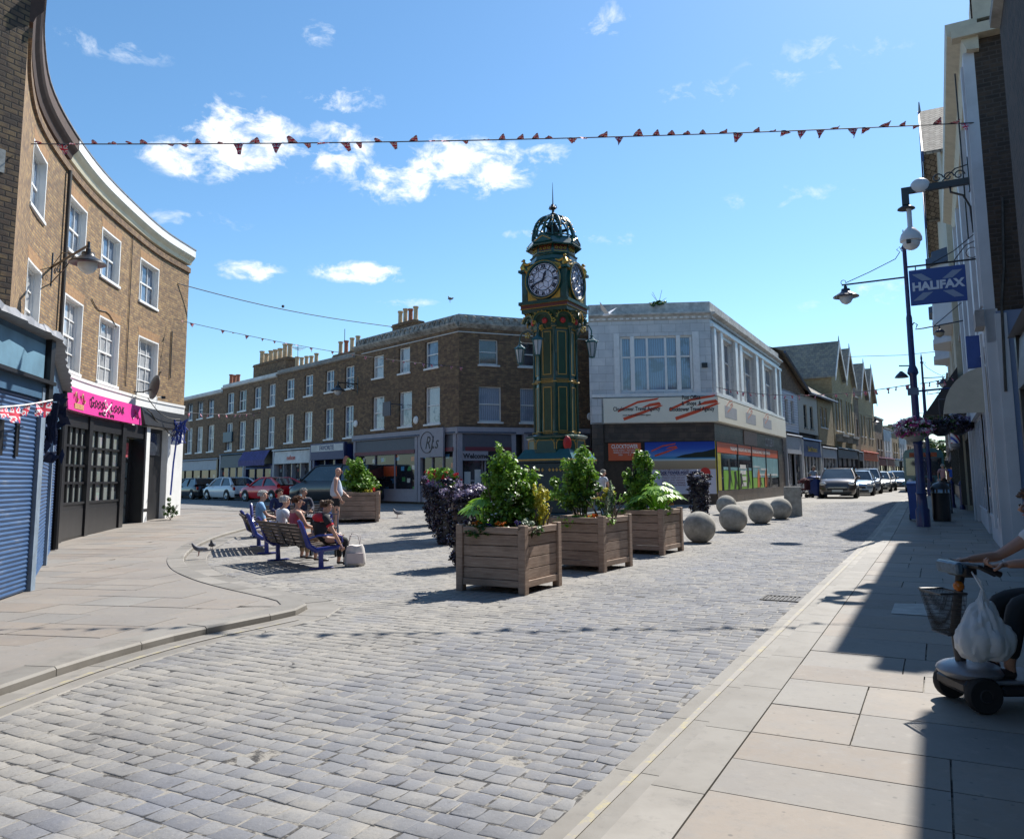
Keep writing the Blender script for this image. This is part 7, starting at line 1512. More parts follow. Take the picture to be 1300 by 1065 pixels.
# ================================================================ VEHICLES
TYRE=mat('tyre_rubber',(.015,.015,.016),.85,var=.2);RIM=mat('alloy_rim',(.4,.4,.42),.3,.8,var=.1);CGL=glassmat('car_glass',(.02,.028,.035),rough=.04);CHR=mat('chrome',(.6,.6,.62),.15,1.,var=0)
TAIL=mat('tail_light_red',(.45,.01,.01),.15,var=0);HEAD=mat('headlight_glass',(.6,.62,.65),.08,.3,var=0);PLW=mat('number_plate_white',(.6,.6,.55),.4,var=0);PLY=mat('number_plate_yellow',(.6,.5,.08),.4,var=0);TRIM=mat('black_trim',(.02,.02,.022),.5,var=0)
def paint(n,c,metal=.3): return mat('car_paint_'+n,c,.28,metal,var=.04,coat=1.,bump=0)
def car(label,p,az,pm,L=4.2,W=1.76,H=1.45,belt=.9,hood=.86,wsf=.24,wst=.40,rft=.80,rfb=.97,tail=.92,group=None,nm='parked_car',cat='car',van=False,plate='AB12 CDE'):
    """local +y is forward"""
    t=thing(nm,label,cat,tuple(p),-math.radians(az),group)
    f=L/2;yw=f-L*wsf;yt=f-L*wst;yr=f-L*rft;yb=f-L*rfb
    # lower body loft, sections front to back: (y, half width factor, z bottom, z top)
    S=[(f,.62,.32,.55),(f-.04,.80,.22,.66),(f-.18,.93,.19,hood-.14),(f-.5,.985,.18,hood-.05),(yw+.15,1,.18,hood+.02),(yw-.15,1,.18,belt),(0,1,.18,belt+.01),(yr,1,.18,belt+.04),(-f+.4,.985,.19,max(tail-.02,.6)),(-f+.12,.93,.2,tail-.05),(-f+.02,.84,.25,tail-.2),(-f,.72,.32,.6)]
    a=MB();R=[]
    for y,wf,zb,zt in S:
        w=W/2*wf;h=zt-zb;pr=[(0,zb),(w*.86,zb),(w*.97,zb+h*.18),(w,zb+h*.5),(w*.985,zb+h*.78),(w*.90,zt-.015),(w*.6,zt+.02),(0,zt+.035)]
        R.append([a.vt((x,y,z)) for x,z in pr]+[a.vt((-x,y,z)) for x,z in pr[-2:0:-1]])
    n=len(R[0])
    for i in range(len(R)-1):
        for j in range(n): a.idx([R[i][j],R[i][(j+1)%n],R[i+1][(j+1)%n],R[i+1][j]])
    a.idx(R[0]);a.idx(R[-1][::-1])
    # roof and pillars
    wb,wt=W/2*.93,W/2*.74;zr=H-.06
    def C(y,w,z): return (w,y,z)
    T=[(yw,wb,belt-.02),(yt,wt,zr)]
    rf=[(yt+.03,wt*.96,zr-.02),(yt-.25,wt,zr+.045),((yt+yr)/2,wt,zr+.06),(yr+.15,wt*.99,zr+.03),(yr,wt*.95,zr-.02)]
    ids=[[a.vt((w*x,y,z+.0-(abs(x)**3)*.035)) for x in (-1,-.6,0,.6,1)] for y,w,z in rf]
    for i in range(4):
        for j in range(4): a.idx([ids[i][j],ids[i][j+1],ids[i+1][j+1],ids[i+1][j]])
    for s in (-1,1):
        pil=[((s*wb,yw,belt-.03),(s*wt*.98,yt+.02,zr-.03)),((s*wb,(yt+yr)/2,belt-.03),(s*wt,(yt+yr)/2,zr)),((s*wb,yb+.05,belt),(s*wt*.97,yr,zr-.03))]
        for k,(p0,p1) in enumerate(pil): a.tube([p0,tuple((Vector(p0)+Vector(p1))/2+Vector((s*.02,0,.02))),p1],[.05,.045,.045] if k<2 else [.12,.09,.06],6)
        a.tube([(s*wt,y,z-.04) for y,w,z in rf],.035,5)
    b=a.build('body',pm,t,smooth=True,sharp=38)
    def glass(nm_,q):
        g=MB();g.face(q);g.build(nm_,CGL,t)
    glass('windscreen',[(-wb*.95,yw,belt),(wb*.95,yw,belt),(wt*.95,yt,zr-.01),(-wt*.95,yt,zr-.01)]);glass('rear_window',[(-wb*.92,yb,belt+.05),(wb*.92,yb,belt+.05),(wt*.93,yr,zr-.01),(-wt*.93,yr,zr-.01)])
    ym=(yt+yr)/2
    for s in (-1,1):
        glass('side_window',[(s*wb*.985,yw-.05,belt-.01),(s*wb*.985,ym,belt-.01),(s*wt*.985,ym,zr-.03),(s*wt*.985,yt,zr-.03)]);glass('side_window',[(s*wb*.985,ym,belt-.01),(s*wb*.985,yb+.1,belt+.02),(s*wt*.975,yr,zr-.03),(s*wt*.985,ym,zr-.03)])
    r=.31 if not van else .34
    for y in (f-L*.195,-f+L*.19):
        for s in (-1,1):
            g=MB();g.M=Matrix.Translation((s*(W/2-.005),y,r+.01))@Matrix.Rotation(s*PI/2,4,'Y');g.lathe([(r+.055,-.02),(r+.055,.008),(.05,.008)],20);g.build('wheel_arch',TRIM,t)
            g=MB();g.M=Matrix.Translation((s*(W/2-.10),y,r))@Matrix.Rotation(s*PI/2,4,'Y');g.lathe([(r*.6,-.1),(r*.96,-.1),(r,-.06),(r,.09),(r*.95,.125),(r*.66,.128),(r*.6,.1)],22);w=g.build('wheel',TYRE,t,smooth=True)
            g=MB();g.M=Matrix.Translation((s*(W/2-.10),y,r))@Matrix.Rotation(s*PI/2,4,'Y');g.lathe([(r*.66,.08),(r*.64,.12),(r*.5,.10),(.05,.125),(.01,.13)],20);
            g.build('rim',RIM,w,smooth=True)
    for s in (-1,1):
        g=MB();g.M=Matrix.Translation((s*W*.375,f-.10,hood-.22))@Matrix.Rotation(-s*.35,4,'Z')@Matrix.Rotation(.35,4,'X');g.sphere((0,0,0),.17,12,sc=(1.05,.42,.55));g.build('headlight',HEAD,t,smooth=True)
        g=MB();g.box((s*W*.43-.09,-f-.012,tail-.30),(s*W*.43+.05,-f+.10,tail-.10),bev=.02);g.build('tail_light',TAIL,t)
        g=MB();g.sphere((s*(W/2+.10),yw-.12,belt+.06),.1,10,sc=(1,.6,.75));g.tube([(s*W*.46,yw-.12,belt),(s*(W/2+.05),yw-.12,belt+.03)],.02,5);g.build('wing_mirror',pm,t,smooth=True)
    g=MB();g.box((-W*.27,f-.02,.42),(W*.27,f+.012,.54),bev=.01);g.box((-W*.36,f-.06,.24),(W*.36,f-.0,.34));g.build('grille',TRIM,t)
    g=MB();g.tube([(-W*.25,f+.02,.56),(W*.25,f+.02,.56)],.014,5);g.build('grille_trim',CHR,t)
    for y,m,rz in ((f+.022,PLW,PI),(-f-.02,PLY,0)):
        g=MB();g.box((-.26,y-.012,.34 if y>0 else .52),(.26,y+.0,.45 if y>0 else .63));pl=g.build('number_plate',m,t)
    g=MB();g.box((-W*.42,-f-.01,.25),(W*.42,-f+.06,.4));g.build('rear_bumper_insert',TRIM,t)
    return t
def onr(px,Y): p=P(px,620,Y);p.z=zg(Y);return p
car('nearly black hatchback at the far left, partly behind the white pillar',onr(247,54.5),-44,paint('black',(.012,.014,.018)),group='cars parked along the left terrace',H=1.42)
car('dark blue car parked between the black hatchback and the white one',onr(222,59),-44,paint('navy',(.01,.02,.06)),group='cars parked along the left terrace',H=1.42)
car('white hatchback with red tail lights parked by the left terrace',onr(289,50.5),-47,paint('white',(.70,.71,.72),0.),group='cars parked along the left terrace',H=1.44)
car('bright red coupe with yellow rear plate parked by the left terrace',onr(342,46),-50,paint('red',(.75,.008,.012),.05),L=4.35,H=1.40,wsf=.27,wst=.45,rft=.72,rfb=.96,group='cars parked along the left terrace')
v=car('dark grey van with its nose to the left, behind the standing man',onr(426,41),-66,paint('graphite',(.045,.047,.05)),L=5.0,W=1.95,H=1.98,belt=1.15,hood=1.02,wsf=.17,wst=.34,rft=.97,rfb=.995,tail=1.2,nm='parked_van',cat='van',van=True)
GP='cars parked along the left kerb of the high street'
def onst(s,t_): p=ST(s,t_);p.z=zg(p.y);return p
car('dark bronze people carrier facing the camera, nearest on the high street',onst(46.2,-4.75),205,paint('bronze',(.075,.06,.055)),L=4.4,W=1.83,H=1.6,belt=1.0,hood=.98,wsf=.2,wst=.38,rft=.9,rfb=.98,tail=1.0,group=GP)
car('silver blue small car parked second on the high street',onst(52.2,-4.3),206,paint('silver_blue',(.25,.36,.50),.5),L=4.0,H=1.5,group=GP)
car('silver estate parked third, taller than the small blue car',onst(57.8,-4.2),206,paint('grey_silver',(.16,.20,.26),.5),L=4.5,H=1.66,belt=1.0,hood=.98,rft=.93,rfb=.99,tail=1.0,group=GP)
car('pale cream silver car parked fourth on the high street',onst(63.6,-3.9),206,paint('silver',(.45,.45,.43),.4),L=4.1,H=1.48,group=GP)
car('dark grey hatchback parked fifth on the high street',onst(68.8,-3.8),206,paint('grey',(.09,.1,.11),.4),L=4.1,H=1.46,group=GP)
car('blue estate parked sixth, just left of the bus',onst(74.5,-3.2),206,paint('blue',(.10,.16,.26),.4),L=4.3,H=1.55,group=GP)
# bus
bs=thing('bus','teal single decker bus coming up the street behind the lamp post','bus',tuple(onst(67,-.95)),-math.radians(207.))
TE=mat('bus_teal',(.01,.11,.14),.3,var=.08,coat=.5);a=MB();pf=[(-1.2,.3),(-1.25,.6),(-1.25,2.6),(-1.1,2.9),(-.6,3.02),(.6,3.02),(1.1,2.9),(1.25,2.6),(1.25,.6),(1.2,.3)]
a.prism([(x,4.9,z) for x,z in pf],(0,-9.8,0));a.build('body',TE,bs)
a=MB();a.prism([(x*.92,4.905,z) for x,z in ((-1.2,1.15),(1.2,1.15),(1.2,2.35),(-1.2,2.35))],(0,.03,0));a.build('windscreen',CGL,bs);a=MB();a.box((-.85,4.9,2.42),(.85,4.94,2.72));a.build('destination_blind',mat('amber_blind',(.35,.07,.02),.5,var=.5,scale=6),bs)
a=MB();[a.box((s*1.252-.005,-4.5,1.3),(s*1.252+.005,4.6,2.4)) for s in (-1,1)];a.build('side_window',CGL,bs)
for s in (-1,1):
    a=MB();a.sphere((s*.9,4.92,.8),.15,10,sc=(1.2,.3,.8));a.build('headlight',HEAD,bs,smooth=True);a=MB();a.box((s*1.42-.1,4.75,1.7),(s*1.42+.1,4.9,2.15),bev=.02);a.tube([(s*1.2,4.8,2.5),(s*1.42,4.85,2.2)],.02,5);a.build('mirror',TRIM,bs)
    for y in (3.1,-2.9): a=MB();a.M=Matrix.Translation((s*1.1,y,.48))@Matrix.Rotation(PI/2,4,'Y');a.lathe([(.48,-.16),(.48,.16)],20);a.build('wheel',TYRE,bs)
a=MB();a.box((-1.1,4.88,.32),(1.1,4.93,.5));a.box((-.6,4.9,.6),(.6,4.925,1.0));a.build('bumper',TRIM,bs)
# ================================================================ PEOPLE
def skin_mesh(V,E,root=0,sub=1):
    """V: list of (pos, (rx,ry)); E: edges"""
    me=bpy.data.meshes.new('s');me.from_pydata([v[0] for v in V],E,[]);o=bpy.data.objects.new('s',me);COL.objects.link(o);md=o.modifiers.new('Skin','SKIN');md.use_smooth_shade=True;md.branch_smoothing=.6
    sv=me.skin_vertices[0].data
    for i,v in enumerate(V): r=v[1];sv[i].radius=(r,r) if not isinstance(r,tuple) else r;sv[i].use_root=(i==root)
    s=o.modifiers.new('Sub','SUBSURF');s.levels=sub;s.render_levels=sub
    dg=bpy.context.evaluated_depsgraph_get();dg.update();out=bpy.data.meshes.new_from_object(o.evaluated_get(dg));bpy.data.objects.remove(o);bpy.data.meshes.remove(me);return out
def joinm(name,meshes,m):
    bm=bmesh.new()
    for x in meshes: bm.from_mesh(x);bpy.data.meshes.remove(x)
    me=bpy.data.meshes.new(name);bm.to_mesh(me);bm.free();me.materials.clear();me.materials.append(m)
    for p in me.polygons:p.material_index=0;p.use_smooth=True
    return me
SKIN=mat('skin',(.50,.28,.20),.5,var=.08,scale=8,bump=0);SKIN2=mat('tanned_skin',(.42,.22,.15),.5,var=.08,scale=8,bump=0)
V3=Vector
def lerp(a,b,t): return V3(a).lerp(V3(b),t)
def pose(kind,**k):
    if kind=='sit': J=dict(pel=(0,0,.55),sp=(0,-.05,.74),ch=(0,-.07,.93),nk=(0,-.03,1.10),hd=(0,.01,1.22),ht=(0,.0,1.33),sl=(-.19,-.06,1.03),sr=(.19,-.06,1.03),el=(-.25,.06,.78),er=(.25,.06,.78),wl=(-.13,.30,.70),wr=(.13,.30,.70),hl=(-.10,.03,.53),hr=(.10,.03,.53),kl=(-.13,.46,.52),kr=(.13,.46,.52),al=(-.13,.44,.10),ar=(.13,.44,.10),tl=(-.14,.60,.04),tr=(.14,.60,.04))
    elif kind=='stand': J=dict(pel=(0,0,.96),sp=(0,.0,1.12),ch=(0,0,1.32),nk=(0,.0,1.50),hd=(0,.03,1.62),ht=(0,.02,1.74),sl=(-.21,-.01,1.43),sr=(.21,-.01,1.43),el=(-.29,-.03,1.15),er=(.29,-.03,1.15),wl=(-.27,.12,.92),wr=(.27,.12,.92),hl=(-.10,0,.93),hr=(.10,0,.93),kl=(-.12,.03,.50),kr=(.12,.03,.50),al=(-.13,-.02,.09),ar=(.13,-.02,.09),tl=(-.15,.15,.035),tr=(.15,.15,.035))
    elif kind=='walk': J=dict(pel=(0,0,.94),sp=(0,.02,1.1),ch=(0,.04,1.30),nk=(0,.05,1.47),hd=(0,.08,1.59),ht=(0,.07,1.71),sl=(-.18,.03,1.41),sr=(.18,.03,1.41),el=(-.25,-.10,1.15),er=(.25,.1,1.15),wl=(-.24,-.05,.90),wr=(.24,.3,.97),hl=(-.09,0,.91),hr=(.09,0,.91),kl=(-.1,.18,.50),kr=(.1,-.05,.50),al=(-.1,.26,.10),ar=(.1,-.34,.16),tl=(-.1,.41,.05),tr=(.1,-.25,.05))
    J={a:V3(b) for a,b in J.items()}
    for a,b in k.items(): J[a]=V3(b)
    return J
def hand_mesh(w,el,palm_n,s=1.,curl=.5,side=1):
    """palm and five fingers at wrist w, pointing away from elbow"""
    d=(w-el).normalized();n=V3(palm_n)-d*V3(palm_n).dot(d);n=n.normalized() if n.length>.01 else d.orthogonal().normalized();x=d.cross(n).normalized()*side;out=[]
    V=[(tuple(w-d*.02),(.026*s,.02*s)),(tuple(w+d*.035*s),(.036*s,.016*s)),(tuple(w+d*.085*s),(.040*s,.015*s))];out.append(skin_mesh(V,[(0,1),(1,2)]))
    for i,(off_,L) in enumerate(((-.030,.062),(-.010,.072),(.010,.067),(.029,.052))):
        p=w+d*.085*s+x*off_*s;dd=d.copy();pts=[p-d*.012*s,p]
        for k in range(3): dd=(Matrix.Rotation(curl*(.7 if k==0 else 1.),3,x*-side if False else x)@dd);pts.append(pts[-1]+dd*L*s*(.42,.32,.26)[k])
        mb=MB();mb.tube(pts,[.0095*s,.0095*s,.009*s,.008*s,.0065*s],7);out.append(mb.mesh('f',SKIN,True,0))
    p=w+d*.03*s-x*.032*s;t1=(d*.7-x*.55+n*.35).normalized();mb=MB();mb.tube([p-t1*.015*s,p,p+t1*.035*s,p+(t1*.6+d*.5+n*.2).normalized()*.062*s],[.013*s,.013*s,.0105*s,.008*s],7);out.append(mb.mesh('f',SKIN,True,0))
    return out
def person(label,loc,az,J,top,bottom,hair,skin=SKIN,sleeve=.55,leg=1.,belly=1.,shoes=None,scale=1.,female=False,hairstyle='short',vest=False,face=True,look=0.,group=None,extra=None,curl=.6):
    t=thing('person',label,'person',tuple(loc),-math.radians(az),group);t.scale=(scale,)*3 if J['pel'][2]>.6 or J['pel'][1]<-.5 else (scale*.97,scale*.97,scale*.93)
    g=lambda n:V3(J[n]);B=belly
    def chain(names,rad,grow=0.,lo=0,hi=1):
        pass
    # body
    hdv=(g('ht')-g('hd')).normalized()
    V=[(g('pel'),(.135*B,.105*B)),(g('sp'),(.13*B,.10*B)),(g('ch'),(.155,.11*(.5+B/2))),(lerp(g('ch'),g('nk'),.75),(.09,.075)),(g('nk'),(.052,.055)),(g('hd')-hdv*.045,(.062,.075)),(g('hd')+hdv*.02,(.076,.092)),(g('ht')-hdv*.01,(.055,.065))]
    E=[(0,1),(1,2),(2,3),(3,4),(4,5),(5,6),(6,7)]
    for s in 'lr':
        i=len(V);sh,e,w=g('s'+s),g('e'+s),g('w'+s)
        V+=[(sh,.058),(lerp(sh,e,.5),.048),(e,.038),(lerp(e,w,.3),.038),(w,(.026,.024))];E+=[(3,i),(i,i+1),(i+1,i+2),(i+2,i+3),(i+3,i+4)]
        i=len(V);h,k,a_=g('h'+s),g('k'+s),g('a'+s);V+=[(lerp(h,k,.12),.088),(lerp(h,k,.5),.075),(k,.053),(lerp(k,a_,.3),.054),(a_,.036),(a_+V3((0,-.02,-.04)),.036),(g('t'+s),(.038,.026))]
        E+=[(0,i),(i,i+1),(i+1,i+2),(i+2,i+3),(i+3,i+4),(i+4,i+5),(i+5,i+6)]
    V=[(tuple(v[0]),v[1]) for v in V];ms=[skin_mesh(V,E)]
    for s,sd in (('l',-1),('r',1)): ms+=hand_mesh(g('w'+s),lerp(g('e'+s),g('w'+s),.5),(0,0,-1) if (g('w'+s)-g('e'+s)).normalized().z>-.7 else (-sd,0,0),1.,curl,sd)
    fw=V3((math.sin(look),math.cos(look),0));rt=V3((fw.y,-fw.x,0));hc=g('hd')+hdv*.01
    if face:
        mb=MB();mb.tube([hc+fw*.085+hdv*.02,hc+fw*.112-hdv*.015,hc+fw*.09-hdv*.025],[.008,.015,.012],6)
        for s in (-1,1): mb.sphere(tuple(hc+rt*s*.080-hdv*.005-fw*.005),.022,8,sc=(.6,.9,1.3))
        ms.append(mb.mesh('n',SKIN,True,0))
    link('body',joinm('body',ms,skin),t)
    if face:
        mb=MB();[mb.sphere(tuple(hc+fw*.086+rt*s*.032+hdv*.015),.0115,8) for s in (-1,1)];mb.build('eyes',mat('eye',(.04,.03,.025),.2,var=0),t,smooth=True)
        mb=MB();mb.tube([hc+fw*.088-rt*.022-hdv*.05,hc+fw*.095-hdv*.048,hc+fw*.088+rt*.022-hdv*.05],.006,5);mb.build('lips',mat('lips',(.35,.12,.10),.5,var=0),t,smooth=True)
    # top
    gsh=.016;V=[(lerp(g('pel'),g('sp'),-.1),(.150*B,.122*B)),(g('sp'),(.15*B,.122*B)),(g('ch'),(.172,.128*(.5+B/2))),(lerp(g('ch'),g('nk'),.72),(.108,.09))];E=[(0,1),(1,2),(2,3)]
    for s in 'lr':
        i=len(V);sh,e,w=g('s'+s),g('e'+s),g('w'+s)
        if vest: V+=[(lerp(V3(V[3][0]),sh,.72),.06)];E+=[(3,i)];continue
        V+=[(sh,.075)];E+=[(3,i)]
        if sleeve<=1: V+=[(lerp(sh,e,sleeve),.066)];E+=[(i,i+1)]
        else: V+=[(e,.055),(lerp(e,w,sleeve-1),.042)];E+=[(i,i+1),(i+1,i+2)]
    V=[(tuple(v[0]),v[1]) for v in V];link('top',joinm('top',[skin_mesh(V,E)],top),t)
    # bottoms
    V=[(lerp(g('pel'),g('sp'),.45),(.143*B,.115*B)),(g('pel')-V3((0,0,.01)),(.152*B,.125*(.4+.6*B)))];E=[(0,1)]
    for s in 'lr':
        i=len(V);h,k,a_=g('h'+s),g('k'+s),g('a'+s);V+=[(lerp(h,k,.18),.112),(lerp(h,k,.62),.095)];E+=[(1,i),(i,i+1)]
        if leg>.5: V+=[(k,.07)];E+=[(i+1,i+2)]
        if leg>=1: V+=[(lerp(k,a_,.45),.066),(lerp(k,a_,.9),.055)];E+=[(i+2,i+3),(i+3,i+4)]
    V=[(tuple(v[0]),v[1]) for v in V];link('trousers' if leg>=1 else 'shorts',joinm('bottom',[skin_mesh(V,E)],bottom),t)
    for s in 'lr':
        a_,tt=g('a'+s),g('t'+s);V=[(tuple(a_+V3((0,-.045,-.045))),(.042,.036)),(tuple(lerp(a_,tt,.4)-V3((0,0,.02))),(.045,.036)),(tuple(tt),(.044,.028))];link('shoe',joinm('shoe',[skin_mesh(V,[(0,1),(1,2)])],shoes or BLACK),t)
    if hair is not None:
        mb=MB();c=hc+hdv*.035-fw*.012;rr=random.Random(len(label))
        mb.sphere((0,0,0),.1,14,sc=(.90,1.08,1.0));
        keep=[]
        vs=[]
        for v in mb.v:
            v=V3(v);q=c+rt*v.x+fw*v.y+hdv*v.z
            if v.y>.03 and v.z<.045: q=q-fw*(v.y-.0)*1.1
            if v.z<-.06 and hairstyle!='long': q=q+hdv*.03
            vs.append(tuple(q+V3((rr.uniform(-1,1),rr.uniform(-1,1),rr.uniform(-1,1)))*.006))
        mb.v=vs
        if hairstyle=='bun': mb.sphere(tuple(c-fw*.10+hdv*.05),.05,10)
        if hairstyle=='long': mb.tube([c-fw*.05,c-fw*.085-hdv*.10,c-fw*.07-hdv*.2],[.08,.075,.03],8)
        a_=MB()
        for i in range(420):
            v=V3((rr.gauss(0,1),rr.gauss(0,1),rr.gauss(0,1))).normalized()
            if v.z<-.35 or (v.y>.3 and v.z<.4): continue
            q=c+(rt*v.x*.088+fw*v.y*.104+hdv*v.z*.098);d=(v-V3((0,0,.6))).normalized()*.017;mb.tube([q,q+(rt*d.x+fw*d.y+hdv*d.z)+(rt*v.x+fw*v.y)*.01],[.010,.003],4,caps=False)
        mb.build('hair',hair,t,smooth=True,sharp=0)
    if extra: extra(t,J)
    return t
C=lambda n,c,r=.85:mat('cloth_'+n,c,r,var=.12,scale=9,bump=.15)
HW=mat('white_hair',(.55,.54,.52),.7,var=.15,scale=30);HG=mat('grey_hair',(.36,.34,.31),.7,var=.2,scale=30);HB=mat('auburn_hair',(.13,.05,.02),.6,var=.3,scale=30);HD=mat('dark_hair',(.03,.02,.018),.6,var=.3,scale=30);HBR=mat('brown_hair',(.12,.07,.04),.6,var=.3,scale=30)
def on_bench(c,faz_,off_,back=0.): 
    f=azv(faz_);r=Vector((f.y,-f.x,0));p=c+r*off_+f*back;p.z=zg(p.y)-.09*0;return p
SC_=1.0
# near bench, from the far end to the near end
p=on_bench(NBc,faz,-.78,.0);person('white haired person in white tee shirt at the left end of the nearer bench',p,faz,pose('sit',hd=(.0,.03,1.22)),C('white',(.68,.70,.74)),C('tan',(.3,.22,.15)),HW,sleeve=.6,look=.3)
p=on_bench(NBc,faz,-.12,.0);person('person with auburn hair and pink sleeveless top in the middle of the nearer bench',p,faz,pose('sit'),C('coral',(.50,.10,.14)),C('sand',(.35,.25,.18)),HB,vest=True,look=.45)
def helmet(t,J):
    me=text_mesh('Iceland',.085,.002,bold=.003);me.materials.clear();me.materials.append(WHITE)
    # printed across the shoulders of the shirt
    me.transform(Matrix.Rotation(PI*0,4,'Z'));me.transform(Matrix.Translation((0.03,-.235,1.0))@Matrix.Rotation(-.25,4,'X'));link('shirt_print',me,t)
    mb=MB();mb.M=Matrix.Translation(J['ch']+V3((0,-.012,.055)));mb.sphere((0,0,0),.18,16,sc=(1.02,.78,.5));mb.build('red_yoke',C('red',(.50,.015,.03)),t,smooth=True)
    for s,n in (('l',-1),('r',1)): mb=MB();mb.tube([lerp(J['s'+s],J['e'+s],.5),lerp(J['s'+s],J['e'+s],.62)],[.072,.07],12);mb.build('sleeve_trim',C('red',(.50,.015,.03)),t,smooth=True)
p=on_bench(NBc,faz,.78,.06);person('woman in black and red work shirt leaning forward at the right end of the bench',p,faz,pose('sit',sp=(0,-.02,.72),ch=(.02,-.01,.90),nk=(.04,.06,1.05),hd=(.06,.10,1.15),ht=(.07,.11,1.26),sl=(-.17,.02,1.02),sr=(.22,.0,.96),er=(.33,.10,.70),wr=(.36,.24,.44),el=(-.25,.18,.76),wl=(-.1,.38,.62)),C('black_work',(.02,.02,.025)),C('black',(.018,.018,.02)),HBR,sleeve=.6,look=.5,hairstyle='bun',extra=helmet,scale=1.0)
# far bench
p=on_bench(FBc,faz2,-.45,.0);person('white haired man in pale blue tee shirt on the further bench',p,faz2,pose('sit'),C('sky_blue',(.22,.40,.62)),C('blue_jeans',(.06,.14,.38)),HW,sleeve=.7,look=.2,scale=1.05)
p=on_bench(FBc,faz2,.45,.05);
p2=P(342,640,21.6);p2.z=zg(21.6);bench('third bench mostly hidden behind the seated people',p2+Vector((.45,.4,0)),150,2.0)
ff=azv(150);rr_=Vector((ff.y,-ff.x,0))
for off_,lb,tp,hr,sk,ag in ((.35,'dark haired person in navy behind the man in pale blue',C('navy',(.02,.03,.10)),HD,SKIN,0),(-.32,'grey haired person in dark jacket seated beyond the white haired one',C('dark_jacket',(.03,.035,.06)),HG,SKIN,0)):
    q=p2+Vector((.45,.4,0))+rr_*off_;q.z=zg(q.y);person(lb,q,150,pose('sit'),tp,C('black',(.018,.018,.02)),hr,sleeve=1.8,look=-.5)
# standing man
p=G(431,680);p.z=zg(p.y);person('bald standing man in pale vest and black shorts facing right',p+Vector((-.2,.1,0)),78,pose('stand',el=(-.3,.08,1.18),wl=(-.2,.26,1.02),hd=(0,.04,1.62)),C('pale_vest',(.42,.50,.62)),C('black',(.018,.018,.02)),None,leg=.45,vest=True,belly=1.5,shoes=C('white_shoe',(.6,.6,.6)),scale=1.06,look=.0)
# pedestrians further away
q=onst(48.5,-7.0);q=P(1031,620,45.5);q.z=zg(45);person('pedestrian in pale grey top beside the blue wheelie bin',q,170,pose('walk'),C('pale_grey',(.35,.42,.5)),C('dark_trousers',(.05,.05,.07)),HG,SKIN,sleeve=.6)
for px,Y,tp,lb,hr in ((1196,44,C('pink_top',(.55,.32,.33)),'pedestrian in pink top on the shaded pavement, left of the pair',HW),(1207,48,C('royal_blue',(.02,.10,.50)),'pedestrian in bright blue shirt walking away on the shaded pavement',HD),(1216,46,C('red_top',(.35,.04,.04)),'pedestrian in red top walking away beside the blue shirt',HB)):
    q=P(px,615,Y);q.z=zg(Y)+.03;person(lb,q,30,pose('walk'),tp,C('black',(.018,.018,.02)),hr,sleeve=.6,face=False)
q=P(762,625,27.2);q.z=zg(27);person('person in white and blue top bending behind the middle planter',q,60,pose('walk'),C('white_blue',(.5,.52,.6)),C('dark_trousers',(.05,.05,.07)),HG,sleeve=.6,scale=.93)
q=P(1083,600,70);q.z=zg(70)
# pushchair near the left shops
q=P(1018,628,43.5);q.z=zg(43);pc_=thing('pushchair','dark pushchair with red blanket by the shop doors','pushchair',tuple(q),.6)
a=MB();a.tube([(-.25,-.35,.12),(-.25,.1,.55),(-.25,-.45,1.0)],.018,5);a.tube([(.25,-.35,.12),(.25,.1,.55),(.25,-.45,1.0)],.018,5);a.tube([(-.25,-.45,1.0),(.25,-.45,1.0)],.02,5);a.tube([(-.25,.4,.12),(-.25,-.1,.5)],.018,5);a.tube([(.25,.4,.12),(.25,-.1,.5)],.018,5);a.build('frame',TRIM,pc_)
a=MB();a.box((-.22,-.2,.4),(.22,.3,.5),bev=.03);a.box((-.22,-.3,.4),(.22,-.18,.95),bev=.03);a.sphere((0,-.1,.9),.27,10,sc=(.9,1,.6));a.build('seat',mat('dark_red_fabric',(.10,.03,.04),.9,var=.4,scale=9),pc_)
for x in (-.27,.27):
    for y in (-.35,.4): a=MB();a.M=Matrix.Translation((x,y,.11))@Matrix.Rotation(PI/2,4,'Y');a.lathe([(.11,-.02),(.11,.02)],12);a.build('wheel',TYRE,pc_)
# rollator between the benches
q=(G(378,708)+G(411,709))/2;q.z=zg(q.y);ro=thing('walking_frame','wheeled walking frame with black seat in front of the nearer bench','walking frame',tuple(q+Vector((.1,.55,0))),.1)
a=MB()
for x in (-.25,.25):
    a.tube([(x,-.28,.1),(x,-.05,.55),(x,.05,.92),(x,-.14,.95)],.014,6);a.tube([(x,.28,.1),(x,.02,.6)],.014,6)
a.tube([(-.25,0,.56),(.25,0,.56)],.014,6);a.tube([(-.25,.05,.85),(.25,.05,.85)],.012,6);a.build('frame',mat('grey_tube',(.16,.17,.2),.4,.6,var=0),ro,smooth=True)
a=MB();a.box((-.22,-.16,.55),(.22,.14,.59),bev=.01);a.box((-.2,-.14,.3),(.2,.12,.52),bev=.03);a.build('seat_bag',mat('black_nylon',(.02,.02,.025),.8,var=.2),ro)
for x in (-.25,.25):
    for y in (-.28,.28):
        a=MB();a.M=Matrix.Translation((x,y,.1))@Matrix.Rotation(PI/2,4,'Y');a.lathe([(.06,-.012),(.1,-.018),(.1,.018),(.06,.012)],16,caps=False);w=a.build('wheel',TYRE,ro,smooth=True);a=MB();a.M=Matrix.Translation((x,y,.1))@Matrix.Rotation(PI/2,4,'Y');a.lathe([(.062,-.01),(.062,.01)],12);a.build('hub',RIM,w)
    a=MB();a.tube([(x,-.14,.95),(x,-.26,.95)],.02,6);a.build('handle',BLACK,ro)
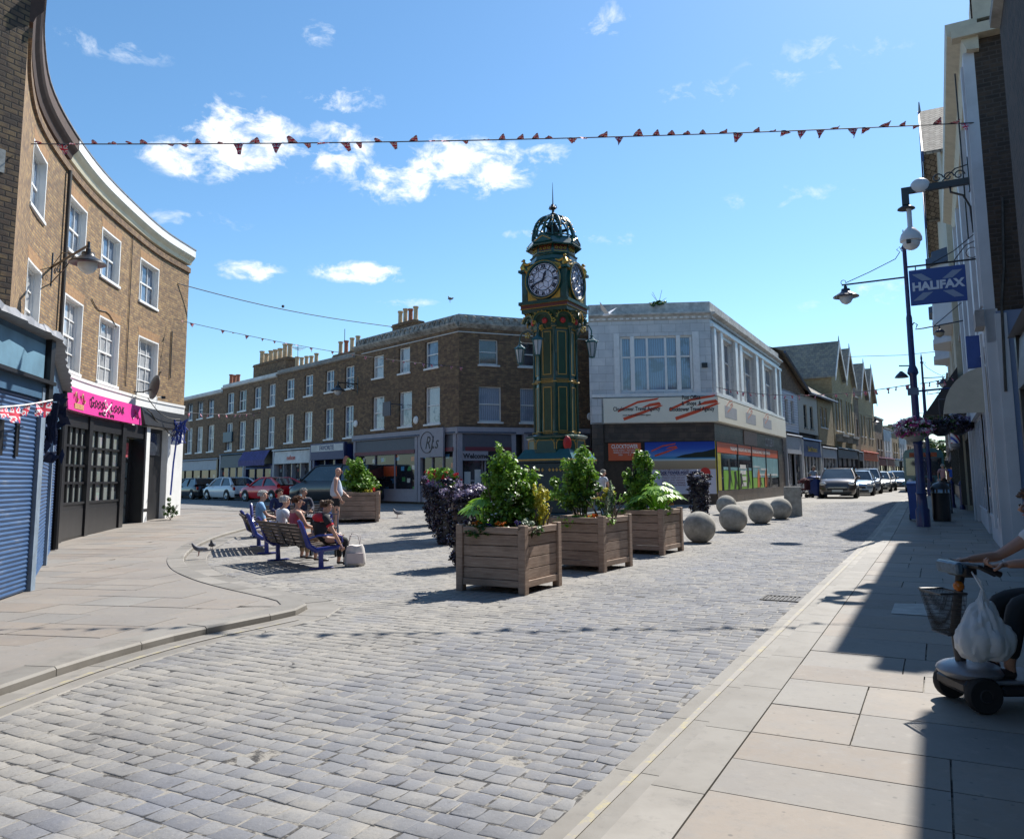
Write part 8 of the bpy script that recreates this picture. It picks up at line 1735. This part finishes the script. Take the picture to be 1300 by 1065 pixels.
# bags
def bag(label,p,s,m,rz=0,nm='shopping_bag',tall=1.,sag=.0,neck=True):
    t=thing(nm,label,'bag',tuple(p),rz);a=MB();rr=random.Random(4);n=28
    pr=[(.02,0),(.75,.0),(1.0,.12),(1.06,.35),(.95,.55),(.75,.75),(.5,.92),(.28,1.06)] if neck else [(.02,0),(.85,0),(.95,.08),(.96,.5),(.9,.85),(.86,.98)]
    rings=[]
    for j,(r,z) in enumerate(pr):
        rings.append([a.vt((s*r*.55*math.cos(u)*(1+.10*math.sin(3*u+j)+.05*math.sin(7*u+j*.6)),s*r*.38*math.sin(u)*(1+.12*math.sin(2*u+1.3*j)),s*tall*z*1.0+s*.03*math.sin(5*u+j))) for u in [2*PI*k/n for k in range(n)]])
    for j in range(len(rings)-1):
        for k in range(n): a.idx([rings[j][k],rings[j][(k+1)%n],rings[j+1][(k+1)%n],rings[j+1][k]])
    a.idx(rings[0]);
    if not neck: a.idx(rings[-1])
    b=a.build('bag_body',m,t,smooth=True,sharp=60);return t
WB=mat('canvas_white',(.60,.56,.53),.8,var=.15,scale=12,bump=.3)
p=G(444,719);bg_=bag('white canvas shopping bag on the ground beside the bench',Vector((p.x,p.y+.1,zg(p.y))),.36,WB,.2,neck=False,tall=1.05)
a=MB();a.tube([(-.1,-.13,.40),(-.08,-.16,.56),(.06,-.16,.56),(.1,-.13,.40)],.012,5);a.tube([(-.1,.1,.40),(-.05,.12,.58),(.1,.1,.54),(.12,.1,.40)],.012,5);a.build('handle',WB,bg_);a=MB();a.box((-.14,-.17,.06),(.16,-.13,.24),bev=.02);a.build('front_pocket',mat('pale_pink_canvas',(.55,.46,.45),.8,var=.1),bg_)
# birds
def pigeon(label,p,rz,s=1.,c=(.09,.095,.12),nm='pigeon',peck=.0):
    t=thing(nm,label,'bird',tuple(p),rz,'pigeons on the paving');t.scale=(s,s,s)
    ms=skin_mesh([((0,-.15,.10),(.018,.01)),((0,-.09,.115),(.04,.03)),((0,0,.12),(.062,.055)),((0,.07,.14-.03*peck),(.052,.05)),((0,.115,.19-.1*peck),(.026,.026)),((0,.135,.225-.14*peck),(.024,.026)),((0,.15,.225-.14*peck),(.018,.018))],[(0,1),(1,2),(2,3),(3,4),(4,5),(5,6)])
    ms.materials.clear();ms.materials.append(mat('pigeon_grey',c,.6,var=.3,scale=20))
    for q in ms.polygons:q.use_smooth=True
    link('body',ms,t);a=MB();[a.tube([(x,.01,.08),(x,.015,0),(x,.045,.002)],[.006,.004,.003],4) for x in (-.02,.02)];a.build('legs',mat('pink_legs',(.4,.1,.08),.6,var=0),t)
    a=MB();a.tube([(0,.165,.222-.14*peck),(0,.19,.214-.14*peck)],[.006,.001],5);a.build('beak',TRIM,t)
    for x in (-1,1): a=MB();a.sphere((0,0,0),.1,10,sc=(.16,1.05,.36));a.v=[(v[0]+x*.055,v[1]-.03,v[2]+.125) for v in a.v];a.build('wing',mat('wing_grey',(.16,.17,.20),.6,var=.5,scale=25),t,smooth=True)
    a=MB();a.prism([(-.02,-.12,.10),(.02,-.12,.10),(.03,-.24,.085),(-.03,-.24,.085)],(0,0,.008));a.build('tail',mat('wing_grey',(.16,.17,.20)),t);return t
p=G(249,710);pigeon('grey pigeon at the kerb edge, nearer of the two',p+Vector((0,0,.07)),2.2,1.1);p=G(265,699);pigeon('dark pigeon on the setts by the kerb, behind the nearer one',p,-2.9,1.05,(.03,.03,.04));p=G(502,657);pigeon('single dark pigeon far out on the open paving',p,1.2,1.3,(.04,.04,.05))
p=onrow(4.3,2.8);pigeon('pigeon silhouetted on the corner building chimney',Vector((p.x,p.y,10.9)),.5,1.6,(.03,.03,.04))
p=P(773,400,30);sg_=thing('seagull','white seagull flying in front of the pale tiled building','bird',tuple(p),.8)
ms=skin_mesh([((0,-.22,0),(.02,.01)),((0,-.1,0),(.05,.045)),((0,.06,0),(.07,.07)),((0,.18,.02),(.045,.045)),((0,.24,.03),(.035,.035))],[(0,1),(1,2),(2,3),(3,4)]);ms.materials.clear();ms.materials.append(mat('gull_white',(.75,.75,.76),.6,var=.05));link('body',ms,sg_)
a=MB()
for s,zz in ((-1,.42),(1,.36)):
    a.prism([(0,.1,.02),(s*.25,.12,zz*.5),(s*.55,-.05,zz),(s*.25,-.08,zz*.5),(0,-.08,.02)],(0,0,.012))
a.build('wings',mat('gull_white',(.75,.75,.76)),sg_)
# small weeds
for px,py,lb,s in ((213,660,'green weed growing at the foot of the white pillar',.5),(62,690,'small weed at the base of the dark recess',.18)):
    p=G(px,py,.07);t=thing('weed',lb,'plant',(p.x,p.y,p.z));a=MB();blob(a,(0,0,s*.7),(s*.6,s*.5,s*.8),int(900*s),.05*s+.015,fill=.2);a.build('leaves',GL2 if s>.3 else GL,t);a=MB();[a.tube([(0,0,0),(s*.5*math.cos(i),s*.4*math.sin(i),s)],.006,4) for i in range(7)];a.build('stems',BARK,t)
p=FW.pt(X(3.3),.1,9.2)+Vector((5.5*0,0,0));p=P(838,386,34.2);t=thing('roof_weed','buddleia weed growing from the parapet of the pale tiled building','plant',(p.x,p.y,9.2));a=MB();blob(a,(0,0,.0),(.45,.25,.2),420,.05,fill=.2);a.build('leaves',GL2,t);a=MB();[a.tube([(0,0,0),(.35*math.cos(i*1.3),0,.25+.09*i)],.008,4) for i in range(5)];a.build('stems',BARK,t)
# ================================================================ MOBILITY SCOOTER AND RIDER (right edge)
w0=G(1243,906,.034);SZ=.034
ms_=thing('mobility_scooter','small mobility scooter with wire basket entering at the right edge','mobility scooter',(w0.x,w0.y+.19,SZ),math.radians(90))   # local +y points to image left
DKP=mat('scooter_plastic',(.02,.02,.024),.45,var=.1);SLV=mat('scooter_silver',(.20,.21,.24),.35,.2,var=.08)
# local: x -> depth away? rotation 90deg: local +y = world -x
a=MB()
a.box((-.2,-1.05,.10),(.2,-.12,.17),bev=.02);a.box((-.17,-1.3,.12),(.17,-.8,.35),bev=.05);a.build('deck',DKP,ms_)
a=MB();a.sphere((0,-.03,.23),.2,20,sc=(1.1,1.0,.32));a.box((-.2,-.5,.175),(.2,.0,.20),bev=.01);a.build('front_cover',SLV,ms_,smooth=True,sharp=40)
a=MB();a.box((-.19,-.06,.10),(.19,.11,.20),bev=.03);a.build('bumper',DKP,ms_)
for x,y,r in ((-.19,.0,.115),(.19,.0,.115),(-.22,-1.05,.125),(.22,-1.05,.125)):
    a=MB();a.M=Matrix.Translation((x,y,r))@Matrix.Rotation(PI/2,4,'Y');a.lathe([(r*.5,-.035),(r*.9,-.04),(r,-.02),(r,.02),(r*.9,.04),(r*.5,.035)],22);w=a.build('wheel',TYRE,ms_,smooth=True);a=MB();a.M=Matrix.Translation((x,y,r))@Matrix.Rotation(PI/2,4,'Y');a.lathe([(r*.52,-.03),(r*.3,-.038),(r*.3,.038),(r*.52,.03)],14);a.build('hub',mat('dark_hub',(.05,.05,.055),.4,.4,var=0),w,smooth=True)
a=MB();a.tube([(0,.02,.24),(0,.05,.5),(0,.0,.78),(0,-.02,.88)],[.035,.03,.028,.03],10);a.box((-.12,-.07,.84),(.12,.03,.92),bev=.02);a.tube([(-.2,-.13,.87),(-.2,-.03,.92),(0,.0,.92),(.2,-.03,.92),(.2,-.13,.87)],.016,8);a.build('tiller',DKP,ms_,smooth=True,sharp=50)
for s in (-1,1): a=MB();a.tube([(s*.2,-.05,.92),(s*.21,-.16,.87)],.02,10);a.build('handle_grip',BLACK,ms_,smooth=True)
a=MB();a.box((-.13,.03,.86),(.13,.08,.94),bev=.012);a.build('control_panel',mat('panel_blue_grey',(.08,.14,.2),.3,var=.4,scale=30),ms_)
a=MB();a.M=Matrix.Translation((-.05,.03,.78));a.sphere((0,0,0),.035,12);a.build('indicator',mat('amber_lens',(.45,.12,.01),.2,var=0),ms_,smooth=True)
# wire basket
a=MB();top=[(-.14,.03),(.14,.03),(.14,.20),(-.14,.20)];bot=[(-.10,.05),(.10,.05),(.10,.15),(-.10,.15)];zt_,zb_=.74,.47
def ringp(u,zf):
    k=int(u*4)%4;f=u*4-int(u*4);A=V3((*[lerp((*bot[k],0),(*top[k],0),zf)[i] for i in (0,1)],0));Bq=lerp((*bot[(k+1)%4],0),(*top[(k+1)%4],0),zf);return A.lerp(V3((Bq.x,Bq.y,0)),f)+V3((0,0,zb_+(zt_-zb_)*zf))
for zf,r in ((0,.005),(1,.008)): a.tube([ringp(i/32,zf) for i in range(33)],r,5,caps=False)
for i in range(9): a.tube([ringp(k/32,(i+.5)/9.) for k in range(33)],.0018,3,caps=False)
for i in range(64): a.tube([ringp(i/64,0),ringp(i/64,1)],.0018,3,caps=False)
for i in range(8): x=-.09+i*.026;a.tube([(x,.05,zb_),(x,.15,zb_)],.002,3)
a.build('wire_basket',TRIM,ms_)
a=MB();a.box((-.23,-.95,.50),(.23,-.52,.60),bev=.03);a.box((-.22,-1.02,.6),(.22,-.92,1.0),bev=.03);a.tube([(0,-.75,.3),(0,-.75,.52)],.04,8);a.build('seat',DKP,ms_)
# carrier bag hanging from the tiller
CB=leafmat('thin_white_plastic',(.68,.70,.74),(.74,.76,.8),.3)
bt=thing('carrier_bag','full white plastic carrier bag hanging from the scooter handlebar','bag',(w0.x+.02,w0.y-.02,SZ+.345),0.1);bt.scale=(.8,.8,.84)
a=MB();n=96;pr=[(.02,.0),(.40,.0),(.8,.03),(.98,.10),(1.05,.2),(1.0,.28),(.88,.36),(.74,.44),(.56,.52),(.40,.59),(.26,.65),(.15,.71),(.09,.76),(.06,.79)];pr=[((1-t)*a0[0]+t*b0[0],(1-t)*a0[1]+t*b0[1]) for a0,b0 in zip(pr,pr[1:]) for t in (0,.33,.66)]+[pr[-1]];rings=[]
for j,(r,z) in enumerate(pr):
    rings.append([a.vt((.23*r*math.cos(u)*(1+.08*math.sin(3*u+j*.25)+(.10-.08*r)*abs(math.sin(7*u+.9*math.sin(j/3))))+.03*(z-.3),.15*r*math.sin(u)*(1+.10*math.sin(2*u+j*.3)+(.16-.12*r)*abs(math.sin(8*u+.15*j))),z*.66+.018*math.sin(4*u+j*.3)*(r>.3))) for u in [2*PI*k/n for k in range(n)]])
for j in range(len(rings)-1):
    for k in range(n): a.idx([rings[j][k],rings[j][(k+1)%n],rings[j+1][(k+1)%n],rings[j+1][k]])
a.idx(rings[0])
from mathutils import noise as mn
nv_=[]
for v in a.v:
    p=V3(v);r=V3((p.x,p.y,0));rl=max(r.length,.001);f=mn.turbulence(V3((p.x*9,p.y*9,p.z*4)),3,True)-.55;g_=mn.turbulence(V3((p.x*22,p.y*22,p.z*14)),2,True)-.5
    p+=r/rl*(f*.03+g_*.009)*min(1,rl/.05)+V3((0,0,f*.02));nv_.append(tuple(p))
a.v=nv_
a.build('bag_body',CB,bt,smooth=True,sharp=28)
a=MB();a.tube([(.02,-.01,.50),(.0,.03,.58),(.02,.12,.64)],.008,5);a.tube([(.03,.01,.50),(.05,.06,.57),(.04,.14,.63)],.008,5);a.build('handle',CB,bt)
# rider: local frame same as scooter, seated at y=-.75
def S2(v): return V3(v)
J=dict(pel=(0,-.74,.68),sp=(0,-.76,.84),ch=(0,-.73,1.02),nk=(0,-.64,1.19),hd=(0,-.57,1.28),ht=(0,-.55,1.39),sl=(-.19,-.70,1.12),sr=(.19,-.70,1.12),el=(-.27,-.44,.96),er=(.27,-.44,.94),wl=(-.215,-.185,.935),wr=(.215,-.185,.925),hl=(-.1,-.72,.66),hr=(.1,-.72,.66),kl=(-.13,-.30,.68),kr=(.13,-.32,.66),al=(-.12,-.22,.27),ar=(.12,-.26,.27),tl=(-.12,-.08,.22),tr=(.12,-.12,.22))
J={k:V3(v) for k,v in J.items()}
person('person in white top and black trousers riding the mobility scooter',(w0.x,w0.y+.19,SZ),0,J,C('white_top',(.6,.6,.62)),C('black',(.018,.018,.02)),HBR,SKIN2,sleeve=.45,look=.1,hairstyle='short',curl=.95).rotation_euler=(0,0,math.radians(90))
